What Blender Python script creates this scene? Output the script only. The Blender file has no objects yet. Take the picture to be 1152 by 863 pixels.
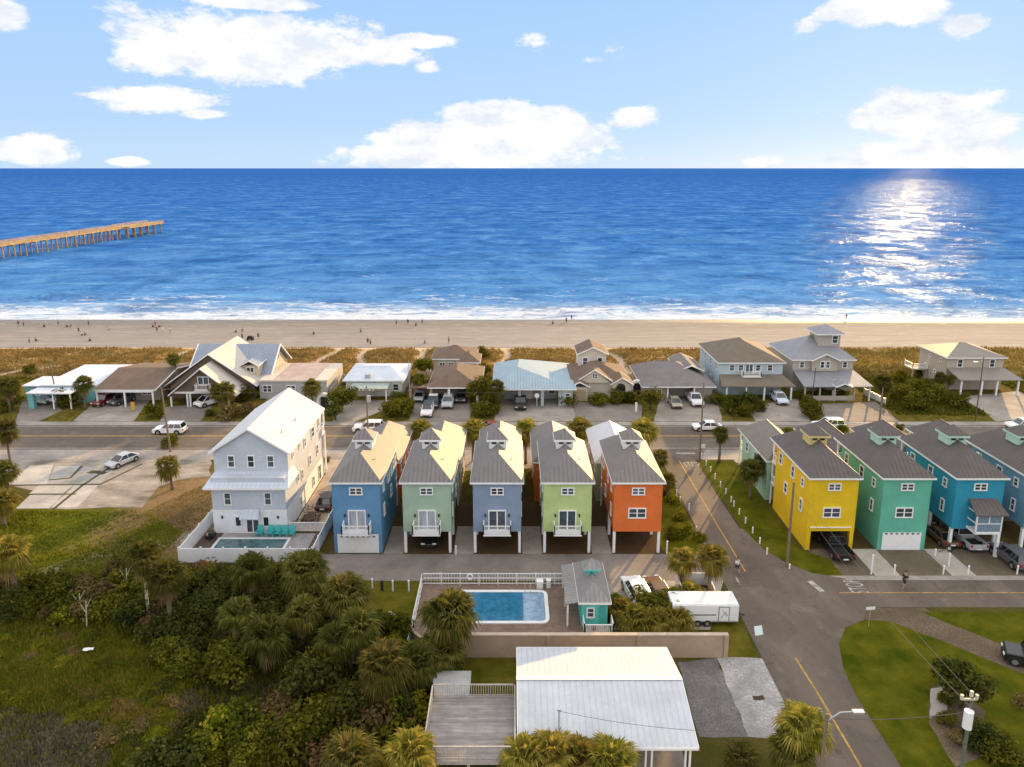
import bpy, math, random
from mathutils import Vector, Matrix
from math import sin, cos, pi, radians, sqrt

SC = bpy.context.scene
COL = SC.collection

# ------------------------------------------------------------------ camera
CAM_H = 40.0
cam_d = bpy.data.cameras.new("camera")
cam = bpy.data.objects.new("camera", cam_d)
COL.objects.link(cam)
cam.location = (0, 0, CAM_H)
cam.rotation_euler = (radians(90 - 11.5), 0, 0)
cam_d.sensor_width = 36
cam_d.lens = 25.0
cam_d.shift_y = -0.0692
cam_d.clip_start = 0.5
cam_d.clip_end = 200000
SC.camera = cam

# ------------------------------------------------------------------ light
SUN_EL = radians(11.8)
SUN_AZ = radians(29.0)          # clockwise from +Y (the sea) towards +X
SKY_STRENGTH = 0.122
EXPOSURE = 0.74
sun_d = bpy.data.lights.new("sun", 'SUN')
sun_d.energy = 5.0
sun_d.angle = radians(0.6)
sun_d.color = (1.0, 0.63, 0.25)
sun = bpy.data.objects.new("sun", sun_d)
COL.objects.link(sun)
sv = Vector((sin(SUN_AZ) * cos(SUN_EL), cos(SUN_AZ) * cos(SUN_EL), sin(SUN_EL)))
sun.rotation_euler = sv.to_track_quat('Z', 'Y').to_euler()
sun.location = (200, 300, 200)

SC.view_settings.view_transform = 'Standard'
SC.view_settings.look = 'None'
SC.view_settings.gamma = 1
SC.view_settings.use_curve_mapping = False
SC.view_settings.exposure = EXPOSURE


class NT:
    """small node-tree helper"""
    def __init__(s, tree):
        s.t = tree; s.n = tree.nodes; s.l = tree.links
        s.n.clear()

    def new(s, typ, **kw):
        n = s.n.new(typ)
        for k, v in kw.items():
            setattr(n, k, v)
        return n

    def put(s, sock, v):
        if v is None: return
        if hasattr(v, 'is_output') or hasattr(v, 'links'):
            s.l.new(v, sock)
        else:
            if hasattr(sock, 'default_value'):
                dv = sock.default_value
                if hasattr(dv, '__len__') and not hasattr(v, '__len__'):
                    v = (v,) * len(dv)
                if hasattr(dv, '__len__') and len(dv) == 4 and len(v) == 3:
                    v = (*v, 1)
                sock.default_value = v

    def math(s, op, a, b=None, c=None, clamp=False):
        n = s.new('ShaderNodeMath', operation=op, use_clamp=clamp)
        s.put(n.inputs[0], a); s.put(n.inputs[1], b)
        if c is not None: s.put(n.inputs[2], c)
        return n.outputs[0]

    def vmath(s, op, a, b=None):
        n = s.new('ShaderNodeVectorMath', operation=op)
        s.put(n.inputs[0], a); s.put(n.inputs[1], b)
        return n.outputs[0]

    def mix(s, f, a, b, mode='MIX'):
        n = s.new('ShaderNodeMix', data_type='RGBA', blend_type=mode)
        s.put(n.inputs[0], f); s.put(n.inputs[6], a); s.put(n.inputs[7], b)
        return n.outputs[2]

    def noise(s, vec, scale, detail=4, rough=.55, dist=0, lac=2.0):
        n = s.new('ShaderNodeTexNoise')
        s.put(n.inputs['Vector'], vec); n.inputs['Scale'].default_value = scale
        n.inputs['Detail'].default_value = detail; n.inputs['Roughness'].default_value = rough
        n.inputs['Distortion'].default_value = dist
        return n.outputs[0]

    def map(s, v, a, b, c=0., d=1., smooth=False):
        n = s.new('ShaderNodeMapRange', clamp=True)
        if smooth: n.interpolation_type = 'SMOOTHSTEP'
        s.put(n.inputs[0], v)
        for i, q in enumerate((a, b, c, d)): s.put(n.inputs[i + 1], q)
        return n.outputs[0]

    def ramp(s, f, stops, interp='LINEAR'):
        n = s.new('ShaderNodeValToRGB'); s.put(n.inputs[0], f)
        cr = n.color_ramp; cr.interpolation = interp
        while len(cr.elements) > 1: cr.elements.remove(cr.elements[-1])
        cr.elements[0].position = stops[0][0]; cr.elements[0].color = (*stops[0][1], 1)
        for p, c in stops[1:]:
            e = cr.elements.new(p); e.color = (*c, 1)
        return n.outputs[0]

    def xyz(s, v):
        n = s.new('ShaderNodeSeparateXYZ'); s.put(n.inputs[0], v)
        return n.outputs

    def comb(s, x, y, z):
        n = s.new('ShaderNodeCombineXYZ')
        s.put(n.inputs[0], x); s.put(n.inputs[1], y); s.put(n.inputs[2], z)
        return n.outputs[0]

    def scale(s, v, sc):
        n = s.new('ShaderNodeVectorMath', operation='MULTIPLY'); s.put(n.inputs[0], v)
        n.inputs[1].default_value = sc
        return n.outputs[0]


# ------------------------------------------------------------------ sky
world = bpy.data.worlds.new("World")
SC.world = world
world.use_nodes = True
nt = NT(world.node_tree)
sky = nt.new('ShaderNodeTexSky', sky_type='NISHITA')
sky.sun_disc = False
sky.sun_elevation = SUN_EL
sky.sun_rotation = SUN_AZ
sky.altitude = 0; sky.air_density = 1.0; sky.dust_density = 0.3; sky.ozone_density = 2.5
tc = nt.new('ShaderNodeTexCoord')
gx, gy, gz = nt.xyz(tc.outputs['Generated'])
el = nt.math('ARCSINE', gz)
az = nt.math('ARCTAN2', gx, gy)
elc = nt.map(el, 0.0, 1.2)
blue = nt.ramp(elc, [(0.0, (2.75, 3.75, 4.9)), (.05, (2.35, 3.4, 4.9)), (.2, (1.9, 3.05, 4.9)), (.45, (2.5, 3.2, 4.6)), (1, (2.7, 3.2, 4.2))])
base = nt.mix(0.95, sky.outputs[0], blue)


def dir_of(px, py):                      # a direction of the sky seen in the photograph
    d = py - 189.0
    f = 800.0; c = cos(radians(11.5)); t = math.tan(radians(11.5))
    x = px - 576.0; up = -d * c; fw = f / c - d * sin(radians(11.5))
    return math.atan2(x, fw), math.atan2(up, sqrt(x * x + fw * fw))


wv = nt.comb(nt.math('MULTIPLY', az, 1.0), nt.math('MULTIPLY', el, 1.9), 0.0)
n1 = nt.noise(wv, 9.0, 10, .62)
n2 = nt.noise(wv, 30.0, 9, .68)
warp = nt.math('ADD', nt.math('MULTIPLY', nt.math('SUBTRACT', n1, .5), 2.7),
               nt.math('MULTIPLY', nt.math('SUBTRACT', n2, .5), 1.5))
cl = None
for (cx, cy, rx, ry, k) in [(290, 48, 165, 40, 1), (245, 60, 120, 40, 1), (385, 60, 90, 22, .7), (470, 46, 48, 10, .9), (285, 2, 85, 12, 1), (178, 110, 75, 20, 1), (228, 128, 30, 7, .8),
                            (35, 170, 55, 22, 1), (147, 182, 26, 7, 1), (5, 15, 32, 24, 1), (560, 162, 150, 42, 1),
                            (500, 178, 120, 22, 1), (620, 140, 55, 26, 1), (545, 128, 70, 20, .9), (712, 132, 34, 17, 1), (995, 10, 80, 24, 1),
                            (1035, 124, 110, 28, 1), (1070, 142, 85, 24, 1), (1040, 176, 130, 22, 1), (860, 182, 34, 9, 1),
                            (595, 47, 18, 10, .22), (690, 57, 12, 6, .18), (430, 155, 22, 8, .4),
                            (905, 30, 26, 10, .4), (1085, 28, 26, 16, .5), (660, 66, 14, 5, .3), (480, 75, 18, 8, .4)]:
    a, e = dir_of(cx, cy); a2, _ = dir_of(cx + rx, cy); _, e2 = dir_of(cx, cy - ry)
    ra = abs(a2 - a); re = abs(e2 - e)
    u = nt.math('MULTIPLY', nt.math('SUBTRACT', az, a), 1 / ra)
    v = nt.math('MULTIPLY', nt.math('SUBTRACT', el, e), 1 / re)
    r = nt.math('SQRT', nt.math('ADD', nt.math('MULTIPLY', u, u), nt.math('MULTIPLY', v, v)))
    q = nt.math('MULTIPLY', nt.math('SUBTRACT', 1.0, r), k)
    q = nt.math('MAXIMUM', q, -1.0)
    cl = q if cl is None else nt.math('MAXIMUM', cl, q)
# unseen clouds above and behind, added to brighten the lighting
far = nt.noise(nt.comb(nt.math('MULTIPLY', az, 1.0), nt.math('MULTIPLY', el, 2.2), 3.0), 2.6, 6, .6)
farm = nt.math('SUBTRACT', nt.math('MULTIPLY', far, 5.0), 2.2)
outside = nt.math('MAXIMUM', nt.map(el, .27, .42), nt.map(nt.math('ABSOLUTE', az), .72, .95))
cl = nt.mix(outside, cl, nt.math('ADD', farm, 0.1))
cl = nt.xyz(cl)[0]
mask = nt.map(nt.math('ADD', cl, nt.math('MULTIPLY', warp, .62)), .02, .34, 0, 1, True)
mask = nt.math('MULTIPLY', mask, nt.map(el, -0.002, .001))
shade = nt.noise(nt.vmath('ADD', wv, (0.02, 0.045, .3)), 13.0, 9, .66)
ccol = nt.mix(nt.map(shade, .38, .56), (3.95, 4.25, 4.75), (5.4, 5.3, 5.2))
ccol = nt.mix(outside, ccol, (8.9, 8.5, 8.2))           # out-of-view cloud kept extra bright to fill the facades
wcol = nt.mix(mask, base, ccol)
bg = nt.new('ShaderNodeBackground'); bg.inputs[1].default_value = SKY_STRENGTH
nt.l.new(wcol, bg.inputs[0])
wo = nt.new('ShaderNodeOutputWorld'); nt.l.new(bg.outputs[0], wo.inputs[0])

# ------------------------------------------------------------------ helpers
F_C2 = 833.0; TAN = 0.2035; COSP = 0.98


def G(px, py, z=0.0):
    """place on the level z that the photograph shows at that picture point"""
    d = py - 189.0; h = CAM_H - z
    return (h * (px - 576.0) / (d * COSP), h * (F_C2 / d - TAN))


ORG = {}


def setp(o, label=None, cat=None, group=None, kind=None):
    if label: o['label'] = label
    if cat: o['category'] = cat
    if group: o['group'] = group
    if kind: o['kind'] = kind
    return o


def thing(name, label, cat, x=0, y=0, z=0, group=None):
    o = bpy.data.objects.new(name, None)
    COL.objects.link(o); o.location = (x, y, z); o.empty_display_size = .3
    ORG[o.name] = Vector((x, y, z))
    return setp(o, label, cat, group)


def copy_tree(o, parent=None):
    c = o.copy(); COL.objects.link(c)
    if parent: c.parent = parent
    for ch in o.children: copy_tree(ch, c)
    return c


class MB:
    def __init__(s): s.v = []; s.f = []

    def poly(s, pts):
        n = len(s.v); s.v += [tuple(p) for p in pts]; s.f.append(tuple(range(n, n + len(pts)))); return s

    def box(s, x0, x1, y0, y1, z0, z1):
        n = len(s.v)
        s.v += [(x0, y0, z0), (x1, y0, z0), (x1, y1, z0), (x0, y1, z0), (x0, y0, z1), (x1, y0, z1), (x1, y1, z1), (x0, y1, z1)]
        for q in ((0, 3, 2, 1), (4, 5, 6, 7), (0, 1, 5, 4), (1, 2, 6, 5), (2, 3, 7, 6), (3, 0, 4, 7)):
            s.f.append(tuple(n + i for i in q))
        return s

    def obox(s, c, a, b, e):
        """centre and three half vectors"""
        c = Vector(c); a = Vector(a); b = Vector(b); e = Vector(e); n = len(s.v)
        for k in (-1, 1):
            for (i, j) in ((-1, -1), (1, -1), (1, 1), (-1, 1)):
                s.v.append(tuple(c + a * i + b * j + e * k))
        for q in ((0, 3, 2, 1), (4, 5, 6, 7), (0, 1, 5, 4), (1, 2, 6, 5), (2, 3, 7, 6), (3, 0, 4, 7)):
            s.f.append(tuple(n + i for i in q))
        return s

    def cyl(s, p0, p1, r0, r1=None, n=8, cap=True):
        if r1 is None: r1 = r0
        p0 = Vector(p0); p1 = Vector(p1); d = (p1 - p0).normalized()
        a = d.orthogonal().normalized(); b = d.cross(a); k = len(s.v)
        for (p, r) in ((p0, r0), (p1, r1)):
            for i in range(n):
                t = 2 * pi * i / n
                s.v.append(tuple(p + (a * cos(t) + b * sin(t)) * r))
        for i in range(n):
            j = (i + 1) % n
            s.f.append((k + i, k + j, k + n + j, k + n + i))
        if cap:
            s.f.append(tuple(k + i for i in reversed(range(n)))); s.f.append(tuple(k + n + i for i in range(n)))
        return s

    def tube(s, pts, rs, n=7):
        pts = [Vector(p) for p in pts]; k = len(s.v)
        for i, p in enumerate(pts):
            d = (pts[min(i + 1, len(pts) - 1)] - pts[max(i - 1, 0)]).normalized()
            a = d.cross(Vector((0.31, .95, 0.02))).normalized(); b = d.cross(a)
            r = rs[i] if hasattr(rs, '__len__') else rs
            for j in range(n):
                t = 2 * pi * j / n
                s.v.append(tuple(p + (a * cos(t) + b * sin(t)) * r))
        for i in range(len(pts) - 1):
            for j in range(n):
                q = (j + 1) % n
                s.f.append((k + i * n + j, k + i * n + q, k + (i + 1) * n + q, k + (i + 1) * n + j))
        s.f.append(tuple(k + j for j in reversed(range(n))))
        s.f.append(tuple(k + (len(pts) - 1) * n + j for j in range(n)))
        return s

    def prism(s, prof, y0, y1, inset=0):
        """side profile (x,z) extruded along y"""
        n = len(prof); k = len(s.v)
        for y in (y0, y1):
            for (x, z) in prof: s.v.append((x, y, z))
        for i in range(n):
            j = (i + 1) % n
            s.f.append((k + i, k + j, k + n + j, k + n + i))
        s.f.append(tuple(k + i for i in reversed(range(n)))); s.f.append(tuple(k + n + i for i in range(n)))
        return s

    def build(s, name, mat, parent=None, smooth=False, bevel=0, label=None):
        me = bpy.data.meshes.new(name)
        vs = s.v
        if parent is not None:
            o_ = ORG.get(parent.name, Vector((0, 0, 0)))
            vs = [(v[0] - o_.x, v[1] - o_.y, v[2] - o_.z) for v in vs]
        me.from_pydata(vs, [], s.f); me.update()
        me.materials.append(mat)
        if smooth:
            me.polygons.foreach_set('use_smooth', [True] * len(me.polygons))
        o = bpy.data.objects.new(name, me); COL.objects.link(o)
        if parent is not None:
            o.parent = parent; ORG[o.name] = ORG.get(parent.name, Vector((0, 0, 0)))
        if bevel:
            m = o.modifiers.new('bevel', 'BEVEL'); m.width = bevel; m.segments = 2; m.limit_method = 'ANGLE'
        if label: o['label'] = label
        return o


# ------------------------------------------------------------------ materials
MATS = {}


def mat(name, col, rough=.7, var=.12, scale=1.5, bump=0., bscale=12., metal=0., spec=.3, col2=None, kind=None, per_obj=0., stretch=(1, 1, 1), objspace=True, p=.5):
    if name in MATS: return MATS[name]
    m = bpy.data.materials.new(name); m.use_nodes = True
    t = NT(m.node_tree)
    b = t.new('ShaderNodeBsdfPrincipled'); o = t.new('ShaderNodeOutputMaterial'); t.l.new(b.outputs[0], o.inputs[0])
    tc = t.new('ShaderNodeTexCoord'); geo = t.new('ShaderNodeNewGeometry')
    pos = tc.outputs['Object'] if objspace else geo.outputs['Position']
    vec = t.scale(pos, stretch)
    n = t.noise(vec, scale, 5, .6)
    dk = tuple(c * (1 - var) for c in col); lt = tuple(min(1, c * (1 + var)) for c in col)
    if col2: lt = col2
    c = t.mix(t.map(n, .32, .68), dk, lt)
    n2 = t.noise(vec, scale * 9, 3, .6)
    c = t.mix(t.map(n2, .3, .75, 0, .35), c, tuple(q * .72 for q in col))
    h = None
    x, y, z = t.xyz(pos)
    if kind == 'siding':                         # lap boards: a shadow line every 0.2 m
        s = t.math('FRACT', t.math('MULTIPLY', z, 1 / .2))
        ln = t.map(s, .0, .14, 1, 0)
        c = t.mix(t.math('MULTIPLY', ln, .30), c, tuple(q * .45 for q in col))
        h = s; bump = .5; 
    elif kind == 'vgroove':
        s = t.math('FRACT', t.math('MULTIPLY', t.math('ADD', x, y), 1 / .3))
        ln = t.map(s, .0, .12, 1, 0)
        c = t.mix(t.math('MULTIPLY', ln, .25), c, tuple(q * .5 for q in col))
    elif kind == 'seam':                         # standing seam / ribbed metal running down the slope
        nx, ny, nz = t.xyz(geo.outputs['Normal'])
        w = t.math('GREATER_THAN', t.math('ABSOLUTE', nx), t.math('ABSOLUTE', ny))
        u = t.math('ADD', t.math('MULTIPLY', w, y), t.math('MULTIPLY', t.math('SUBTRACT', 1, w), x))
        s = t.math('FRACT', t.math('MULTIPLY', u, 1 / p))
        ln = t.map(t.math('ABSOLUTE', t.math('SUBTRACT', s, .5)), .30, .44, 0, 1)
        c = t.mix(t.math('MULTIPLY', ln, .45 if col[0] < .4 else .2), c, tuple(q * .5 for q in col))
        h = t.map(t.math('ABSOLUTE', t.math('SUBTRACT', s, .5)), .38, .46, 0, 1); bump = .7 if col[0] < .4 else .35
    elif kind == 'shingle':
        s = t.math('FRACT', t.math('MULTIPLY', z, 1 / .11))
        ln = t.map(s, .0, .25, 1, 0)
        n3 = t.noise(vec, 5.5, 2, .8)
        c = t.mix(t.math('MULTIPLY', ln, .25), c, tuple(q * .5 for q in col))
        c = t.mix(t.map(n3, .45, .7, 0, .4), c, tuple(min(1, q * 1.5) for q in col))
    elif kind == 'planks':                       # boards running along x
        s = t.math('FRACT', t.math('MULTIPLY', y, 1 / .15))
        idx = t.math('FLOOR', t.math('MULTIPLY', y, 1 / .15))
        wn = t.new('ShaderNodeTexWhiteNoise', noise_dimensions='1D'); t.l.new(idx, wn.inputs[1])
        c = t.mix(t.math('MULTIPLY', wn.outputs[0], .6), c, tuple(q * .45 for q in col))
        bl = t.noise(t.scale(pos, (.5, 3, 1)), 1.4, 6, .7)
        c = t.mix(t.map(bl, .42, .62, 0, .55), c, tuple(q * .4 for q in col))
        ln = t.map(s, 0, .12, 1, 0)
        c = t.mix(t.math('MULTIPLY', ln, .6), c, tuple(q * .2 for q in col))
    elif kind == 'asphalt':                      # repair patches, tyre-worn lanes and hairline cracks
        pt = t.noise(t.scale(pos, (.5, .5, 1)), .22, 2, .4)
        c = t.mix(t.map(pt, .56, .58, 0, .35), c, tuple(q * .62 for q in col))
        vo = t.new('ShaderNodeTexVoronoi', feature='DISTANCE_TO_EDGE'); vo.inputs['Scale'].default_value = .16
        t.put(vo.inputs['Vector'], t.vmath('ADD', pos, t.scale(t.comb(t.noise(pos, .8, 4, .6), t.noise(pos, .9, 4, .6), 0), (3.5, 3.5, 0))))
        c = t.mix(t.map(vo.outputs['Distance'], .003, .010, .38, 0), c, tuple(q * .35 for q in col))
        sp = t.noise(pos, .9, 3, .5)
        c = t.mix(t.map(sp, .64, .72, 0, .5), c, tuple(q * .5 for q in col))
        sd = t.noise(pos, .35, 6, .7)
        c = t.mix(t.map(sd, .55, .75, 0, .5), c, (.26, .215, .165))
    elif kind == 'gravel':
        g1 = t.noise(pos, 5.0, 5, .8); g2 = t.noise(pos, 1.1, 5, .7)
        c = t.mix(t.map(g1, .46, .56, 0, .8), c, tuple(q * .42 for q in col))
        c = t.mix(t.map(g1, .56, .68, 0, .8), c, tuple(min(1, q * 1.7) for q in col))
        c = t.mix(t.map(g2, .52, .66, 0, .6), c, tuple(q * .55 for q in col))
    elif kind == 'paver':
        br = t.new('ShaderNodeTexBrick'); t.put(br.inputs['Vector'], pos)
        br.inputs['Scale'].default_value = 1; br.inputs['Brick Width'].default_value = .45; br.inputs['Row Height'].default_value = .22
        br.inputs['Mortar Size'].default_value = .015
        t.put(br.inputs['Color1'], (1, 1, 1)); t.put(br.inputs['Color2'], (.72, .72, .72)); t.put(br.inputs['Mortar'], (.5, .5, .5))
        c = t.mix(1.0, c, br.outputs[0], 'MULTIPLY')
    if per_obj:
        oi = t.new('ShaderNodeObjectInfo')
        hs = t.new('ShaderNodeHueSaturation')
        t.put(hs.inputs['Value'], t.map(oi.outputs['Random'], 0, 1, 1 - per_obj, 1 + per_obj))
        t.put(hs.inputs['Hue'], t.map(t.math('FRACT', t.math('MULTIPLY', oi.outputs['Random'], 7.3)), 0, 1, .5 - per_obj * .07, .5 + per_obj * .05))
        t.l.new(c, hs.inputs['Color']); c = hs.outputs[0]
    t.l.new(c, b.inputs['Base Color'])
    b.inputs['Roughness'].default_value = rough; b.inputs['Metallic'].default_value = metal
    b.inputs['Specular IOR Level'].default_value = spec
    if bump:
        bn = t.new('ShaderNodeBump'); bn.inputs['Strength'].default_value = bump; bn.inputs['Distance'].default_value = .03 if h is not None else .05
        t.l.new(h if h is not None else t.noise(vec, bscale, 4, .6), bn.inputs['Height'])
        t.l.new(bn.outputs[0], b.inputs['Normal'])
    MATS[name] = m
    return m


def leafmat(name, c1, c2, c3, trans=.3, sc=.9):
    if name in MATS: return MATS[name]
    m = bpy.data.materials.new(name); m.use_nodes = True
    t = NT(m.node_tree)
    o = t.new('ShaderNodeOutputMaterial')
    geo = t.new('ShaderNodeNewGeometry'); pos = geo.outputs['Position']
    oi = t.new('ShaderNodeObjectInfo')
    n = t.noise(pos, sc, 4, .65)
    c = t.mix(t.map(n, .35, .62), c1, c2)
    ri = t.map(geo.outputs['Random Per Island'], .62, 1, 0, .9)
    c = t.mix(ri, c, c3)
    hs = t.new('ShaderNodeHueSaturation')
    t.put(hs.inputs['Value'], t.map(oi.outputs['Random'], 0, 1, .72, 1.3))
    t.put(hs.inputs['Hue'], t.map(t.math('FRACT', t.math('MULTIPLY', oi.outputs['Random'], 9.7)), 0, 1, .485, .515))
    t.l.new(c, hs.inputs['Color']); c = hs.outputs[0]
    d = t.new('ShaderNodeBsdfPrincipled'); t.l.new(c, d.inputs['Base Color']); d.inputs['Roughness'].default_value = .8
    d.inputs['Specular IOR Level'].default_value = .04
    tr = t.new('ShaderNodeBsdfTranslucent'); t.l.new(t.mix(.5, c, (.25, .30, .03), 'ADD') if False else c, tr.inputs[0])
    mx = t.new('ShaderNodeMixShader'); mx.inputs[0].default_value = trans
    t.l.new(d.outputs[0], mx.inputs[1]); t.l.new(tr.outputs[0], mx.inputs[2]); t.l.new(mx.outputs[0], o.inputs[0])
    MATS[name] = m
    return m


WHITE = mat('white_paint', (.78, .78, .77), .5, .05, 2)
TRIM = mat('white_trim', (.80, .80, .79), .45, .04, 3)
VINYL = mat('white_vinyl', (.78, .79, .80), .4, .04, 2, kind='vgroove')
GLASS = mat('window_glass', (.05, .06, .075), .08, .3, 3, spec=.8, per_obj=.75)
DARKGLASS = mat('car_glass', (.012, .014, .018), .06, .1, 3, spec=.9)
ROOFG = mat('grey_seam_roof', (.180, .168, .162), .55, .10, .8, kind='seam', p=.46)
ROOFL = mat('warm_grey_seam_roof', (.195, .175, .160), .55, .10, .8, kind='seam', p=.46)
ROOFD = mat('dark_seam_roof', (.115, .098, .088), .55, .12, .8, kind='seam', p=.46)
ROOFW = mat('white_seam_roof', (.57, .575, .59), .55, .05, .5, kind='seam', p=.5)
ROOFBIG = mat('white_ribbed_roof', (.50, .52, .54), .55, .10, .6, kind='seam', p=.42)
ROOFB = mat('pale_blue_roof', (.30, .40, .46), .55, .08, .6, kind='seam', p=.5)
SHBROWN = mat('brown_shingle', (.15, .105, .075), .9, .2, .7, kind='shingle')
SHGREY = mat('grey_shingle', (.17, .155, .15), .9, .15, .7, kind='shingle')
SHTAN = mat('taupe_shingle', (.16, .13, .10), .9, .15, .7, kind='shingle')
CONC = mat('pale_concrete', (.40, .36, .31), .9, .22, .28, .3, 6)
CONCD = mat('worn_concrete', (.22, .19, .165), .9, .3, .22, .3, 6, kind='asphalt')
DRIVE = mat('driveway_concrete', (.30, .265, .225), .9, .3, .2, .3, 6, kind='asphalt')
ASPH = mat('asphalt', (.135, .108, .086), .9, .28, .12, .25, 14, stretch=(.35, 1, 1), kind='asphalt')
ASPHS = mat('side_street_asphalt', (.140, .110, .086), .9, .28, .2, .25, 14, stretch=(1, .35, 1), kind='asphalt')
PAINTW = mat('road_paint_white', (.38, .36, .32), .9, .45, 2)
PAINTY = mat('road_paint_yellow', (.42, .25, .07), .9, .4, 2)
WOODP = mat('grey_pole_wood', (.20, .15, .105), .9, .25, 2, .4, 8, stretch=(4, 4, .5))
WOODG = mat('weathered_planks', (.36, .33, .31), .9, .25, .8, kind='planks')
WOODF = mat('weathered_rail', (.42, .38, .34), .9, .2, 3)
PIERW = mat('pier_timber', (.38, .265, .13), .9, .3, .4, .3, 4)
TANW = mat('tan_stucco', (.40, .30, .215), .9, .14, .35, .2, 8)
BRONZE = mat('dark_metal', (.03, .03, .032), .5, .2, 3)
STEEL = mat('galvanised_steel', (.45, .46, .47), .45, .12, 3, metal=.4)
RUBBER = mat('tyre_rubber', (.015, .015, .016), .85, .2, 4)
RIM = mat('alloy_rim', (.45, .45, .46), .3, .1, 4, metal=.7)
LAMPR = mat('red_lens', (.35, .01, .01), .25, .1, 4)
LAMPW = mat('clear_lens', (.75, .75, .72), .15, .05, 4)
TRUNK = mat('palm_trunk', (.20, .155, .115), .95, .3, 3, .7, 9, per_obj=.2, stretch=(1, 1, 3))
TRUNKW = mat('pale_bare_trunk', (.50, .44, .36), .9, .2, 3, .4, 9)
BARK = mat('bark', (.10, .075, .05), .95, .3, 3, .6, 9)
PALM = leafmat('palm_leaf', (.068, .074, .012), (.125, .122, .022), (.25, .19, .055), .4, 1.1)
PALMSUN = leafmat('sunlit_palm_leaf', (.11, .115, .012), (.22, .19, .03), (.42, .31, .08), .45, 1.1)  # yellow of low sunlight put into the leaf colour
PALMD = leafmat('dry_palm_leaf', (.17, .11, .05), (.24, .16, .075), (.30, .22, .11), .2, .8)
PALMG = leafmat('deep_palm_leaf', (.050, .060, .010), (.098, .102, .018), (.19, .155, .045), .38, 1.1)
LEAFD = leafmat('deep_leaf', (.032, .040, .008), (.062, .070, .013), (.125, .12, .028), .33, .5)
LEAFO = leafmat('olive_leaf', (.050, .058, .006), (.105, .108, .010), (.20, .17, .025), .35, .5)
LEAFY = leafmat('yellow_green_leaf', (.085, .105, .006), (.18, .18, .012), (.34, .27, .03), .42, .6)
LEAFB = leafmat('dry_twig', (.085, .060, .022), (.14, .095, .035), (.22, .15, .06), .2, .6)
GRASSB = leafmat('grass_blade', (.075, .105, .008), (.19, .20, .018), (.36, .28, .05), .4, .2)
REEDB = leafmat('reed_litter', (.085, .076, .045), (.16, .14, .085), (.27, .235, .15), .15, .5)
DUNEB = leafmat('dune_grass_blade', (.17, .115, .035), (.32, .205, .065), (.46, .31, .12), .35, .18)
# ------------------------------------------------------------------ setting


def grid(name, xs, ys, zf, m, kind='structure', smooth=True):
    vs = [(x, y, zf(x, y)) for y in ys for x in xs]
    nx = len(xs); fs = [(j * nx + i, j * nx + i + 1, (j + 1) * nx + i + 1, (j + 1) * nx + i) for j in range(len(ys) - 1) for i in range(nx - 1)]
    b = MB(); b.v = vs; b.f = fs
    return setp(b.build(name, m, None, smooth), kind=kind)


def lin(a, b, n): return [a + (b - a) * i / (n - 1) for i in range(n)]


def hsh(x, y, s=0):
    q = sin(x * 12.9898 + y * 78.233 + s * 37.7) * 43758.5453
    return q - math.floor(q)


def vn(x, y, s=0):
    ix, iy = math.floor(x), math.floor(y); fx, fy = x - ix, y - iy
    fx = fx * fx * (3 - 2 * fx); fy = fy * fy * (3 - 2 * fy)
    a, b, c, d = hsh(ix, iy, s), hsh(ix + 1, iy, s), hsh(ix, iy + 1, s), hsh(ix + 1, iy + 1, s)
    return (a + (b - a) * fx) * (1 - fy) + (c + (d - c) * fx) * fy


def fb(x, y, s=0, o=4):
    r = 0; a = .5
    for i in range(o):
        r += a * vn(x, y, s + i); x *= 2.03; y *= 2.03; a *= .5
    return r


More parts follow.
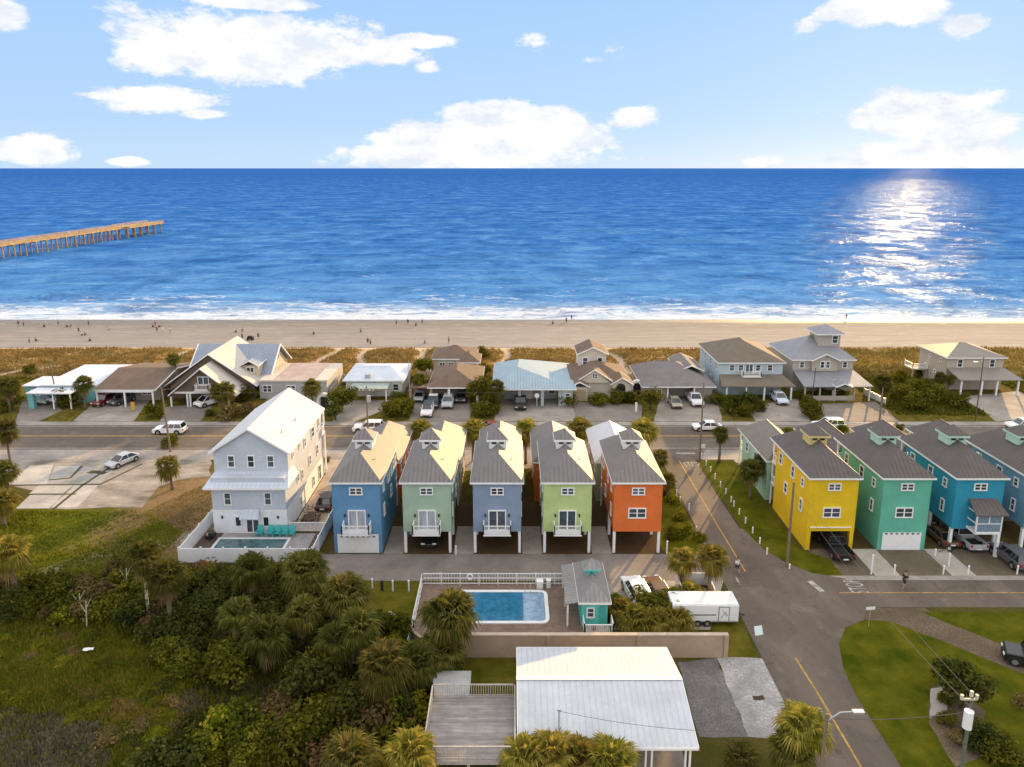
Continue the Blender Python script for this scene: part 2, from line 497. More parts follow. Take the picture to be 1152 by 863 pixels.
def ground_mat():
    m = bpy.data.materials.new('ground_soil'); m.use_nodes = True
    t = NT(m.node_tree)
    b = t.new('ShaderNodeBsdfPrincipled'); o = t.new('ShaderNodeOutputMaterial'); t.l.new(b.outputs[0], o.inputs[0])
    geo = t.new('ShaderNodeNewGeometry'); pos = geo.outputs['Position']
    x, y, z = t.xyz(pos)
    nA = t.noise(pos, .16, 6, .65); nB = t.noise(pos, .9, 5, .65); nC = t.noise(pos, 6, 4, .7)
    c = t.mix(t.map(nA, .38, .62), (.065, .080, .010), (.12, .095, .025))
    c = t.mix(t.map(nB, .48, .72, 0, .7), c, (.13, .10, .05))
    # beach-side gardens: dry olive scrub
    side = t.map(t.math('ADD', y, t.math('MULTIPLY', t.math('SUBTRACT', nB, .5), 6)), 106, 110)
    c2 = t.mix(t.map(nB, .4, .62), (.090, .080, .012), (.19, .145, .030))
    c = t.mix(side, c, c2)
    W = t.math('MULTIPLY', t.math('SUBTRACT', nA, .5), 1.6)
    W2 = t.math('ADD', W, t.math('MULTIPLY', t.math('SUBTRACT', nB, .5), .9))

    def patch(c, cx, cy, rx, ry, col, rot=0., soft=.5, amt=1.):
        dx = t.math('SUBTRACT', x, cx); dy = t.math('SUBTRACT', y, cy)
        if rot:
            a = radians(rot)
            u = t.math('ADD', t.math('MULTIPLY', dx, cos(a)), t.math('MULTIPLY', dy, sin(a)))
            v = t.math('SUBTRACT', t.math('MULTIPLY', dy, cos(a)), t.math('MULTIPLY', dx, sin(a)))
        else: u, v = dx, dy
        u = t.math('MULTIPLY', u, 1 / rx); v = t.math('MULTIPLY', v, 1 / ry)
        r = t.math('SQRT', t.math('ADD', t.math('MULTIPLY', u, u), t.math('MULTIPLY', v, v)))
        k = t.map(t.math('ADD', r, W2), 1 - soft * .5, 1 + soft * .5, amt, 0)
        return t.mix(k, c, col)
    c = patch(c, -53, 71, 18, 8, (.105, .12, .010))             # vivid rough lawn
    c = patch(c, -50, 66, 14, 4, (.14, .15, .02), 15)
    c = patch(c, -38.5, 79, 7.5, 14, (.29, .195, .10), -14)         # dry sandy slope
    c = patch(c, -41, 74, 5, 6, (.17, .12, .065), 20)
    c = patch(c, -39.5, 70, 9, 1.3, (.36, .30, .23), 30, .6)
    c = patch(c, -33, 58, 15, 9, (.075, .065, .030))
    c = patch(c, -34, 48, 15, 7, (.12, .145, .012))
    c = patch(c, -26, 46.5, 4, 1.8, (.24, .15, .03), 10)
    c = patch(c, -20.5, 45.5, 5, 3.6, (.12, .105, .068), 20)
    c = patch(c, -33, 42.5, 7, 3.2, (.12, .108, .070), 0)
    c = patch(c, 5, 74, 25, 8, (.10, .062, .035))                # mulch between the cottages
    c = patch(c, 45, 76, 16, 7, (.11, .075, .038))
    t.l.new(t.mix(t.map(nC, .35, .75, 0, .45), c, t.mix(.5, c, (.02, .02, .008))), b.inputs['Base Color'])
    b.inputs['Roughness'].default_value = .95; b.inputs['Specular IOR Level'].default_value = .02
    bn = t.new('ShaderNodeBump'); bn.inputs['Strength'].default_value = 1; bn.inputs['Distance'].default_value = .35
    t.l.new(t.math('ADD', nB, t.math('MULTIPLY', nC, .5)), bn.inputs['Height']); t.l.new(bn.outputs[0], b.inputs['Normal'])
    return m


GND = ground_mat()
b = MB()
ys_ = [-3000, -200, 20, 60, 80, 110, 133]; xs_ = [-6000, -300, -60, 0, 60, 300, 6000]
b.v = [(x, y, 0) for y in ys_ for x in xs_]
b.f = [(j * 7 + i, j * 7 + i + 1, (j + 1) * 7 + i + 1, (j + 1) * 7 + i) for j in range(6) for i in range(6)]
setp(b.build('ground', GND), kind='structure')


def sheet(name, pts, z, m, px=True, kind='structure', label=None):
    b = MB(); b.poly([(*(G(*p) if px else p), z) for p in pts])
    o = setp(b.build(name, m), kind=kind)
    if label: o['label'] = label
    return o


# dunes between the gardens and the beach, broken by sandy footpaths
PATHS = [(-41.5, -38.5), (-30.5, -33.0), (-16.5, -21), (-2.5, -1.0), (19, 14.5), (24, 20.5), (-103, -80), (-76, -70), (62, 68), (95, 98)]   # x at Y=133 and x at Y=156


def path_d(x, y):
    k = (y - 133) / 23.
    return min(abs(x - (a + (b_ - a) * k) - .6 * sin(y * .45 + a)) for a, b_ in PATHS)


def dune_z(x, y):
    e = min(1, max(0, (y - 133) / 5)) * min(1, max(0, (157 - y) / 5))
    h = (.35 + 1.7 * fb(x * .055, y * .11, 3) + .8 * fb(x * .2, y * .3, 5)) * e
    k = min(1, max(0, (path_d(x, y) - .5) / 2.2))
    base = 0 if y < 152 else -(y - 152) * .035
    return base + h * (.25 + .75 * k) * .62


def dune_mat():
    m = bpy.data.materials.new('dune_cover'); m.use_nodes = True
    t = NT(m.node_tree)
    b = t.new('ShaderNodeBsdfPrincipled'); o = t.new('ShaderNodeOutputMaterial'); t.l.new(b.outputs[0], o.inputs[0])
    geo = t.new('ShaderNodeNewGeometry'); pos = geo.outputs['Position']
    at = t.new('ShaderNodeAttribute'); at.attribute_name = 'sand'
    nA = t.noise(t.scale(pos, (.6, 1.6, 1)), .22, 6, .65); nB = t.noise(t.scale(pos, (.7, 1.6, 1)), 1.1, 5, .7)
    x, y, z = t.xyz(pos)
    c = t.mix(t.map(nA, .38, .6), (.17, .11, .035), (.36, .22, .07))
    c = t.mix(t.map(nB, .45, .68, 0, .8), c, (.10, .082, .028))
    # greener to the right
    c = t.mix(t.map(x, 20, 75, 0, .65), c, t.mix(t.map(nA, .4, .6), (.09, .085, .012), (.17, .145, .02)))
    s = t.math('ADD', at.outputs['Fac'], t.map(nA, .60, .70, 0, .8))
    c = t.mix(t.math('MINIMUM', s, 1), c, (.50, .40, .30))
    t.l.new(c, b.inputs['Base Color']); b.inputs['Roughness'].default_value = .95; b.inputs['Specular IOR Level'].default_value = .02
    bn = t.new('ShaderNodeBump'); bn.inputs['Strength'].default_value = 1; bn.inputs['Distance'].default_value = .5
    t.l.new(nB, bn.inputs['Height']); t.l.new(bn.outputs[0], b.inputs['Normal'])
    return m


dx = lin(-420, -135, 40)[:-1] + lin(-135, 130, 380)[:-1] + lin(130, 420, 40)
dn = grid('dunes', dx, lin(133, 158, 44), dune_z, dune_mat())
at = dn.data.attributes.new('sand', 'FLOAT', 'POINT')
for i, v in enumerate(dn.data.vertices):
    x, y = v.co.x, v.co.y
    at.data[i].value = max(0, 1 - max(0, path_d(x, y) - .35) / .6) + (max(0, (y - 153.5 + 2.5 * (fb(x * .1, 9, 2) - .5)) / 1.5))


def beach_z(x, y):
    return -(y - 152) * .035 if y < 193 else -1.435 - (y - 193) * .05


def beach_mat():
    m = bpy.data.materials.new('beach_sand'); m.use_nodes = True
    t = NT(m.node_tree)
    b = t.new('ShaderNodeBsdfPrincipled'); o = t.new('ShaderNodeOutputMaterial'); t.l.new(b.outputs[0], o.inputs[0])
    geo = t.new('ShaderNodeNewGeometry'); pos = geo.outputs['Position']; x, y, z = t.xyz(pos)
    nA = t.noise(t.scale(pos, (.05, 1, 1)), .5, 6, .6); nB = t.noise(pos, 1.6, 5, .7)
    yy = t.math('ADD', y, t.math('MULTIPLY', t.math('SUBTRACT', nA, .5), 9))
    c = t.ramp(t.map(yy, 150, 196), [(0, (.275, .262, .250)), (.35, (.225, .218, .212)), (.60, (.205, .20, .197)), (.72, (.165, .165, .167)), (.84, (.125, .128, .132)), (1, (.11, .113, .118))])
    c = t.mix(t.map(nB, .35, .7, 0, .35), c, (.26, .20, .14))
    tr = t.noise(t.scale(pos, (.02, 1.2, 1)), 1.3, 4, .6)
    c = t.mix(t.map(tr, .5, .60, 0, .6), c, (.15, .14, .13))
    tk = t.noise(t.scale(pos, (.012, 1, 1)), 3.2, 2, .5, .3)
    c = t.mix(t.math('MULTIPLY', t.map(tk, .60, .64, 0, .6), t.map(yy, 156, 164)), c, (.12, .115, .105))
    c = t.mix(t.map(t.noise(t.scale(pos, (.35, 1, 1)), .55, 6, .75), .52, .66, 0, .45), c, (.36, .33, .29))
    t.l.new(c, b.inputs['Base Color'])
    t.put(b.inputs['Roughness'], t.map(yy, 187, 195, .95, .35)); b.inputs['Specular IOR Level'].default_value = .35
    bn = t.new('ShaderNodeBump'); bn.inputs['Strength'].default_value = .5; bn.inputs['Distance'].default_value = .12
    t.l.new(t.noise(pos, 2.5, 5, .7), bn.inputs['Height']); t.l.new(bn.outputs[0], b.inputs['Normal'])
    return m


grid('beach', [-6000, -600, -200, -100, 0, 100, 200, 600, 6000], [151, 155, 160, 170, 184, 193, 210, 270], beach_z, beach_mat(), smooth=False)
# ground under the dunes so nothing is open from the side
setp(MB().poly([(-6000, 133, -.01), (-420, 133, -.01), (-420, 158, -.25), (-6000, 158, -.2)]).build('dune_flat', GND), kind='structure')
setp(MB().poly([(420, 133, -.01), (6000, 133, -.01), (6000, 158, -.25), (420, 158, -.25)]).build('dune_flat', GND), kind='structure')


def sea_mat():
    m = bpy.data.materials.new('sea_water'); m.use_nodes = True
    t = NT(m.node_tree)
    o = t.new('ShaderNodeOutputMaterial')
    geo = t.new('ShaderNodeNewGeometry'); pos = geo.outputs['Position']; x, y, z = t.xyz(pos)
    wr = t.noise(t.scale(pos, (.35, 1, 1)), .02, 4, .6)
    yy = t.math('ADD', y, t.math('MULTIPLY', t.math('SUBTRACT', wr, .5), 26))
    d = t.math('LOGARITHM', t.math('MAXIMUM', t.math('SUBTRACT', yy, 190), 1), 10.)      # 0..~5
    c = t.ramp(t.map(d, .6, 4.4), [(0, (.40, .46, .52)), (.14, (.27, .38, .53)), (.26, (.085, .24, .50)), (.43, (.045, .165, .43)),
                                   (.60, (.028, .125, .40)), (.8, (.018, .092, .35)), (1, (.020, .105, .38))])
    # waves: crests run along the shore
    sw = t.noise(t.scale(pos, (.45, 1, 1)), .10, 4, .6, .6)
    sw2 = t.noise(t.scale(pos, (.32, 1, 1)), .028, 3, .5)
    ch = t.noise(t.scale(pos, (.8, 1, 1)), .42, 4, .65, .5)
    big = t.noise(t.scale(pos, (1.2, 1, 1)), .03, 12, .84, .4)
    bigc = t.noise(t.scale(pos, (1.0, 1, 1)), .04, 9, .80, .5)
    rp = t.noise(t.scale(pos, (.6, 1, 1)), 1.8, 3, .6)
    c = t.mix(t.map(t.math('ADD', t.math('MULTIPLY', sw, .6), t.math('MULTIPLY', ch, .4)), .44, .62, 0, .55), c, t.mix(.6, c, (.004, .05, .20)))
    c = t.mix(t.map(bigc, .50, .60, 0, .75), c, t.mix(.6, c, (.003, .035, .17)))
    c = t.mix(t.map(bigc, .48, .38, 0, .5), c, (.14, .32, .58))
    c = t.mix(t.map(sw2, .5, .7, 0, .25), c, (.12, .28, .52))
    # foam: broken lines that thicken towards the shore
    fn = t.noise(t.scale(pos, (.6, 1, 1)), .22, 9, .72, 1.2)
    fl = t.noise(t.scale(pos, (.16, 1, 1)), .075, 4, .6, .8)
    near = t.map(d, .72, 2.02, 1, 0)
    lvl = t.math('ADD', t.math('ADD', t.math('MULTIPLY', fn, .62), t.math('MULTIPLY', fl, .38)), t.math('MULTIPLY', near, .26))
    foam = t.map(lvl, .63, .72)
    edge = t.map(t.math('ADD', y, t.math('MULTIPLY', t.math('SUBTRACT', t.noise(t.scale(pos, (.3, 1, 1)), .12, 5, .6), .5), 7)), 193.8, 195.8, 1, 0)
    foam = t.math('MAXIMUM', t.math('MULTIPLY', foam, t.map(d, 1.9, 2.5, .75, 0)), t.math('MULTIPLY', edge, .55))
    c = t.mix(foam, c, (.62, .66, .70))
    bh = t.math('ADD', t.math('ADD', t.math('MULTIPLY', sw, 2.6), t.math('MULTIPLY', ch, .75)), t.math('MULTIPLY', rp, .14))
    bn = t.new('ShaderNodeBump'); bn.inputs['Strength'].default_value = 1; bn.inputs['Distance'].default_value = .62
    t.l.new(bh, bn.inputs['Height'])
    df = t.new('ShaderNodeBsdfDiffuse'); t.l.new(c, df.inputs[0]); t.l.new(bn.outputs[0], df.inputs['Normal'])
    gl = t.new('ShaderNodeBsdfGlossy'); gl.inputs['Roughness'].default_value = .12; t.l.new(bn.outputs[0], gl.inputs['Normal'])
    t.put(gl.inputs[0], (.72, .88, 1))
    lw = t.new('ShaderNodeFresnel'); lw.inputs[0].default_value = 1.33; t.l.new(bn.outputs[0], lw.inputs['Normal'])
    fac = t.map(lw.outputs[0], .02, .9, .012, .045)
    fac = t.math('MULTIPLY', fac, t.map(big, .48, .62, .03, 1.5))
    fac = t.math('MULTIPLY', fac, t.map(y, 400, 3000, 1, .10))
    fac = t.math('MULTIPLY', fac, t.math('SUBTRACT', 1, t.math('MULTIPLY', foam, .8)))
    mx = t.new('ShaderNodeMixShader'); t.l.new(fac, mx.inputs[0]); t.l.new(df.outputs[0], mx.inputs[1]); t.l.new(gl.outputs[0], mx.inputs[2])
    t.l.new(mx.outputs[0], o.inputs[0])
    return m


def sea_z(x, y):
    if y > 900 or abs(x) > 700: return -1.5
    k = min(1, (y - 196) / 14.) * min(1, (900 - y) / 300.) * min(1, (700 - abs(x)) / 100)
    w = .30 * sin(y * .33 + 3.2 * fb(x * .012, y * .02, 7) + .01 * x) + .28 * (fb(x * .05, y * .16, 8) - .5) * 2
    return -1.5 + max(0, k) * w * .9


sxs = [-90000, -8000, -1500, -700] + lin(-600, 600, 150) + [700, 1500, 8000, 90000]
sys_ = lin(193, 420, 150) + lin(423, 900, 120)[0:] + [1100, 1500, 2500, 5000, 12000, 30000, 90000]
grid('sea', sxs, sys_, sea_z, sea_mat())

# ---- streets ------------------------------------------------------------
YN, YF = 97.0, 106.9
S1 = [(-1500, YN), (1500, YN), (1500, YF), (-1500, YF)]
sheet('coast_road', S1, .030, ASPH, False)
sheet('road_shoulder', [(-1500, 93.4), (1500, 93.4), (1500, YN), (-1500, YN)], .018, mat('shoulder_concrete', (.31, .275, .24), .9, .3, .2, .3, 6, kind='asphalt'), False)
sheet('road_shoulder', [(-1500, YF), (1500, YF), (1500, 108.6), (-1500, 108.6)], .018, MATS['shoulder_concrete'], False)
sheet('side_street', [(20.7, -40), (26.4, -40), (26.3, 56.0), (25.9, 66.5), (25.6, 80), (25.6, 93.3), (20.9, 93.3), (20.9, 66), (20.8, 50)], .026, ASPHS, False)
sheet('street_mouth', [(20.4, 93.3), (26.4, 93.3), (28.0, 97), (19.2, 97)], .024, ASPHS, False)
sheet('cross_street', [(25.0, 56.2), (28.2, 58.7), (31, 59.25), (400, 59.25), (400, 63.7), (31.2, 63.7), (28.8, 65.2), (26.9, 68), (25.4, 71)], .022, ASPHS, False)
sheet('rear_alley', [(-20.2, 63.6), (21.2, 63.6), (21.2, 68.55), (-20.2, 68.55)], .014, CONCD, False)
sheet('parking_apron', [(8.8, 56.0), (17.5, 56.0), (20.9, 63.6), (8.8, 63.6)], .015, DRIVE, False)


sheet('junction', [(25.3, 40), (26.5, 40), (26.6, 48), (27.0, 51), (28.0, 54), (29.6, 56.3), (31.8, 57.4), (33, 59.3), (25.3, 59.3)], .020, ASPHS, False)
sheet('junction', [(25.3, 74), (26.1, 74), (26.9, 69.6), (28.3, 66.9), (30.2, 65.0), (33.1, 64.0), (33.1, 63.4), (25.3, 63.4)], .020, ASPHS, False)


def line(name, pts, w, m, z=.036):
    b = MB()
    for (p, q) in zip(pts[:-1], pts[1:]):
        p = Vector((*p, 0)); q = Vector((*q, 0)); d = (q - p).normalized(); n = Vector((-d.y, d.x, 0)) * w / 2
        b.poly([(*(p + n).xy, z), (*(p - n).xy, z), (*(q - n).xy, z), (*(q + n).xy, z)])
    return setp(b.build(name, m), kind='structure')


line('road_marking', [(-400, 102.2), (400, 102.2)], .16, PAINTY)
line('road_marking', [(-400, 102.55), (400, 102.55)], .16, PAINTY)
line('road_marking', [(-400, 97.5), (400, 97.5)], .14, PAINTW)
line('road_marking', [(-400, 106.3), (400, 106.3)], .14, PAINTW)
line('road_marking', [(23.3, 93), (23.45, 75), (23.6, 65.2)], .14, PAINTY)
line('road_marking', [(23.6, 52.3), (23.75, 48), (23.8, 20)], .16, PAINTY)
line('road_marking', [(31.4, 61.55), (400, 61.55)], .12, PAINTY)
line('stop_line', [(23.5, 95.6), (26.2, 95.6)], .45, PAINTW)
line('stop_line', [(29.9, 61.75), (29.4, 63.55)], .55, PAINTW)


def text_mesh(name, s, size, m, loc, rot, parent=None, kind=None, extr=0.0, align='CENTER', sy=1.0):
    cu = bpy.data.curves.new(name, 'FONT'); cu.body = s; cu.size = size; cu.align_x = align; cu.align_y = 'CENTER'; cu.extrude = extr
    o = bpy.data.objects.new(name + '_tmp', cu); COL.objects.link(o)
    dg = bpy.context.evaluated_depsgraph_get(); me = bpy.data.meshes.new_from_object(o.evaluated_get(dg))
    bpy.data.objects.remove(o)
    me.materials.clear(); me.materials.append(m)
    r = bpy.data.objects.new(name, me); COL.objects.link(r)
    r.location = loc; r.rotation_euler = rot; r.scale = (1, sy, 1)
    if parent: r.parent = parent
    if kind: r['kind'] = kind
    return r


text_mesh('stop_marking', 'STOP', .95, PAINTW, (24.75, 91.6, .037), (0, 0, 0), kind='structure', sy=2.2)
text_mesh('stop_marking', 'STOP', .95, PAINTW, (33.6, 62.62, .037), (0, 0, radians(90)), kind='structure', sy=2.6)

LAWN = mat('lawn_grass', (.055, .075, .004), .95, .25, .45, 1.0, 5, spec=.02, objspace=False, col2=(.125, .112, .010))
LAWND = mat('olive_lawn', (.080, .085, .006), .95, .3, .5, 1.0, 5, spec=.02, objspace=False, col2=(.15, .12, .02))  # lighter, browner grass than the main lawn
GRAV = mat('grey_gravel', (.20, .185, .18), .95, .30, .5, .8, 9, spec=.05, objspace=False, kind='gravel')
GRAVW = mat('white_shell_gravel', (.40, .385, .37), .95, .35, .6, .8, 9, spec=.05, objspace=False, kind='gravel')
TRACK = mat('dirt_track', (.16, .12, .08), .95, .25, .4, .6, 9, spec=.05, objspace=False, kind='gravel')
SAND = mat('sand_soil', (.33, .25, .17), .95, .3, .3, .5, 5, spec=.1, objspace=False)


def rough_edge(pts, step=1.2, amp=.25, seed=1):
    rnd = random.Random(seed); out = []
    for (p, q) in zip(pts, pts[1:] + pts[:1]):
        L = math.hypot(q[0] - p[0], q[1] - p[1]); n = max(1, int(L / step))
        for i in range(n):
            k = i / n
            out.append((p[0] + (q[0] - p[0]) * k + rnd.uniform(-amp, amp) * (i > 0), p[1] + (q[1] - p[1]) * k + rnd.uniform(-amp, amp) * (i > 0)))
    return out


def arc_pts(cx, cy, rx, ry, a0, a1, n): return [(cx + rx * cos(radians(a0 + (a1 - a0) * i / n)), cy + ry * sin(radians(a0 + (a1 - a0) * i / n))) for i in range(n + 1)]


# lawn beside the side street (between it and the yellow cottage)
sheet('street_lawn', [(26.1, 92.6), (26.1, 74)] + [(26.9, 69.6), (28.3, 66.9), (30.2, 65.0), (33.1, 64.0)] + [(33.1, 67.6), (31.0, 69.3), (30.9, 92.9), (27, 93.1)], .016, LAWN, False)
sheet('verge_lawn', rough_edge([(16.1, 66.5), (20.6, 66.5), (20.6, 92.6), (16.3, 92.9)], 2, .15), .012, LAWN, False)
sheet('verge_lawn', [(17.9, 51.4), (20.5, 51), (20.6, 58), (19.2, 60.6), (17.6, 56.2)], .012, LAWND, False)
# island lawns at lower right
isl = [(26.5, 36), (26.6, 48), (27.0, 51), (28.0, 54), (29.6, 56.3), (31.8, 57.4), (34.0, 57.2), (37.2, 54.4), (41, 50.6), (46, 47), (60, 42), (60, 30), (28, 30)]
sheet('island_lawn', isl, .012, LAWN, False)
sheet('upper_lawn', [(37.6, 58.6), (120, 58.6), (120, 44), (60, 47), (48, 50), (42, 54), (39, 57)], .012, LAWN, False)
sheet('gravel_track', [(31.8, 57.4), (33, 59.2), (38.2, 59.2), (42, 54), (48, 50), (60, 47), (120, 44), (120, 36), (60, 42), (46, 47), (41, 50.6), (37.2, 54.4), (34, 57.2)], .010, TRACK, False)
sheet('planting_bed', rough_edge([G(1045, 775), G(1060, 765), G(1108, 800), G(1108, 850), G(1075, 863), G(1045, 815)], .8, .1), .018, TRACK, False)
sheet('bed_pad', rough_edge([G(1047, 775), G(1062, 772), G(1066, 800), G(1046, 808)], .6, .05), .024, CONC, False)
# lower gravel lots
sheet('gravel_lot', rough_edge([G(762, 745), G(806, 740), G(842, 829), G(787, 829)], 1, .12), .012, GRAV, False)
sheet('shell_lot', rough_edge([G(806, 740), G(858, 741), G(888, 786), G(880, 830), G(842, 829)], 1, .12, 5), .014, GRAVW, False)
sheet('lower_yard', [(-1.5, 30), (20.6, 30), (20.6, 40.3), (12.6, 40.3), (-1.5, 40.3)], .008, SAND, False)
sheet('back_lawn', [(-4.4, 44.9), (.5, 44.9), (.5, 52.3), (-4.4, 52.3)], .010, LAWND, False)
sheet('bare_patch', rough_edge([G(846, 783), G(858, 782), G(861, 787), G(848, 788)], .4, .08, 4), .018, mat('dark_soil', (.06, .045, .03), .95), False)
# grass strip west of the pool
sheet('strip_lawn', [(-15, 57.5), (-8.9, 53.2), (-8.9, 63.4), (-15, 63.4)], .010, LAWND, False)
# pale slabs in the vacant lot
LOTB = rough_edge([G(5, 508), G(235, 508), G(238, 536), G(200, 540), G(178, 548), G(160, 571), G(18, 573), G(42, 553), G(8, 545)], 2, .25, 8)
sheet('vacant_lot_apron', LOTB, .008, mat('sandy_apron', (.20, .175, .145), .95, .3, .45, .5, 5, spec=.05, objspace=False, stretch=(.5, 1, 1), col2=(.46, .41, .35)), False)
SLAB = mat('old_slab', (.44, .41, .37), .9, .25, .25, .3, 5, kind='asphalt')
line('slab_crack', [G(122, 527), G(93, 546), G(60, 573)], .38, mat('weedy_crack', (.06, .055, .025), .95), .022)
line('slab_crack', [G(5, 546), G(113, 545), G(160, 522)], .34, MATS['weedy_crack'], .022)
line('slab_crack', [G(92, 524), G(79, 538), G(55, 540)], .3, MATS['weedy_crack'], .0225)
line('slab_crack', [G(30, 556), G(86, 556)], .3, MATS['weedy_crack'], .0225)
sheet('slab_stain', rough_edge([G(97, 532), G(104, 529), G(122, 531), G(116, 534)], .6, .12), .0215, MATS['weedy_crack'], False)
SLAB2 = mat('darker_slab', (.34, .325, .30), .9, .25, .25, .3, 5, kind='asphalt')
for i, (q, m) in enumerate([([(34, 524), (60, 523), (52, 545), (8, 545)], SLAB), ([(62, 524), (92, 524), (79, 537), (55, 540)], SLAB2),
                            ([(95, 525), (130, 526), (113, 544), (52, 545), (56, 541), (80, 538)], SLAB2), ([(44, 546), (82, 546), (70, 556), (32, 556)], SLAB),
                            ([(34, 557), (70, 557), (55, 572), (18, 572)], SLAB), ([(84, 546), (111, 546), (86, 571), (58, 571)], SLAB)]):
    sheet('concrete_slab', rough_edge([G(*p) for p in q], 1.5, .10, i), .013 + .001 * i, m, False)
# driveways on the sea side of the road
for i, (q, m) in enumerate([([(25, 452), (62, 450), (70, 462), (40, 476), (16, 476)], CONCD), ([(108, 452), (172, 446), (150, 474), (82, 474)], DRIVE),
                            ([(187, 458), (240, 452), (236, 462), (225, 474), (180, 474)], CONCD), ([(392, 450), (440, 450), (430, 462), (395, 476), (372, 476)], DRIVE),
                            ([(466, 448), (530, 448), (528, 474), (460, 474)], CONCD), ([(558, 446), (646, 446), (646, 474), (556, 474)], DRIVE),
                            ([(646, 452), (722, 456), (722, 474), (646, 474)], CONCD), ([(742, 448), (806, 446), (812, 474), (736, 474)], DRIVE),
                            ([(838, 458), (898, 448), (912, 474), (850, 474)], DRIVE), ([(920, 455), (985, 452), (1012, 474), (932, 474)], CONCD),
                            ([(1078, 446), (1150, 440), (1190, 470), (1120, 474), (1106, 462)], DRIVE),
                            ([(300, 446), (366, 446), (372, 452), (345, 476), (300, 476)], CONCD)]):
    sheet('driveway', rough_edge([G(*p) for p in q], 2, .15, i), .012 + .0005 * i, m, False)
# driveways and aprons of the right-hand cottages
BRN = mat('brown_drive', (.135, .105, .07), .9, .3, .2, .3, 6, kind='asphalt')
for (x0, x1, m) in ((31.6, 36.3, BRN), (36.35, 38.9, CONC), (38.95, 44.0, BRN), (44.05, 46.5, CONC), (46.55, 51.8, BRN), (51.85, 54.2, CONC), (54.25, 60.2, BRN)):
    sheet('front_apron', [(x0, 63.75), (x1, 63.75), (x1, 69.6), (x0, 69.6)], .013, m, False)
sheet('front_walk', [(31.6, 63.72), (400, 63.72), (400, 64.5), (31.6, 64.5)], .017, MATS['shoulder_concrete'], False)
for x0 in (-13.6, -6.2, 1.1, 8.5):
    sheet('side_path', [(x0, 68.6), (x0 + 2.1, 68.6), (x0 + 2.1, 74.5), (x0, 74.5)], .012, DRIVE, False)
sheet('frontage_pad', [(-24.5, 88), (20, 92), (20, 93.4), (-24.5, 93.4)], .011, DRIVE, False)
sheet('frontage_pad', [(-34.5, 89), (-20.5, 89), (-20.5, 93.4), (-34.5, 93.4)], .012, CONC, False)
sheet('frontage_pad', [(31, 92.4), (70, 92.4), (70, 93.4), (31, 93.4)], .011, DRIVE, False)
# ------------------------------------------------------------------ buildings
WALLM = {}


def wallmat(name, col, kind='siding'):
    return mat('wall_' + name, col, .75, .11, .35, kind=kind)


def window(par, c, n, w, h, cols=2, rows=2, frame=None, shut=None, glass=None, name='window'):
    """c: centre of the opening on the wall, n: outward normal (unit, horizontal)"""
    frame = frame or TRIM
    c = Vector(c); n = Vector((*n, 0)) if len(n) == 2 else Vector(n); u = Vector((-n.y, n.x, 0)); z = Vector((0, 0, 1))
    b = MB(); t = .11; d = .05
    b.obox(c + n * d + z * (h / 2 + t / 2), u * (w / 2 + t), n * d, z * t / 2)
    b.obox(c + n * d - z * (h / 2 + t / 2), u * (w / 2 + t + .03), n * (d + .02), z * t / 2)
    for s in (-1, 1): b.obox(c + n * d + u * s * (w / 2 + t / 2), u * t / 2, n * d, z * h / 2)
    for i in range(1, cols): b.obox(c + n * (d - .01) + u * (w * (i / cols - .5)), u * (.06 if cols == 2 else .03), n * (d - .01), z * h / 2)
    for j in range(1, rows): b.obox(c + n * (d - .015) + z * (h * (j / rows - .5)), u * w / 2, n * (d - .015), z * .03)
    f = b.build(name, frame, par)
    p = MB().obox(c + n * .022, u * w / 2, n * .02, z * h / 2).build('pane', glass or GLASS, f)
    return f


def hip(par, x0, x1, y0, y1, z, h, ov, m, fascia=TRIM, th=.14, name='roof', ridge=None, fh=.2):
    """hip roof; ridge along the longer side"""
    x0 -= ov; x1 += ov; y0 -= ov; y1 += ov
    w, d = x1 - x0, y1 - y0
    cx, cy = (x0 + x1) / 2, (y0 + y1) / 2
    if ridge: r0, r1 = ridge
    elif d >= w: r0, r1 = (cx, y0 + w / 2), (cx, y1 - w / 2)
    else: r0, r1 = (x0 + d / 2, cy), (x1 - d / 2, cy)
    b = MB(); zt = z + th
    A, B, C_, D = (x0, y0, zt), (x1, y0, zt), (x1, y1, zt), (x0, y1, zt)
    R0 = (*r0, z + th + h); R1 = (*r1, z + th + h)
    same = math.hypot(r0[0] - r1[0], r0[1] - r1[1]) < .02
    if same:
        b.poly([A, B, R0]).poly([B, C_, R0]).poly([C_, D, R0]).poly([D, A, R0])
    elif abs(r0[0] - r1[0]) < abs(r0[1] - r1[1]):
        b.poly([A, B, R0]).poly([B, C_, R1, R0]).poly([C_, D, R1]).poly([D, A, R0, R1])
    else:
        b.poly([A, B, R1, R0]).poly([B, C_, R1]).poly([C_, D, R0, R1]).poly([D, A, R0])
    b.poly([(x0, y0, z), (x0, y1, z), (x1, y1, z), (x1, y0, z)])
    for (p, q) in ((A, B), (B, C_), (C_, D), (D, A)):
        b.poly([(p[0], p[1], z), (q[0], q[1], z), q, p])
    r = b.build(name, m, par)
    if not same: 
        MB().cyl(R0, R1, .07, n=6).build('ridge_cap', m, r)
    if fascia:
        f = MB(); e = .03
        f.box(x0 - e, x1 + e, y0 - e, y0 - .001, zt - fh, zt - .01); f.box(x0 - e, x1 + e, y1 + .001, y1 + e, zt - fh, zt - .01)
        f.box(x0 - e, x0 - .001, y0, y1, zt - fh, zt - .01); f.box(x1 + .001, x1 + e, y0, y1, zt - fh, zt - .01)
        f.build('fascia', fascia, r)
    return r


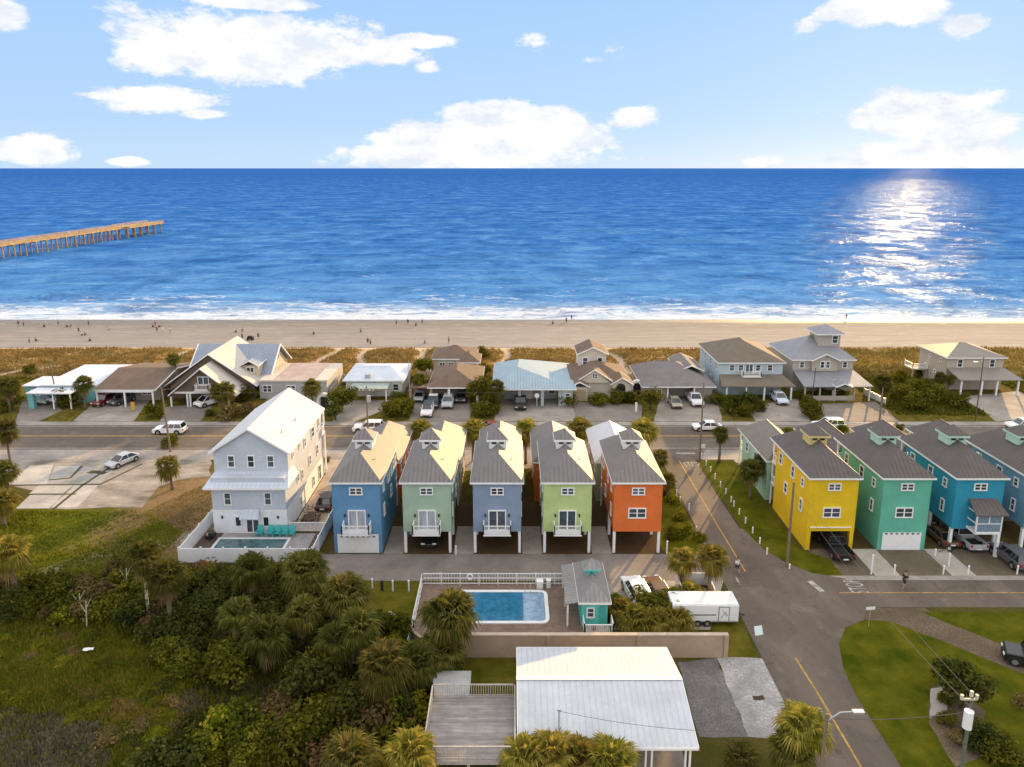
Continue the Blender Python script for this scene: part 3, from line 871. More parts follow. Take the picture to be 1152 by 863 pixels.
def gable(par, x0, x1, y0, y1, z, h, ov, m, axis='y', fascia=TRIM, th=.14, name='roof', pos=.5, z1=None, fw=.05):
    """gable roof with its ridge along axis; pos: where the ridge sits across"""
    b = MB(); f = MB()
    if axis == 'y': a0, a1, c0, c1 = x0 - ov, x1 + ov, y0 - ov, y1 + ov
    else: a0, a1, c0, c1 = y0 - ov, y1 + ov, x0 - ov, x1 + ov
    r = a0 + (a1 - a0) * pos
    P = (lambda a, c, zz: (a, c, zz)) if axis == 'y' else (lambda a, c, zz: (c, a, zz))
    prof = [(a0, z), (r, z + h), (a1, z if z1 is None else z1)]
    top = [(a, zz + th) for a, zz in prof]
    for (p, q) in ((0, 1), (1, 2)):
        b.poly([P(top[p][0], c0, top[p][1]), P(top[q][0], c0, top[q][1]), P(top[q][0], c1, top[q][1]), P(top[p][0], c1, top[p][1])])
        b.poly([P(prof[p][0], c0, prof[p][1]), P(prof[p][0], c1, prof[p][1]), P(prof[q][0], c1, prof[q][1]), P(prof[q][0], c0, prof[q][1])])
        for c in (c0, c1):
            b.poly([P(prof[p][0], c, prof[p][1]), P(prof[q][0], c, prof[q][1]), P(top[q][0], c, top[q][1]), P(top[p][0], c, top[p][1])])
    for i in (0, 2): b.poly([P(prof[i][0], c0, prof[i][1]), P(prof[i][0], c1, prof[i][1]), P(top[i][0], c1, top[i][1]), P(top[i][0], c0, top[i][1])])
    ro = b.build(name, m, par)
    if fascia:
        for (p, q) in ((0, 1), (1, 2)):
            for (c, s) in ((c0, -1), (c1, 1)):
                A = Vector(P(prof[p][0], c + s * .001, prof[p][1] - .08)); B = Vector(P(prof[q][0], c + s * .001, prof[q][1] - .08))
                A2 = Vector(P(top[p][0], c + s * .001, top[p][1])); B2 = Vector(P(top[q][0], c + s * .001, top[q][1]))
                o_ = Vector(P(0, s * fw, 0))
                k = len(f.v); f.v += [tuple(v) for v in (A, B, B2, A2, A + o_, B + o_, B2 + o_, A2 + o_)]
                for qd in ((0, 1, 2, 3), (4, 5, 6, 7), (0, 1, 5, 4), (1, 2, 6, 5), (2, 3, 7, 6), (3, 0, 4, 7)): f.f.append(tuple(k + i for i in qd))
        for i, s in ((0, -1), (2, 1)):
            A = P(prof[i][0] + s * .001, c0, prof[i][1] - .05); B = P(prof[i][0] + s * .035, c1, top[i][1] + .0)
            f.box(min(A[0], B[0]), max(A[0], B[0]), min(A[1], B[1]), max(A[1], B[1]), A[2], B[2])
        f.build('fascia', fascia, ro)
    return ro


def gable_wall(b, x0, x1, y0, y1, z0, z, h, axis='y', pos=.5):
    """walls with gable ends up to the ridge"""
    if axis == 'y':
        pr = [(x0, z0), (x1, z0), (x1, z), (x0 + (x1 - x0) * pos, z + h), (x0, z)]
        n = len(pr); k = len(b.v)
        for y in (y0, y1): b.v += [(x, y, zz) for x, zz in pr]
    else:
        pr = [(y0, z0), (y1, z0), (y1, z), (y0 + (y1 - y0) * pos, z + h), (y0, z)]
        n = len(pr); k = len(b.v)
        for x in (x0, x1): b.v += [(x, y, zz) for y, zz in pr]
    for i in range(n):
        j = (i + 1) % n; b.f.append((k + i, k + j, k + n + j, k + n + i))
    b.f.append(tuple(k + i for i in range(n))); b.f.append(tuple(k + n + i for i in range(n)))
    return b


def railing(par, pts, z, h=1.0, m=None, step=.16, name='railing', post=.05, mid=False, bal=.018, closed=False):
    m = m or WHITE; b = MB()
    for p, q in zip(pts[:-1], pts[1:]):
        p = Vector((*p, z)); q = Vector((*q, z)); d = q - p; L = d.length; u = d.normalized(); n = Vector((-u.y, u.x, 0)); Z = Vector((0, 0, 1))
        c = (p + q) / 2
        b.obox(c + Z * (h - .04), u * L / 2, n * .045, Z * .035)
        b.obox(c + Z * .12, u * L / 2, n * .03, Z * .025)
        if mid: b.obox(c + Z * h * .5, u * L / 2, n * .02, Z * .02)
        k = max(1, int(L / step))
        for i in range(1, k): b.obox(p + u * (L * i / k) + Z * (h / 2), u * bal, n * bal, Z * (h / 2 - .06))
        for e in (p, q): b.obox(e + Z * (h / 2 + .02), u * post, n * post, Z * (h / 2 + .03))
    return b.build(name, m, par)


def lantern(par, c, n=(0, -1)):
    c = Vector(c); n = Vector((*n, 0))
    return MB().obox(c + n * .08, (.07, 0, 0), n * .08, (0, 0, .13)).obox(c + n * .08 + Vector((0, 0, .16)), (.09, 0, 0), n * .1, (0, 0, .02)).build('wall_lantern', BRONZE, par)


BLIND = mat('curtained_glass', (.36, .39, .43), .25, .3, 1.2, stretch=(3, 3, .2))


def cottage(label, x0, y0, col, roofm, H=8.0, ground='posts', mid='balcony', cup=None, side=-1, dark='under', porch=True, w=5.0, dep=11.0, group='tall narrow front cottages with cupolas', trimc=None):
    x1 = x0 + w; y1 = y0 + dep; cx = (x0 + x1) / 2
    t = thing('cottage', label, 'house', cx, y0 + dep / 2, 0, group)
    wm = wallmat(col[0], col[1]); trim = trimc or TRIM
    yb = y1 - (1.3 if porch else 0)
    F = 2.55 if ground == 'posts' else (2.2 if ground == 'carport' else 0)
    b = MB()
    if ground == 'garage': b.box(x0, x1, y0, yb, 0, H)
    elif ground == 'carport':
        b.box(x0, x1, y0, yb, F, H); b.box(x0, x0 + .45, y0, yb, 0, F + .01)
        b.box(x1 - .4, x1, y0, y0 + .5, 0, F + .01); b.box(x0 + .46, x1 - .2, y0 + 5.5, yb - .01, 0, F + .01)
    else:
        b.box(x0, x1, y0, yb, F, H)
    b.build('wall', wm, t)
    # corner boards
    for (x, s) in ((x0, -1), (x1, 1)):
        MB().box(x - .02 if s < 0 else x - .10, x + .10 if s < 0 else x + .02, y0 - .022, y0 - .002, F, H - .02).build('corner_board', wm, t)
    if ground == 'posts':
        MB().box(x0 - .03, x1 + .03, y0 - .03, y0 - .004, F - .06, F + .16).build('skirt_board', wm, t)
        for y in (y0 + .2, y0 + 4.0):
            for x in (x0 + .15, x1 - .15):
                MB().box(x - .14, x + .14, y - .14, y + .14, 0, F - .005).build('post', WHITE, t)
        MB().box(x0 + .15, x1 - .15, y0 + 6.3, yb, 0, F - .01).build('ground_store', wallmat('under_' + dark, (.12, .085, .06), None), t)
    if ground == 'garage':
        g = MB(); gw = 2.05
        g.box(cx - gw, cx + gw, y0 - .06, y0 - .003, .05, 2.05)
        g.build('garage_door', WHITE, t)
        d = t.children[-1]
        for i in range(7):
            x = cx - gw + .35 + i * (2 * gw - .7) / 6
            MB().box(x - .13, x + .13, y0 - .075, y0 - .061, 1.84, 2.0).build('pane', GLASS, d)
        tr = MB(); tr.box(cx - gw - .12, cx + gw + .12, y0 - .04, y0 - .003, 2.055, 2.18)
        for s in (-1, 1): tr.box(cx + s * (gw + .06) - .06, cx + s * (gw + .06) + .06, y0 - .04, y0 - .003, 0, 2.05)
        tr.build('door_trim', WHITE if col[0] != 'teal' else wm, t)
    if ground == 'carport':
        MB().box(x0 + .3, x1 - .3, y0 - .12, y0 - .004, F + .42, F + .5).build('ledge', WHITE, t)
    window(t, (cx, y0, H - .95), (0, -1), 1.15, .62, 2, 2)
    if mid == 'balcony':
        zb = 2.55 if ground != 'garage' else 2.55
        MB().box(cx - 1.45, cx + 1.45, y0 - 1.15, y0 - .004, zb + .0, zb + .16).build('balcony_floor', WHITE, t)
        f = t.children[-1]
        railing(f, [(cx - 1.4, y0 - .05), (cx - 1.4, y0 - 1.1), (cx + 1.4, y0 - 1.1), (cx + 1.4, y0 - .05)], zb + .16, 1.0, WHITE, .15)
        d = window(t, (cx, y0, zb + 1.25), (0, -1), 1.65, 2.05, 2, 1, name='glass_door', glass=BLIND if col[0] in ('cornflower_blue', 'sea_green') else None)
        for s in (-1, 1): lantern(t, (cx + s * 1.25, y0, zb + 1.75))
    elif mid == 'window':
        window(t, (cx - .05, y0, 4.35 if ground != 'posts' else 4.6), (0, -1), 1.65, .95, 2, 2)
    elif mid == 'screened':
        z0 = 2.75; xa, xb = cx - .95, cx + 1.75; ya = y0 - 1.5
        MB().box(xa, xb, ya, y0 - .004, z0 - .12, z0 + .05).build('porch_floor', WHITE, t)
        b = MB()
        for x in (xa + .06, xb - .06): b.box(x - .07, x + .07, ya, ya + .14, z0 + .05, z0 + 2.2)
        for z in (z0 + .1, z0 + 1.05, z0 + 2.15): b.box(xa, xb, ya + .02, ya + .1, z - .05, z + .05)
        for s_ in (xa + .05, xb - .05):
            for z in (z0 + .1, z0 + 1.05, z0 + 2.15): b.box(s_ - .04, s_ + .04, ya, y0, z - .05, z + .05)
        b.box((xa + xb) / 2 - .05, (xa + xb) / 2 + .05, ya + .02, ya + .1, z0 + 1.05, z0 + 2.2)
        b.build('porch_frame', WHITE, t)
        MB().box(xa + .12, xb - .12, ya + .05, ya + .07, z0 + .1, z0 + 2.1).build('screen', mat('screen_mesh', (.17, .24, .30), .4, .2, 3), t)
        MB().box(xb - .30, xb, ya + .02, ya + .32, 0, z0 - .12).build('post', WHITE, t)
        r = MB(); zz = z0 + 2.2
        A = [(xa - .35, ya - .35, zz), (xb + .35, ya - .35, zz), (xb + .1, y0 - .004, zz + 1.0), (xa - .1, y0 - .004, zz + 1.0)]
        r.poly(A); r.poly([(x, y, z - .12) for x, y, z in reversed(A)])
        for i in range(4):
            p, q = A[i], A[(i + 1) % 4]; r.poly([(p[0], p[1], p[2] - .12), (q[0], q[1], q[2] - .12), q, p])
        r.build('porch_roof', roofm, t)
    # side windows
    for (x, n) in ((x0, (-1, 0)), (x1, (1, 0))):
        for k, (yy, zz, ww, hh) in enumerate(((1.9, H - 1.3, .5, .8), (4.6, H - 1.3, .7, 1.2), (8.2, H - 1.3, .7, 1.2), (1.9, 4.3 if H > 8.1 else 4.1, .45, 1.2), (6.2, 4.2, .7, 1.1))):
            window(t, (x, y0 + yy, zz), n, ww, hh, 1, 2)
    # main roof
    rise = 2.25
    r = hip(t, x0, x1, y0, y1, H, rise, .28, roofm)
    if porch:
        for x in (x0 + .12, x1 - .12): MB().box(x - .08, x + .08, y1 - .2, y1 - .04, 0, H).build('post', WHITE, t)
        for z in (2.8, 5.5):
            MB().box(x0, x1, yb + .004, y1, z - .15, z).build('porch_deck', WHITE, t)
            railing(t, [(x0 + .05, yb + .1), (x0 + .05, y1 - .05), (x1 - .05, y1 - .05), (x1 - .05, yb + .1)], z, 1.0, WHITE, .22)
    # cupola
    cw = .95; yc = y0 + dep * .5 + .1
    zc = H + rise - .45
    c = MB().box(cx - cw, cx + cw, yc - cw, yc + cw, zc, H + rise + .55).build('cupola', cup or WHITE, t)
    hip(c, cx - cw, cx + cw, yc - cw, yc + cw, H + rise + .55, .95, .24, roofm, fascia=cup or TRIM, name='cupola_roof', fh=.22)
    for s in (-1, 1): MB().box(cx + s * .42 - .26, cx + s * .42 + .26, yc - cw - .03, yc - cw - .003, H + rise + .12, H + rise + .42).build('louvre', GLASS, c)
    MB().cyl((cx + 1.5, y0 + 3.2, H + .8), (cx + 1.5, y0 + 3.2, H + 1.55), .05, n=6).build('vent_pipe', WHITE, t)
    return t


BLUE = ('cornflower_blue', (.125, .285, .48)); SEAF = ('sea_green', (.36, .48, .37)); SLATE = ('slate_blue', (.235, .30, .41)); LIME = ('lime', (.47, .58, .25))
ORNG = ('orange', (.68, .165, .04)); YELL = ('yellow', (.74, .50, .015)); TEAL = ('teal', (.13, .45, .33)); AZUR = ('azure', (.03, .29, .43)); SKYB = ('dusty_blue', (.15, .31, .42))
YL = 68.8
LX = (-18.75, -11.4, -4.05, 3.3, 10.65)
cottage('blue cottage with white garage door, leftmost of the row behind the alley', LX[0], YL, BLUE, ROOFG, ground='garage', mid='balcony')
cottage('pale sea green cottage on white posts, between the blue one and the slate one', LX[1], YL, SEAF, ROOFG)
cottage('slate blue cottage on white posts, middle of the row behind the pool', LX[2], YL, SLATE, ROOFG)
cottage('lime green cottage on white posts beside the orange cottage', LX[3], YL, LIME, ROOFG)
cottage('bright orange cottage on white posts at the corner of the side street', LX[4], YL, ORNG, ROOFL, mid='window')
YR = 69.4
cottage('yellow cottage with an open carport below, beside the street lawn', 31.3, YR, YELL, ROOFD, 8.2, ground='carport', mid='window', cup=mat('cupola_yellow', (.6, .5, .2), .6), group='tall narrow front cottages with cupolas')
MINT = mat('cupola_mint', (.42, .62, .52), .6)
cottage('teal cottage with white garage door and dark roof', 38.95, YR, TEAL, ROOFD, 8.2, ground='garage', mid='window', cup=MINT)
cottage('azure cottage with a screened roofed porch over a parked pickup', 46.6, YR, AZUR, ROOFD, 8.2, ground='posts', mid='screened', cup=MINT)
cottage('dusty blue cottage on posts at the right edge, beside the azure one', 54.25, YR, SKYB, ROOFD, 8.2, ground='posts', mid='window', cup=MINT)


def rear_cottage(label, x0, y0, col, roofm, eave=5.1, group='lower rear cottages facing the coast road'):
    x1 = x0 + 5.0; y1 = y0 + 10.6; cx = x0 + 2.5
    t = thing('rear_cottage', label, 'house', cx, y0 + 5.3, 0, group)
    wm = wallmat(col[0], col[1])
    MB().box(x0, x1, y0, y1 - 1.3, 0, eave).build('wall', wm, t)
    MB().box(x0, x1, y1 - 1.296, y1, 2.45, 2.6).build('porch_deck', WHITE, t)
    railing(t, [(x0 + .05, y1 - 1.2), (x0 + .05, y1 - .05), (x1 - .05, y1 - .05), (x1 - .05, y1 - 1.2)], 2.6, 1.0, WHITE, .2)
    for x in (x0 + .1, x1 - .1): MB().box(x - .08, x + .08, y1 - .18, y1 - .02, 0, eave).build('post', WHITE, t)
    for (x, n) in ((x0, (-1, 0)), (x1, (1, 0))):
        for (yy, ww) in ((1.6, .5), (4.2, .8), (7.4, .8)): window(t, (x, y0 + yy, eave - 1.2), n, ww, 1.15, 1, 2)
        window(t, (x, y0 + 5.5, 1.5), n, .8, 1.1, 1, 2)
    hip(t, x0, x1, y0, y1, eave, 2.25, .28, roofm, ridge=((cx, y0 + 1.2), (cx, y1 - 2.6)))
    return t


RY = 80.75
rear_cottage('burnt orange rear cottage behind the blue cottage', LX[0], RY, ('burnt_orange', (.70, .15, .03)), ROOFL)
rear_cottage('cream rear cottage behind the pale sea green cottage', LX[1], RY, ('cream', (.58, .50, .38)), ROOFL)
rear_cottage('grey roofed beige rear cottage behind the slate blue cottage', LX[2], RY, ('beige', (.52, .42, .30)), ROOFL)
rear_cottage('orange rear cottage behind the lime green cottage', LX[3] - .6, RY, ('deep_orange', (.72, .18, .03)), ROOFL)
rear_cottage('white roofed sage rear cottage behind the orange cottage', LX[4] - .35, RY, ('sage', (.38, .46, .30)), ROOFW)
rear_cottage('mint rear cottage behind the yellow cottage, beside the street lawn', 31.1, 81.1, ('mint', (.36, .58, .42)), mat('taupe_seam_roof', (.20, .175, .14), .5, .1, .8, kind='seam', p=.46))
rear_cottage('lime yellow rear cottage behind the teal cottage', 38.75, 81.1, ('lime_yellow', (.50, .62, .06)), ROOFD)
rear_cottage('bright green rear cottage behind the azure cottage', 46.4, 81.1, ('bright_green', (.16, .55, .20)), ROOFD)
rear_cottage('pale green rear cottage behind the dusty blue cottage', 54.05, 81.1, ('pale_green', (.36, .58, .34)), ROOFD)

# ---- three-storey white house with its walled pool -----------------------
LAPB = wallmat('pale_blue_grey', (.52, .565, .625)); LAPW = mat('wall_white_board', (.74, .76, .79), .6, .04, .6, kind='vgroove')
hx0, hx1 = -33.25, -25.0
t = thing('three_storey_house', 'tall three storey white and pale blue house with steep white roof beside the walled pool', 'house', -29.1, 81, 0)
EV = 8.95; PK = 2.85; hy0 = 74.4; hy1 = 88.6
gable_wall(MB(), hx0, hx1, hy0, hy1, 6.6, EV, PK * .96).build('wall', LAPB, t)
MB().box(hx0 + .05, hx1 - .05, 73.0, hy1 - .02, 2.7, 6.598).build('middle_wall', LAPB, t)
MB().box(hx0 + .02, hx1 - .02, 72.96, hy1 - .01, 0, 2.698).build('ground_wall', LAPW, t)
MB().box(hx0 - .0, hx1 + .0, 72.92, 72.955, 2.62, 2.8).build('belt_board', TRIM, t)
gable(t, hx0, hx1, hy0, hy1, EV, PK, .38, ROOFW)
# skirt roof round the front
r = MB(); zt = 6.75; zb = 5.75
A = [(hx0 - .55, 72.25, zb), (hx1 + .55, 72.25, zb), (hx1 + .0, 74.39, zt), (hx0 + .0, 74.39, zt)]
r.poly(A)
r.poly([(hx1 + .55, 72.25, zb), (hx1 + .55, 76.2, zb), (hx1, 76.2, zt), (hx1, 74.39, zt)])
r.poly([(hx0 - .55, 72.25, zb), (hx0, 74.39, zt), (hx0, 76.2, zt), (hx0 - .55, 76.2, zb)])
r.poly([(hx0 - .55, 72.25, zb - .15), (hx0 - .55, 76.2, zb - .15), (hx1 + .55, 76.2, zb - .15), (hx1 + .55, 72.25, zb - .15)])
for (p, q) in (((hx0 - .55, 72.25), (hx1 + .55, 72.25)), ((hx1 + .55, 72.25), (hx1 + .55, 76.2)), ((hx0 - .55, 76.2), (hx0 - .55, 72.25))):
    r.poly([(*p, zb - .15), (*q, zb - .15), (*q, zb), (*p, zb)])
r.poly([(hx1 + .55, 76.2, zb), (hx1 + .55, 76.2, zb - .15), (hx1, 76.2, zb - .15), (hx1, 76.2, zt)])
r.poly([(hx0 - .55, 76.2, zb), (hx0 - .55, 76.2, zb - .15), (hx0, 76.2, zb - .15), (hx0, 76.2, zt)])
sk = r.build('skirt_roof', mat('pale_seam_roof', (.50, .55, .62), .45, .06, .6, kind='seam', p=.5), t)
MB().box(hx0 - .58, hx1 + .58, 72.21, 72.248, zb - .22, zb + .02).build('fascia', TRIM, sk)
for x in (-31.3, -29.1, -26.9): window(t, (x, hy0, 7.95), (0, -1), .62, 1.25, 1, 2)
for x in (-31.45, -27.0): window(t, (x, 73.0, 4.15), (0, -1), .62, 1.3, 1, 2)
window(t, (-30.45, 72.96, 1.45), (0, -1), .55, 1.05, 1, 1); window(t, (-27.35, 72.96, 1.45), (0, -1), .55, 1.05, 1, 1)
window(t, (-28.85, 72.96, 1.15), (0, -1), 1.3, 1.95, 2, 1, name='patio_door')
aw = MB(); A = [(-29.95, 71.9, 2.25), (-27.85, 71.9, 2.25), (-28.0, 72.91, 2.95), (-29.8, 72.91, 2.95)]
aw.poly(A); aw.poly([(x, y, z - .1) for x, y, z in reversed(A)])
for i in range(4):
    p, q = A[i], A[(i + 1) % 4]; aw.poly([(p[0], p[1], p[2] - .1), (q[0], q[1], q[2] - .1), q, p])
aw.build('awning', MATS['pale_seam_roof'], t)
for x in (-32.2, -26.0): lantern(t, (x, 72.96, 1.95))
for (y, z, w_, h_) in ((76.2, 8.0, .4, .5), (78.8, 8.0, .4, .5), (80.8, 7.6, .5, 1.0), (84.2, 7.6, 1.0, 1.2), (87.0, 7.9, .5, 1.0),
                       (77.6, 4.6, .5, 1.0), (79.3, 4.2, .5, 1.1), (82.6, 4.6, .6, 1.1), (86.0, 4.6, .6, 1.2), (78.0, 1.4, .5, 1.0), (83.5, 1.4, .6, 1.2), (86.4, 1.3, .9, 1.9)):
    xs = hx1 if z > 6.6 else (hx1 - .05 if z > 2.7 else hx1 - .02)
    window(t, (xs, y, z), (1, 0), w_, h_, 1, 2)
for (y, z) in ((77, 8), (81, 8), (85, 8), (77, 4.5), (81, 4.5), (85, 4.5)): window(t, (hx0 if z > 6.6 else hx0 + .05, y, z), (-1, 0), .7, 1.2, 1, 2)
MB().box(hx0, hx1, 88.61, 90.2, 5.4, 5.55).build('balcony_floor', WHITE, t)
railing(t, [(hx0 + .05, 88.7), (hx0 + .05, 90.1), (hx1 - .05, 90.1), (hx1 - .05, 88.7)], 5.55, 1.05, WHITE, .2)
for x in (hx0 + .15, -29.1, hx1 - .15): MB().box(x - .1, x + .1, 90, 90.2, 0, 8.6).build('post', WHITE, t)
MB().cyl((-26.4, 77.2, 9.5), (-26.4, 77.2, 10.6), .07, n=6).build('vent_pipe', STEEL, t)
MB().cyl((-26.2, 81.6, 9.5), (-26.2, 81.6, 10.5), .07, n=6).build('vent_pipe', STEEL, t)

FP = [(-34.35, 76.8), (-34.35, 66.9), (-20.6, 66.9), (-20.6, 90.5)]
t = thing('privacy_fence', 'white vinyl privacy fence round the small pool patio', 'fence', -27, 67, 0)
b = MB()
for p, q in zip(FP[:-1], FP[1:]):
    if p[0] == q[0]: b.box(p[0] - .04, p[0] + .04, min(p[1], q[1]) + .05, max(p[1], q[1]) - .05, .05, 1.62)
    else: b.box(p[0] + .05, q[0] - .05, p[1] - .04, p[1] + .04, .05, 1.62)
b.build('panel', VINYL, t)
def along(p, q, st):
    L = math.hypot(q[0] - p[0], q[1] - p[1]); n = max(1, round(L / st))
    return [(p[0] + (q[0] - p[0]) * i / n, p[1] + (q[1] - p[1]) * i / n) for i in range(n + 1)]
seen = set()
for p, q in zip(FP[:-1], FP[1:]):
    for (x, y) in along(p, q, 2.3):
        if (round(x, 1), round(y, 1)) in seen: continue
        seen.add((round(x, 1), round(y, 1)))
        MB().box(x - .075, x + .075, y - .075, y + .075, 0, 1.78).build('post', WHITE, t)
t = thing('picket_gate', 'low white picket fence between the tall white house and the side fence', 'fence', -22.9, 73.4, 0)
railing(t, [(-24.9, 73.3), (-20.7, 73.3)], 0, 1.15, WHITE, .14, bal=.03)
setp(MB().box(-34.25, -20.7, 67.0, 72.9, .005, .03).build('pool_patio', mat('patio_pavers', (.36, .34, .34), .8, .15, .6, kind='paver')), kind='structure')
setp(MB().box(-34.2, -32.2, 67.0, 73.6, .031, .04).build('mulch_strip', mat('brown_mulch', (.10, .07, .045), .95, .3, 2, .5)), kind='structure')
setp(MB().box(-24.9, -20.7, 73.5, 93.3, .005, .022).build('side_yard', mat('sandy_path', (.42, .33, .25), .9, .2, .5, .3)), kind='structure')
setp(MB().box(-21.9, -20.7, 67.0, 73.2, .031, .04).build('mulch_strip', MATS['brown_mulch']), kind='structure')


def watermat(name, col, deep):
    m = bpy.data.materials.new(name); m.use_nodes = True; t = NT(m.node_tree)
    b = t.new('ShaderNodeBsdfPrincipled'); o = t.new('ShaderNodeOutputMaterial'); t.l.new(b.outputs[0], o.inputs[0])
    geo = t.new('ShaderNodeNewGeometry')
    n = t.noise(geo.outputs['Position'], 1.1, 3, .6); n2 = t.noise(geo.outputs['Position'], 4.0, 2, .6, 1.5)
    c = t.mix(t.map(n, .35, .65), deep, col)
    c = t.mix(t.map(n2, .52, .62, 0, .35), c, tuple(min(1, q * 1.8 + .03) for q in col))
    t.l.new(c, b.inputs['Base Color']); b.inputs['Roughness'].default_value = .08; b.inputs['Specular IOR Level'].default_value = .5
    bn = t.new('ShaderNodeBump'); bn.inputs['Strength'].default_value = .25; bn.inputs['Distance'].default_value = .05
    t.l.new(t.noise(geo.outputs['Position'], 3.5, 3, .6), bn.inputs['Height']); t.l.new(bn.outputs[0], b.inputs['Normal'])
    return m


t = thing('swimming_pool', 'small rectangular pool with dark teal water behind the white fence', 'pool', -28.2, 70, 0)
b = MB()
px0, px1, py0, py1 = -32.0, -24.6, 68.6, 71.55
b.box(px0 - .3, px1 + .3, py0 - .3, py0, .032, .11).box(px0 - .3, px1 + .3, py1, py1 + .3, .032, .11).box(px0 - .3, px0, py0 + .001, py1 - .001, .032, .11).box(px1, px1 + .3, py0 + .001, py1 - .001, .032, .11)
b.build('coping', mat('pool_coping', (.62, .63, .62), .6, .08, 2), t)
MB().box(px0, px1, py0, py1, .033, .06).build('pool_water', watermat('small_pool_water', (.075, .14, .15), (.035, .085, .095)), t)

# ---- big pool complex ----------------------------------------------------
setp(MB().box(-8.85, 8.75, 52.7, 63.0, .006, .05).build('pool_deck', mat('brown_pool_deck', (.235, .165, .125), .85, .12, .5, .2, 8, kind='paver')), kind='structure')
t = thing('swimming_pool', 'large blue rectangular swimming pool on the brown deck below the cottages', 'pool', -1, 59, 0)
px0, px1, py0, py1 = -5.6, 3.05, 57.05, 61.5
b = MB(); e = .34; zc = .16


def rrect(x0, x1, y0, y1, r, n=6):
    out = []
    for (cx, cy, a) in ((x1 - r, y0 + r, -90), (x1 - r, y1 - r, 0), (x0 + r, y1 - r, 90), (x0 + r, y0 + r, 180)):
        for i in range(n + 1): out.append((cx + r * cos(radians(a + 90 * i / n)), cy + r * sin(radians(a + 90 * i / n))))
    return out


o1 = rrect(px0 - e, px1 + e, py0 - e, py1 + e, .75); i1 = rrect(px0, px1, py0, py1, .4)
n = len(o1)
for k in range(n):
    j = (k + 1) % n
    b.poly([(*o1[k], zc), (*o1[j], zc), (*i1[j], zc), (*i1[k], zc)])
    b.poly([(*o1[k], .05), (*o1[j], .05), (*o1[j], zc), (*o1[k], zc)])
    b.poly([(*i1[j], .05), (*i1[k], .05), (*i1[k], zc), (*i1[j], zc)])
b.build('coping', mat('white_coping', (.72, .72, .71), .6, .08, 2), t)
MB().poly([(*p, .105) for p in i1]).build('pool_water', watermat('pool_water', (.018, .15, .26), (.010, .10, .19)), t)
MB().poly([(1.05, py0 + .02, .109), (px1 - .15, py0 + .1, .109), (px1 - .02, py0 + .4, .109), (px1 - .02, py1 - .35, .109), (px1 - .35, py1 - .02, .109), (1.05, py1 - .02, .109)]).build('tanning_ledge', watermat('ledge_water', (.20, .31, .42), (.11, .20, .30)), t)
t.children[-1]['label'] = 'pale shallow ledge at the right end of the pool'
b = MB()
for x in (1.25, 1.75): b.tube([(x, py1 - .25, .1), (x, py1 - .05, .75), (x, py1 + .3, .85), (x, py1 + .45, .12)], .025, 6)
b.build('hand_rail', STEEL, t)

t = thing('pool_fence', 'white metal rail fence round the large pool deck', 'fence', 0, 63, 0)
for (p, q) in (((-8.75, 62.9), (6.0, 62.9)), ((-8.75, 53.0), (-8.75, 62.9))):
    b = MB(); P = Vector((*p, 0)); Q = Vector((*q, 0)); u = (Q - P).normalized(); n = Vector((-u.y, u.x, 0)); L = (Q - P).length; c = (P + Q) / 2; Z = Vector((0, 0, 1))
    for z in (.18, .75, 1.22): b.obox(c + Z * z, u * L / 2, n * .03, Z * .028)
    k = int(L / .28)
    for i in range(k + 1): b.obox(P + u * (L * i / k) + Z * .66, u * .011, n * .011, Z * .55)
    b.build('rail_panel', WHITE, t)
    for (x, y) in along(p, q, 1.9): MB().box(x - .045, x + .045, y - .045, y + .045, .05, 1.3).build('post', WHITE, t)
t = thing('life_ring', 'white life ring hung on the pool fence', 'life ring', -4.1, 62.8, .95)
import bmesh
def torus(name, R, r, m, par=None, axis='y', nu=20, nv=8):
    b = MB(); 
    for i in range(nu):
        for j in range(nv):
            a = 2 * pi * i / nu; c = 2 * pi * j / nv; rr = R + r * cos(c)
            p = (rr * cos(a), r * sin(c), rr * sin(a))
            o_ = ORG.get(par.name, Vector()) if par else Vector()
            b.v.append((p[0] + o_.x, p[1] + o_.y, p[2] + o_.z))
    for i in range(nu):
        for j in range(nv): b.f.append((i * nv + j, ((i + 1) % nu) * nv + j, ((i + 1) % nu) * nv + (j + 1) % nv, i * nv + (j + 1) % nv))
    return b.build(name, m, par, True)
torus('ring', .26, .07, WHITE, t)
MB().box(-4.14, -4.06, 62.72, 62.86, 1.14, 1.24).build('rope_tie', BRONZE, t)
t = thing('loungers_bin', 'white storage box against the pool fence near the pool house', 'box', 2.9, 62.3, 0)
MB().box(2.4, 3.0, 62.1, 62.7, .05, .75).build('body', WHITE, t, bevel=.03); MB().box(2.37, 3.03, 62.07, 62.73, .752, .81).build('lid', WHITE, t)
t = thing('towel_bin', 'smaller white bin beside the storage box on the pool deck', 'bin', 3.6, 62.3, 0)
MB().box(3.35, 3.75, 62.2, 62.6, .05, .85).build('body', WHITE, t, bevel=.03); MB().box(3.33, 3.77, 62.18, 62.62, .852, .9).build('lid', WHITE, t)

t = thing('pool_house', 'small teal pool house with grey hip roof and cupola beside the large pool', 'pool house', 7.3, 59, 0)
TW = wallmat('turquoise', (.10, .55, .47))
MB().box(6.15, 8.45, 56.4, 62.3, 0, 2.45).build('wall', TW, t)
GW = mat('weathered_seam_roof', (.25, .24, .235), .5, .12, .8, kind='seam', p=.4, metal=.1)
hip(t, 6.15, 8.45, 56.4, 62.3, 2.45, 1.15, .28, GW)
c = MB().box(6.85, 7.75, 59.0, 59.9, 3.2, 4.05).build('cupola', TW, t)
hip(c, 6.85, 7.75, 59.0, 59.9, 4.05, .75, .3, GW, name='cupola_roof', fascia=TW, fh=.12)
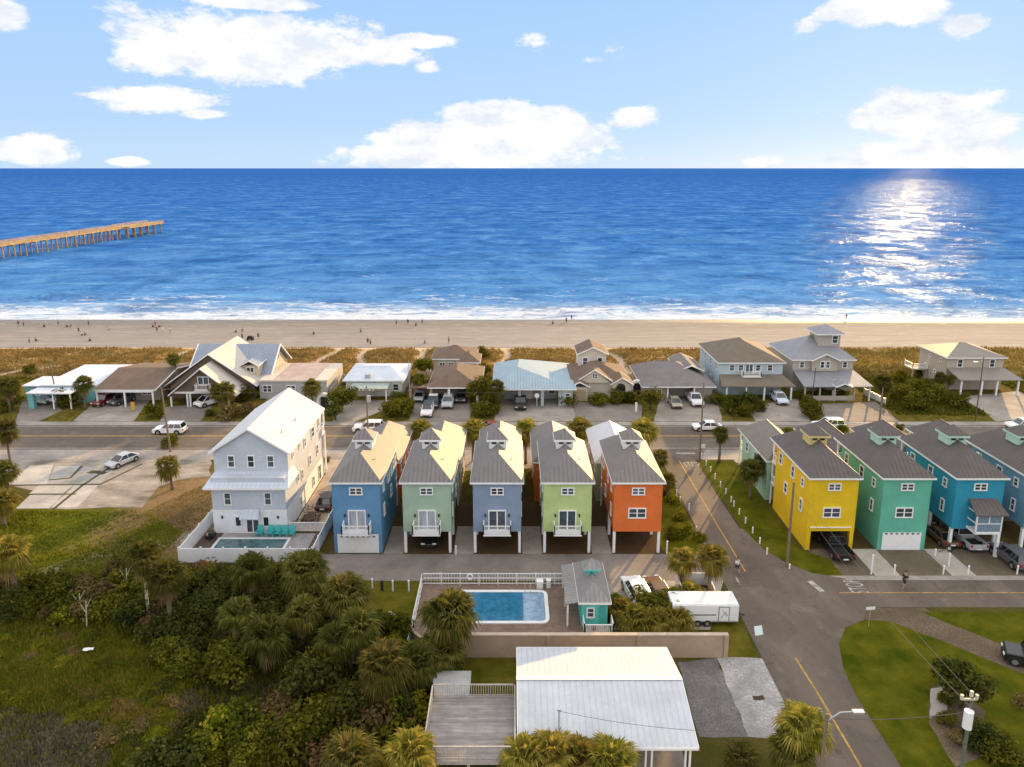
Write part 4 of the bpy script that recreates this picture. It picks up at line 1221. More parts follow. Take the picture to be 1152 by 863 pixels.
# lean-to roof on the left
r = MB(); A = [(4.75, 56.3, 2.35), (5.86, 56.3, 2.55), (5.86, 62.5, 2.55), (4.75, 62.5, 2.35)]
r.poly(A); r.poly([(x, y, z - .1) for x, y, z in reversed(A)])
for i in range(4):
    p, q = A[i], A[(i + 1) % 4]; r.poly([(p[0], p[1], p[2] - .1), (q[0], q[1], q[2] - .1), q, p])
r.build('lean_to_roof', GW, t)
for y in (56.45, 59.4, 62.35): MB().box(4.85, 5.0, y - .07, y + .07, .05, 2.27).build('post', WHITE, t)
MB().box(6.5, 8.6, 55.0, 56.38, .05, .2).build('porch_floor', WOODF, t)
railing(t, [(6.3, 56.3), (6.3, 55.05), (8.8, 55.05), (8.8, 56.3)], .2, 1.0, WHITE, .16)
window(t, (6.95, 56.4, 1.45), (0, -1), .5, .8, 1, 2); 
b = MB(); b.box(7.7, 8.3, 56.33, 56.398, .2, 2.1); b.build('door', mat('teal_door', (.06, .36, .33), .5, .1, 2), t)
t = thing('potted_plant', 'dark leafy potted plant on the pool house porch', 'plant', 7.2, 55.7, .2)
MB().cyl((7.2, 55.7, .2), (7.2, 55.7, .55), .16, .22, 10).build('pot', mat('terracotta', (.3, .12, .06), .8), t)

# tan garden wall
t = thing('garden_wall', 'long tan stucco wall below the pool deck', 'wall', 6.5, 52.5, 0)
MB().box(-4.4, 17.9, 52.36, 52.62, 0, 2.05).build('wall_body', TANW, t)
MB().box(-4.45, 17.95, 52.3, 52.68, 2.052, 2.14).build('coping', mat('tan_coping', (.46, .37, .28), .85, .12, 1), t)
for x in (-4.4, 3.0, 10.5, 17.75): MB().box(x - .16, x + .2, 52.26, 52.72, 0, 2.05).build('pier', TANW, t)
t = thing('garden_wall', 'low tan wall running diagonally left of the pool deck under the palms', 'wall', -8, 54, 0)
P = [G(438, 691, .6), G(476, 722, .6), (-4.5, 52.6)]
b = MB()
for p, q in zip(P[:-1], P[1:]):
    p = Vector((*p, 0)); q = Vector((*q, 0)); u = q - p; n = Vector((-u.y, u.x, 0)).normalized()
    b.obox((p + q) / 2 + Vector((0, 0, .45)), u / 2, n * .13, (0, 0, .45))
b.build('wall_body', TANW, t)

# ---- big white-roofed shed and timber deck -------------------------------
t = thing('metal_roof_shed', 'long low building under a big white ribbed metal roof', 'building', 6.2, 44.4, 0)
MB().box(.9, 8.3, 40.5, 48.6, 0, 3.1).build('wall', wallmat('pale_shed', (.52, .50, .46)), t)
gable(t, .7, 11.75, 39.8, 49.0, 3.1, 1.15, .32, ROOFBIG, axis='x')
MB().box(.3, 12.1, 44.22, 44.58, 4.42, 4.46).build('ridge_cap', WHITE, t)
for x in (8.75, 9.15, 11.35, 11.65): MB().box(x - .06, x + .06, 39.75, 39.87, 0, 3.05).build('post', WHITE, t)
for x in (8.75, 11.65): MB().box(x - .06, x + .06, 48.6, 48.72, 0, 3.05).build('post', WHITE, t)
window(t, (3.5, 40.5, 1.7), (0, -1), 1.2, 1.0, 2, 2); window(t, (8.3, 44.5, 1.7), (1, 0), 1.2, 1.0, 2, 2)
MB().box(8.35, 11.9, 40.0, 48.5, .012, .06).build('carport_slab', CONCD, t)
t = thing('timber_deck', 'weathered grey timber deck on posts beside the white metal roof', 'deck', -2.8, 42, 0)
dx0, dx1, dy0, dy1 = -5.75, .25, 39.15, 44.85
MB().box(dx0, dx1, dy0, dy1, 2.45, 2.6).build('deck_boards', WOODG, t)
for y in (dy0 + .1, 42, dy1 - .1):
    for x in (dx0 + .1, -2.8, dx1 - .12): MB().box(x - .08, x + .08, y - .08, y + .08, 0, 2.448).build('post', WOODF, t)
MB().box(dx0, dx1, dy0 - .05, dy0 - .002, 2.3, 2.6).build('rim_board', WOODF, t)
railing(t, [(dx1 - .05, dy0 + .05), (dx0 + .05, dy0 + .05), (dx0 + .05, dy1 - .05), (dx1 - .05, dy1 - .05), (dx1 - .05, dy0 + .05)], 2.6, 1.02, WOODF, .17, bal=.022)
t = thing('garden_shed', 'small shed with a flat grey roof behind the timber deck', 'shed', -4.6, 46.3, 0)
MB().box(-5.75, -3.3, 45.2, 47.5, 0, 2.3).build('wall', wallmat('pale_shed', (.52, .50, .46)), t)
MB().box(-5.9, -3.1, 45.0, 47.7, 2.302, 2.42).build('roof', mat('flat_grey_roof', (.36, .36, .35), .8, .15, 1), t)

# ---- houses on the sea side of the road -----------------------------------
# 1 teal flat-roofed house
t = thing('beach_house', 'low teal house with flat white roofs at the far left of the beach row', 'house', -77, 122, 0, 'houses along the beach')
TL = wallmat('aqua', (.20, .50, .50)); FW = mat('flat_white_roof', (.60, .63, .68), .7, .12, .3)
MB().box(-81.2, -72.2, 118.2, 130.6, 0, 3.0).box(-85, -81.21, 119, 124, 0, 2.7).build('wall', TL, t)
b = MB(); b.box(-81.5, -71.8, 117.9, 131, 3.002, 3.25); b.build('roof', FW, t)
MB().box(-85.3, -81.52, 118.6, 124.4, 2.702, 2.9).build('side_roof', FW, t)
MB().box(-82.0, -74.4, 114.6, 117.88, 2.65, 2.82).build('carport_roof', FW, t)
MB().box(-81.8, -80.9, 114.8, 115.5, 0, 2.648).build('pillar', TL, t)
for x in (-77.5, -74.6): MB().box(x - .1, x + .1, 114.7, 114.9, 0, 2.648).build('post', WHITE, t)
for y in (120, 123, 126, 129): window(t, (-72.2, y, 1.9), (1, 0), 1.3, .9, 2, 1)
window(t, (-83.2, 119, 1.6), (0, -1), 1.2, 1, 2, 1)
# 2 brown low roof
t = thing('beach_house', 'long low house under a wide brown roof, right of the teal house', 'house', -66, 122, 0, 'houses along the beach')
WB = wallmat('grey_tan', (.30, .25, .20))
MB().box(-70.5, -61.8, 119.5, 131, 0, 2.9).build('wall', WB, t)
gable(t, -70.9, -61.0, 116.1, 132.4, 2.95, 1.5, .35, SHBROWN, axis='x')
gable_wall(MB(), -70.4, -61.5, 116.6, 131.9, 2.6, 2.85, 1.35, axis='x').build('gable_wall', WB, t)
MB().box(-70.9, -61.0, 115.75, 116.05, 2.6, 2.9).build('carport_beam', WHITE, t)
for x in (-70.7, -66, -61.2): MB().box(x - .12, x + .12, 115.8, 116.04, 0, 2.6).build('post', WHITE, t)
window(t, (-69.3, 119.5, 1.7), (0, -1), .9, 1.1, 1, 1, glass=mat('pale_blind', (.5, .56, .6), .5)); window(t, (-64, 119.5, 1.6), (0, -1), 1.6, 1.0, 2, 1)
# 3 craftsman gables
t = thing('beach_house', 'brown shingled house with white gable boards and a balcony under cream roofs', 'house', -52, 122, 0, 'houses along the beach')
WS = mat('wall_brown_shingle', (.16, .115, .085), .9, .15, 1, kind='siding'); RC = mat('cream_seam_roof', (.55, .50, .44), .5, .08, .6, kind='seam', p=.5); RBG = mat('blue_grey_seam_roof', (.27, .31, .38), .5, .08, .6, kind='seam', p=.5)
b = MB(); gable_wall(b, -60.4, -45.5, 120.6, 132, 0, 2.4, 5.6).build('wall', WS, t)
gable(t, -60.8, -45.1, 120.2, 133, 2.4, 5.75, .3, RC, fw=.12)
gable_wall(MB(), -57.6, -47.9, 116.4, 120.58, 2.55, 2.6, 4.0).build('gable_front', WS, t)
gable(t, -58.2, -47.2, 116.0, 120.15, 2.0, 4.75, .3, RC, fw=.14)
window(t, (-52.6, 116.4, 4.5), (0, -1), 1.7, 1.2, 2, 1)
bf = MB().box(-53.9, -51.3, 115.2, 116.38, 2.9, 3.05).build('balcony_floor', WHITE, t)
railing(bf, [(-53.8, 116.3), (-53.8, 115.3), (-51.4, 115.3), (-51.4, 116.3)], 3.05, .95, WHITE, .2)
MB().box(-57.7, -47.8, 116.2, 116.39, 2.25, 2.56).build('porch_beam', WHITE, t)
for x in (-58.2, -55.4, -54.9, -48.4): MB().box(x - .11, x + .11, 115.9, 116.19, 0, 2.25 if x > -58 else 1.8).build('post', WHITE, t)
gable_wall(MB(), -58.3, -44.3, 124.6, 135.4, 0, 3.0, 4.0, axis='x').build('rear_wall', wallmat('cream_side', (.55, .46, .34)), t)
gable(t, -58.6, -44.0, 124.2, 135.8, 3.0, 4.45, .3, RBG, axis='x', fw=.2)
MB().box(-48.4, -45.6, 123.1, 127.0, 3.2, 5.3).build('dormer_wall', wallmat('cream_side', (.55, .46, .34)), t)
gable(t, -48.4, -45.6, 122.9, 127.6, 5.3, .9, .3, RBG, axis='y')
window(t, (-47, 123.1, 4.5), (0, -1), 1.2, .8, 2, 1)
for y in (127.5, 130, 132.5): window(t, (-44.3, y, 2.2), (1, 0), 1.2, 1.4, 2, 1)
window(t, (-44.3, 130, 5.2), (1, 0), 1.2, 1.2, 2, 1)
# 4 cream flat roof
t = thing('beach_house', 'low pale grey house with a flat pinkish roof behind the white three storey house', 'house', -38.8, 126, 0, 'houses along the beach')
WC = wallmat('pale_grey', (.42, .42, .42)); FP_ = mat('flat_pink_roof', (.40, .32, .29), .85, .15, .4)
MB().box(-44.6, -32.7, 120.4, 132.5, 0, 3.1).build('wall', WC, t)
MB().box(-42.2, -35.0, 120.7, 132.2, 3.102, 3.25).build('roof', FP_, t)
MB().box(-44.8, -32.5, 120.2, 120.5, 3.102, 3.4).box(-34.9, -32.6, 120.6, 128, 3.102, 3.3).box(-44.7, -42.3, 120.6, 132, 3.102, 3.28).build('parapet', mat('cream_render', (.55, .50, .43), .8), t)
for x in (-43.2, -39, -35): window(t, (x, 120.4, 1.8), (0, -1), 1.4, 1.1, 2, 2)
# 5 white low roof with carport
t = thing('beach_house', 'low white house with a pale green carport roof, right of the palm clump', 'house', -24, 125, 0, 'houses along the beach')
WW = wallmat('soft_white', (.60, .60, .58))
MB().box(-29.6, -19.6, 121.6, 132, 0, 2.95).build('wall', WW, t)
hip(t, -29.6, -19.6, 121.6, 132, 2.95, 1.0, .45, mat('pale_metal_roof', (.50, .56, .64), .55, .1, .5, kind='seam', p=.5), ridge=((-26.5, 127), (-22.5, 127)))
MB().box(-28.2, -21.6, 117.6, 121.1, 2.5, 2.66).build('carport_roof', mat('pale_green_roof', (.30, .37, .34), .6, .12, .5, kind='seam', p=.5), t)
for x in (-28, -21.8): MB().box(x - .09, x + .09, 117.7, 117.88, 0, 2.498).build('post', WHITE, t)
MB().box(-26.2, -25.2, 121.9, 122.9, 2.9, 3.9).build('roof_unit', STEEL, t)
window(t, (-20.7, 121.6, 1.7), (0, -1), .9, 1.1, 1, 2)
# 6 brown hip roof with garages
t = thing('beach_house', 'brown hip roofed house with open garage bays full of cars', 'house', -10.5, 124, 0, 'houses along the beach')
WT = wallmat('tan_lap', (.34, .27, .20))
MB().box(-13.8, -6.2, 121.5, 130, 0, 2.8).box(-17.6, -13.81, 121.5, 128, 0, 2.5).build('wall', WT, t)
hip(t, -14.2, -5.6, 117.7, 130.5, 2.85, 1.9, .4, SHBROWN)
MB().box(-17.8, -14.61, 118.2, 128.3, 2.52, 2.7).build('side_roof', SHBROWN, t)
for x in (-17.6, -14, -10.9, -6.0): MB().box(x - .2, x + .2, 117.6, 118.0, 0, 2.5 if x < -17 else 2.83).build('pillar', WHITE if x > -12 else WT, t)
window(t, (-8, 121.5, 1.6), (0, -1), 1.4, 1, 2, 1)
# 6b rear house
t = thing('beach_house', 'cream house with brown hip roofs on the dune behind the brown garage house', 'house', -11, 136, 0, 'houses along the beach')
MB().box(-15.2, -7.3, 133, 140, 0, 3.8).box(-10.2, -6.6, 131.6, 132.99, 0, 3.4).build('wall', wallmat('cream', (.58, .50, .38)), t)
hip(t, -15.2, -7.3, 133, 140, 3.8, 1.7, .45, SHBROWN); hip(t, -10.2, -6.4, 131.6, 137.5, 3.45, 1.3, .35, SHBROWN)
for x in (-13.5, -11.8): window(t, (x, 133, 2.6), (0, -1), .9, .9, 2, 1)
window(t, (-8.4, 131.6, 2.3), (0, -1), .9, 1.0, 2, 1)
# 7 pale blue roof
t = thing('beach_house', 'house with pale blue metal hip roof over open carports', 'house', 2, 123, 0, 'houses along the beach')
WL = wallmat('pale_blue_lap', (.40, .47, .50))
MB().box(-2.6, 10.2, 120.2, 131.5, 0, 2.95).build('wall', WL, t)
hip(t, -3.0, 10.6, 116.3, 132, 3.0, 2.3, .4, ROOFB, ridge=((1.0, 121.8), (1.4, 127)))
for x in (-2.7, 1.3, 5.2, 8.2): MB().box(x - .25, x + .25, 116.3, 116.6, 0, 2.98).build('pillar', WL, t)
MB().box(8.5, 10.4, 116.35, 120.1, 0, 2.97).build('store_room', WL, t)
MB().box(1.8, 3.6, 120.08, 120.19, .05, 2.3).build('garage_door', WHITE, t)
window(t, (7.0, 120.2, 1.6), (0, -1), .9, 1.2, 1, 2); window(t, (9.5, 116.35, 1.7), (0, -1), .7, 1.0, 1, 2)
# 8 many-gabled beige house
t = thing('beach_house', 'many gabled cream house with a square upper storey and arched front window', 'house', 15.5, 125, 0, 'houses along the beach')
WCr = wallmat('warm_cream', (.60, .55, .46))
MB().box(10.4, 20.6, 121.0, 131, 0, 3.0).build('wall', WCr, t)
gable_wall(MB(), 12.3, 17.4, 126.8, 132.6, 3.0, 6.4, 1.3, 'y').build('upper_wall', WCr, t)
gable(t, 12.3, 17.4, 126.8, 132.6, 6.35, 1.35, .35, SHBROWN, 'y')
for x in (13.5, 16.2): window(t, (x, 126.8, 5.0), (0, -1), .8, 1.4, 1, 2)
hip(t, 10.4, 20.6, 121.3, 131, 3.0, 2.2, .4, SHBROWN)
gable_wall(MB(), 11.8, 17.2, 120.4, 125.5, 2.9, 3.1, 2.0, 'y').build('front_gable', WCr, t)
gable(t, 11.6, 17.4, 120.3, 125.5, 3.2, 2.1, .3, SHBROWN, 'y')
window(t, (14.6, 120.4, 4.1), (0, -1), .7, .8, 2, 2)
gable_wall(MB(), 17.6, 20.9, 119.7, 122.5, 0, 2.7, 1.2, 'y').build('window_bay', WCr, t)
gable(t, 17.5, 21.0, 119.6, 123, 2.8, 1.25, .3, SHBROWN, 'y')
b = MB(); b.poly([(18.3, 119.67, .7)] + [(19.9, 119.67, .7)] + [(19.1 + .8 * cos(radians(a)), 119.67, 2.2 + .8 * sin(radians(a))) for a in range(0, 181, 20)]); b.build('arched_window', GLASS, t)
MB().box(10.3, 13.2, 118.9, 120.95, 0, 2.5).build('garage_wall', WCr, t)
gable(t, 10.2, 13.3, 118.8, 121.2, 2.6, .9, .25, SHBROWN, 'y')
MB().box(10.6, 12.9, 118.84, 118.89, .05, 2.1).build('garage_door', mat('tan_door', (.42, .33, .20), .7, .08, 2), t)
# 9 grey hip low
t = thing('beach_house', 'wide single storey house with grey hip roof, two cars in front', 'house', 29, 124, 0, 'houses along the beach')
WG = wallmat('greige', (.36, .33, .30))
MB().box(22.9, 35.0, 121.5, 131, 0, 2.75).box(22.9, 27.0, 119, 121.49, 0, 2.7).box(31.8, 35.0, 119, 121.49, 0, 2.7).build('wall', WG, t)
hip(t, 22.9, 35.0, 118.4, 131.5, 2.78, 2.3, .4, SHGREY, ridge=((26.0, 126.5), (30.0, 126.5)))
gable(t, 30.2, 34.6, 124, 132.5, 4.0, 1.0, .2, SHGREY, 'y')
for x in (27.1, 31.7): MB().box(x - .12, x + .12, 118.4, 118.65, 0, 2.76).build('pillar', WHITE, t)
window(t, (25.3, 119, 1.5), (0, -1), 1.5, 1.1, 2, 2)
# 10 pale blue two storey
t = thing('beach_house', 'pale blue two storey house with brown hip roof and wide front porch', 'house', 43, 128, 0, 'houses along the beach')
WPB = wallmat('powder_blue', (.42, .52, .58))
MB().box(37.1, 48.4, 122.6, 136, 0, 5.9).build('wall', WPB, t)
hip(t, 37.1, 48.4, 122.6, 136, 5.92, 2.7, .4, SHTAN)
r = MB(); zz = 2.65
A = [(36.6, 119.0, zz), (49.6, 119.0, zz), (48.4, 122.59, zz + 1.15), (37.1, 122.59, zz + 1.15)]
r.poly(A); r.poly([(x, y, z - .15) for x, y, z in reversed(A)])
for i in range(4):
    p, q = A[i], A[(i + 1) % 4]; r.poly([(p[0], p[1], p[2] - .15), (q[0], q[1], q[2] - .15), q, p])
r.build('porch_roof', SHTAN, t)
for x in (37.6, 41.0, 44.2, 48.9): MB().box(x - .13, x + .13, 119.2, 119.46, 0, 2.5).build('post', WHITE, t)
for x in (39.3, 40.9, 44.0, 46.1): window(t, (x, 122.6, 5.0), (0, -1), .75, 1.0, 1, 2)
window(t, (42.4, 122.6, 4.8), (0, -1), 1.2, 1.6, 2, 1, name='glass_door')
bf = MB().box(40.9, 44.3, 121.3, 122.58, 3.55, 3.7).build('balcony_floor', WHITE, t)
railing(bf, [(41, 122.5), (41, 121.4), (44.2, 121.4), (44.2, 122.5)], 3.7, .95, WHITE, .2)
for y in (124.5, 128, 132): 
    for z in (1.6, 4.8): window(t, (37.1, y, z), (-1, 0), .8, 1.0, 1, 2)
# 11 grey tower house
t = thing('beach_house', 'grey roofed house with a square lookout tower above its centre', 'house', 56.5, 129, 0, 'houses along the beach')
WGy = wallmat('stone_grey', (.42, .38, .33)); RGT = mat('cool_grey_seam_roof', (.27, .27, .29), .45, .1, .6, kind='seam', p=.5, metal=.15)
MB().box(51.0, 61.9, 124.6, 136, 0, 5.9).build('wall', WGy, t)
hip(t, 51.0, 61.9, 124.6, 136, 5.92, 3.1, .4, RGT, ridge=((55.8, 130), (58.4, 130.4)))
MB().box(56.6, 60.6, 127.6, 131.6, 6.5, 10.0).build('tower_wall', WGy, t)
hip(t, 56.6, 60.6, 127.6, 131.6, 10.0, 1.35, .65, RGT, name='tower_roof')
window(t, (60.6, 129.6, 8.9), (1, 0), 1.6, 1.4, 2, 1); window(t, (59.6, 127.6, 9.0), (0, -1), .9, 1.3, 1, 2)
gable_wall(MB(), 54.2, 58.8, 123.9, 128, 4.0, 5.9, 1.2, 'y').build('bay_wall', WGy, t)
gable(t, 54.2, 58.8, 123.8, 128.5, 5.95, 1.25, .3, RGT, 'y')
for x in (56.0, 57.0): window(t, (x, 123.9, 5.2), (0, -1), .6, 1.1, 1, 2)
for x in (52.6, 60.4): window(t, (x, 124.6, 5.0), (0, -1), .7, 1.0, 1, 2)
r = MB(); zz = 2.75
A = [(50.8, 118.6, zz), (62.9, 118.6, zz), (62.0, 124.59, zz + 1.3), (51.0, 124.59, zz + 1.3)]
r.poly(A); r.poly([(x, y, z - .15) for x, y, z in reversed(A)])
for i in range(4):
    p, q = A[i], A[(i + 1) % 4]; r.poly([(p[0], p[1], p[2] - .15), (q[0], q[1], q[2] - .15), q, p])
r.build('porch_roof', RGT, t)
gable(t, 56.2, 58.8, 118.0, 120.6, 2.85, .55, .15, RGT, 'y')
for x in (51.2, 53.8, 56.4, 59.8, 62.5): MB().box(x - .12, x + .12, 118.9, 119.15, 0, 2.6).build('post', WHITE if x > 60 else WGy, t)
MB().box(51.3, 59.7, 118.95, 119.02, .1, .95).build('porch_skirt', WGy, t)
# 12 grey cream house at right
t = thing('beach_house', 'greige two storey house with tall white porch posts at the far right', 'house', 84.5, 129, 0, 'houses along the beach')
WG2 = wallmat('light_taupe', (.44, .38, .31)); RT = mat('tan_metal_roof', (.25, .215, .185), .5, .1, .6, kind='seam', p=.5)
MB().box(79.6, 89.9, 125.6, 134.5, 0, 6.0).build('wall', WG2, t)
hip(t, 79.6, 89.9, 125.6, 134.5, 6.02, 1.6, .4, RT)
r = MB(); zz = 3.0
A = [(79.8, 121.7, zz), (91.2, 121.7, zz), (90.0, 125.59, zz + 1.2), (79.6, 125.59, zz + 1.2)]
r.poly(A); r.poly([(x, y, z - .15) for x, y, z in reversed(A)])
for i in range(4):
    p, q = A[i], A[(i + 1) % 4]; r.poly([(p[0], p[1], p[2] - .15), (q[0], q[1], q[2] - .15), q, p])
r.build('porch_roof', RT, t)
for x in (80.4, 84.1, 86.8, 90.6): MB().box(x - .13, x + .13, 122.0, 122.26, 0, 2.85).build('post', WHITE, t)
for x in (81.9, 87.8): window(t, (x, 125.6, 5.0), (0, -1), .8, 1.3, 1, 2)
for (y, z) in ((127.5, 5.1), (131, 5.1), (126.6, 2.2), (129, 2.6), (132, 3.0)): window(t, (79.6, y, z), (-1, 0), .45, .45, 1, 1)
MB().box(76.5, 79.5, 131, 134, 2.2, 2.4).build('side_deck', WOODF, t)
railing(t, [(79.4, 131.1), (76.6, 131.1), (76.6, 133.9)], 2.4, 1, WHITE, .3)
for x in (76.7, 79.3): MB().box(x - .08, x + .08, 131.1, 131.3, 0, 2.2).build('post', WOODF, t)

# white arch gateways and small walls
for (x, y, lab) in ((*G(365.5, 462), 'white round topped garden arch between the palm and the leafy tree'), (*G(716.5, 446), 'white round topped arch over the beach access path')):
    t = thing('garden_arch', lab, 'arch', x, y, 0)
    b = MB(); pts = [(x - 1.0, y, 0), (x - 1.0, y, 1.8)] + [(x + 1.0 * cos(radians(a)), y, 1.9 + 1.0 * sin(radians(a))) for a in range(170, 9, -16)] + [(x + 1.0, y, 1.8), (x + 1.0, y, 0)]
    for p, q in zip(pts[:-1], pts[1:]):
        p = Vector(p); q = Vector(q); u = q - p; n = Vector((u.z, 0, -u.x)).normalized()
        b.obox((p + q) / 2, u / 2 * 1.05, n * .22, (0, .3, 0))
    b.build('arch_frame', WHITE, t, bevel=.02)
    MB().box(x - .7, x + .7, y + .32, y + .36, .05, 2.3).build('gate', BRONZE, t)
t = thing('garden_fence', 'white board fence right of the lookout tower house', 'fence', 64.5, 121, 0)
p, q = G(972, 440, .6), G(996, 452, .6)
b = MB(); p = Vector((*p, 0)); q = Vector((*q, 0)); u = q - p; n = Vector((-u.y, u.x, 0)).normalized()
b.obox((p + q) / 2 + Vector((0, 0, .6)), u / 2, n * .04, (0, 0, .55)); b.build('panel', VINYL, t)
b = MB()
for i in range(6): b.obox(p + u * i / 5 + Vector((0, 0, .65)), (.07, 0, 0), (0, .07, 0), (0, 0, .65))
b.build('post', WHITE, t)
t = thing('garden_fence', 'cream board fence with posts right of the flat pink roofed house', 'fence', -31, 126, 0)
b = MB(); b.box(-32.3, -27.4, 130.4, 130.5, .1, 1.5); b.box(-32.4, -32.3, 121, 130.4, .1, 1.5); b.build('panel', mat('cream_board', (.52, .43, .32), .8, .1, 2, kind='vgroove'), t)
for (x, y) in along((-32.3, 130.45), (-27.4, 130.45), 1.2): MB().box(x - .07, x + .07, y - .15, y - .06, 0, 1.75).build('post', WHITE, t)

# ---- pier -----------------------------------------------------------------
t = thing('fishing_pier', 'long timber fishing pier on rows of piles out in the sea', 'pier', -232, 400, 0)


def pier_x(y): return -239.5 + (y - 334) * (5 / 131.)


PW = 3.0; PZ = 5.3
b = MB(); Y0_, Y1_ = 150, 470
for y in range(Y0_, Y1_, 8):
    xa, xb = pier_x(y), pier_x(y + 8)
    w0 = PW if y < 430 else PW + 2.5
    b.v += [(xa - w0, y, PZ - 1.0), (xa + w0, y, PZ - 1.0), (xb + w0, y + 8, PZ - 1.0), (xb - w0, y + 8, PZ - 1.0), (xa - w0, y, PZ), (xa + w0, y, PZ), (xb + w0, y + 8, PZ), (xb - w0, y + 8, PZ)]
    n = len(b.v) - 8
    for q in ((0, 3, 2, 1), (4, 5, 6, 7), (0, 1, 5, 4), (1, 2, 6, 5), (2, 3, 7, 6), (3, 0, 4, 7)): b.f.append(tuple(n + i for i in q))
b.build('walkway', PIERW, t)
for s in (-1, 1):
    b = MB(); ys = list(range(Y0_, Y1_ + 1, 4))
    for ya, yb in zip(ys[:-1], ys[1:]):
        w0 = PW if ya < 430 else PW + 2.5
        for z in (PZ + 1.15, PZ + .8, PZ + .45): b.cyl((pier_x(ya) + s * (w0 - .1), ya, z), (pier_x(yb) + s * (w0 - .1), yb, z), .13, n=4)
        b.cyl((pier_x(ya) + s * (w0 - .1), ya, PZ), (pier_x(ya) + s * (w0 - .1), ya, PZ + 1.1), .11, n=4)
    b.build('railing', PIERW, t)
for i, y in enumerate([162, 176, 190, 206, 222, 238, 254, 270] + [284 + 7.6 * k for k in range(25)]):
    w0 = PW if y < 428 else PW + 2.3
    for s in (-1, 0, 1):
        x = pier_x(y) + s * (w0 - .4)
        MB().cyl((x + s * .6, y, -6), (x, y, PZ - 1.02), .40, .36, 7).build('pile', PIERW, t)
for k in range(25):
    b = MB(); y = 284 + 7.6 * k; w0 = PW if y < 428 else PW + 2.3
    b.box(pier_x(y) - w0, pier_x(y) + w0, y - .25, y + .25, PZ - 1.6, PZ - 1.005)
    b.build('cross_beam', PIERW, t)
# ------------------------------------------------------------------ plants


def mesh_of(vs, fs, name, m):
    me = bpy.data.meshes.new(name); me.from_pydata(vs, [], fs); me.update(); me.materials.append(m); return me


def leaf_quad(vs, fs, p, n, s, rnd, ar=.55):
    n = n.normalized(); a = n.orthogonal().normalized(); th = rnd.uniform(0, 2 * pi)
    a = (a * cos(th) + n.cross(a) * sin(th)); b_ = n.cross(a)
    k = len(vs)
    vs += [tuple(p - a * s), tuple(p - b_ * s * ar + n * s * .15), tuple(p + a * s), tuple(p + b_ * s * ar + n * s * .15)]
    fs.append((k, k + 1, k + 2, k + 3))


def leaf_cloud(seed, n, lobes, r, flat=.75, leaf=.1, name='crown', m=None, spread=.55, up=.55):
    """crown of radius ~1, leaves on lumpy sub-clumps; centre at origin"""
    rnd = random.Random(seed); vs = []; fs = []
    L = []
    for i in range(lobes):
        d = Vector((rnd.gauss(0, 1), rnd.gauss(0, 1), rnd.gauss(0, 1) * .8)).normalized()
        L.append((d * rnd.uniform(.15, spread + .1), rnd.uniform(.28, .5)))
    for i in range(n):
        c, rr = L[rnd.randrange(lobes)]
        d = Vector((rnd.gauss(0, 1), rnd.gauss(0, 1), rnd.gauss(0, 1) + .25)).normalized()
        q = c + d * rr * (rnd.random() ** .4)
        q.z *= flat
        q *= r
        nn = d + Vector((rnd.gauss(0, .5), rnd.gauss(0, .5), rnd.gauss(0, .4) + up))
        leaf_quad(vs, fs, q, nn, leaf * rnd.uniform(.6, 1.4), rnd)
    return mesh_of(vs, fs, name, m)


def fan_palm(seed, nf=34, R=1.0, hang=10):
    """fronds (green) and a skirt of dry hanging fronds, crown centre at origin"""
    rnd = random.Random(seed)
    out = []
    for kind in (0, 1):
        vs = []; fs = []
        cnt = nf if kind == 0 else hang
        for i in range(cnt):
            az = i * 2.399 + rnd.uniform(-.3, .3)
            if kind == 0:
                e = radians(-48 + 126 * ((i + .5) / cnt) ** .9 + rnd.uniform(-14, 14))
            else: e = radians(rnd.uniform(-80, -45))
            a = Vector((cos(az) * cos(e), sin(az) * cos(e), sin(e)))
            s = Vector((-sin(az), cos(az), 0)); u = s.cross(a) * -1
            if u.z < 0: u = -u
            L = R * rnd.uniform(.6, 1.12) * (.85 if kind else 1)
            p1 = a * L * .42 - Vector((0, 0, .03 * L))
            k = len(vs); w = .018
            vs += [tuple(s * w), tuple(-s * w), tuple(p1 - s * w), tuple(p1 + s * w)]; fs.append((k, k + 1, k + 2, k + 3))
            nl = 17 if kind == 0 else 8
            for j in range(nl):
                f = (j / (nl - 1) - .5) * 2
                th = f * radians(82 if kind == 0 else 40)
                l = a * cos(th) + s * sin(th) + u * (-.28 * abs(f) + rnd.uniform(-.06, .06))
                ll = L * .66 * (1 - .28 * abs(f)) * rnd.uniform(.88, 1.08)
                mid = p1 + l * ll * .55
                tip = p1 + l * ll * .92 - Vector((0, 0, ll * rnd.uniform(.28, .62) * (1.1 if e < .3 else .7)))
                t_ = l.cross(u).normalized() * L * .030
                k = len(vs)
                vs += [tuple(p1), tuple(mid - t_), tuple(mid + t_), tuple(tip)]
                fs.append((k, k + 1, k + 2)); fs.append((k + 1, k + 3, k + 2))
        out.append((vs, fs))
    return out


def palm_proto(seed, nf, mg, hang=10):
    (v1, f1), (v2, f2) = fan_palm(seed, nf, 1.0, hang)
    return mesh_of(v1, f1, 'crown', mg), mesh_of(v2, f2, 'dry_skirt', PALMD)


PALMS = [palm_proto(1, 62, PALM, 16), palm_proto(2, 64, PALMSUN, 18), palm_proto(3, 56, PALM, 10), palm_proto(4, 66, PALMG, 26), palm_proto(5, 80, PALM, 34)]


def part_from(me, name, par, loc=(0, 0, 0), sc=(1, 1, 1), rz=0):
    o = bpy.data.objects.new(name, me); COL.objects.link(o); o.parent = par; o.location = loc; o.scale = sc; o.rotation_euler = (0, 0, rz)
    return o


prnd = random.Random(7)


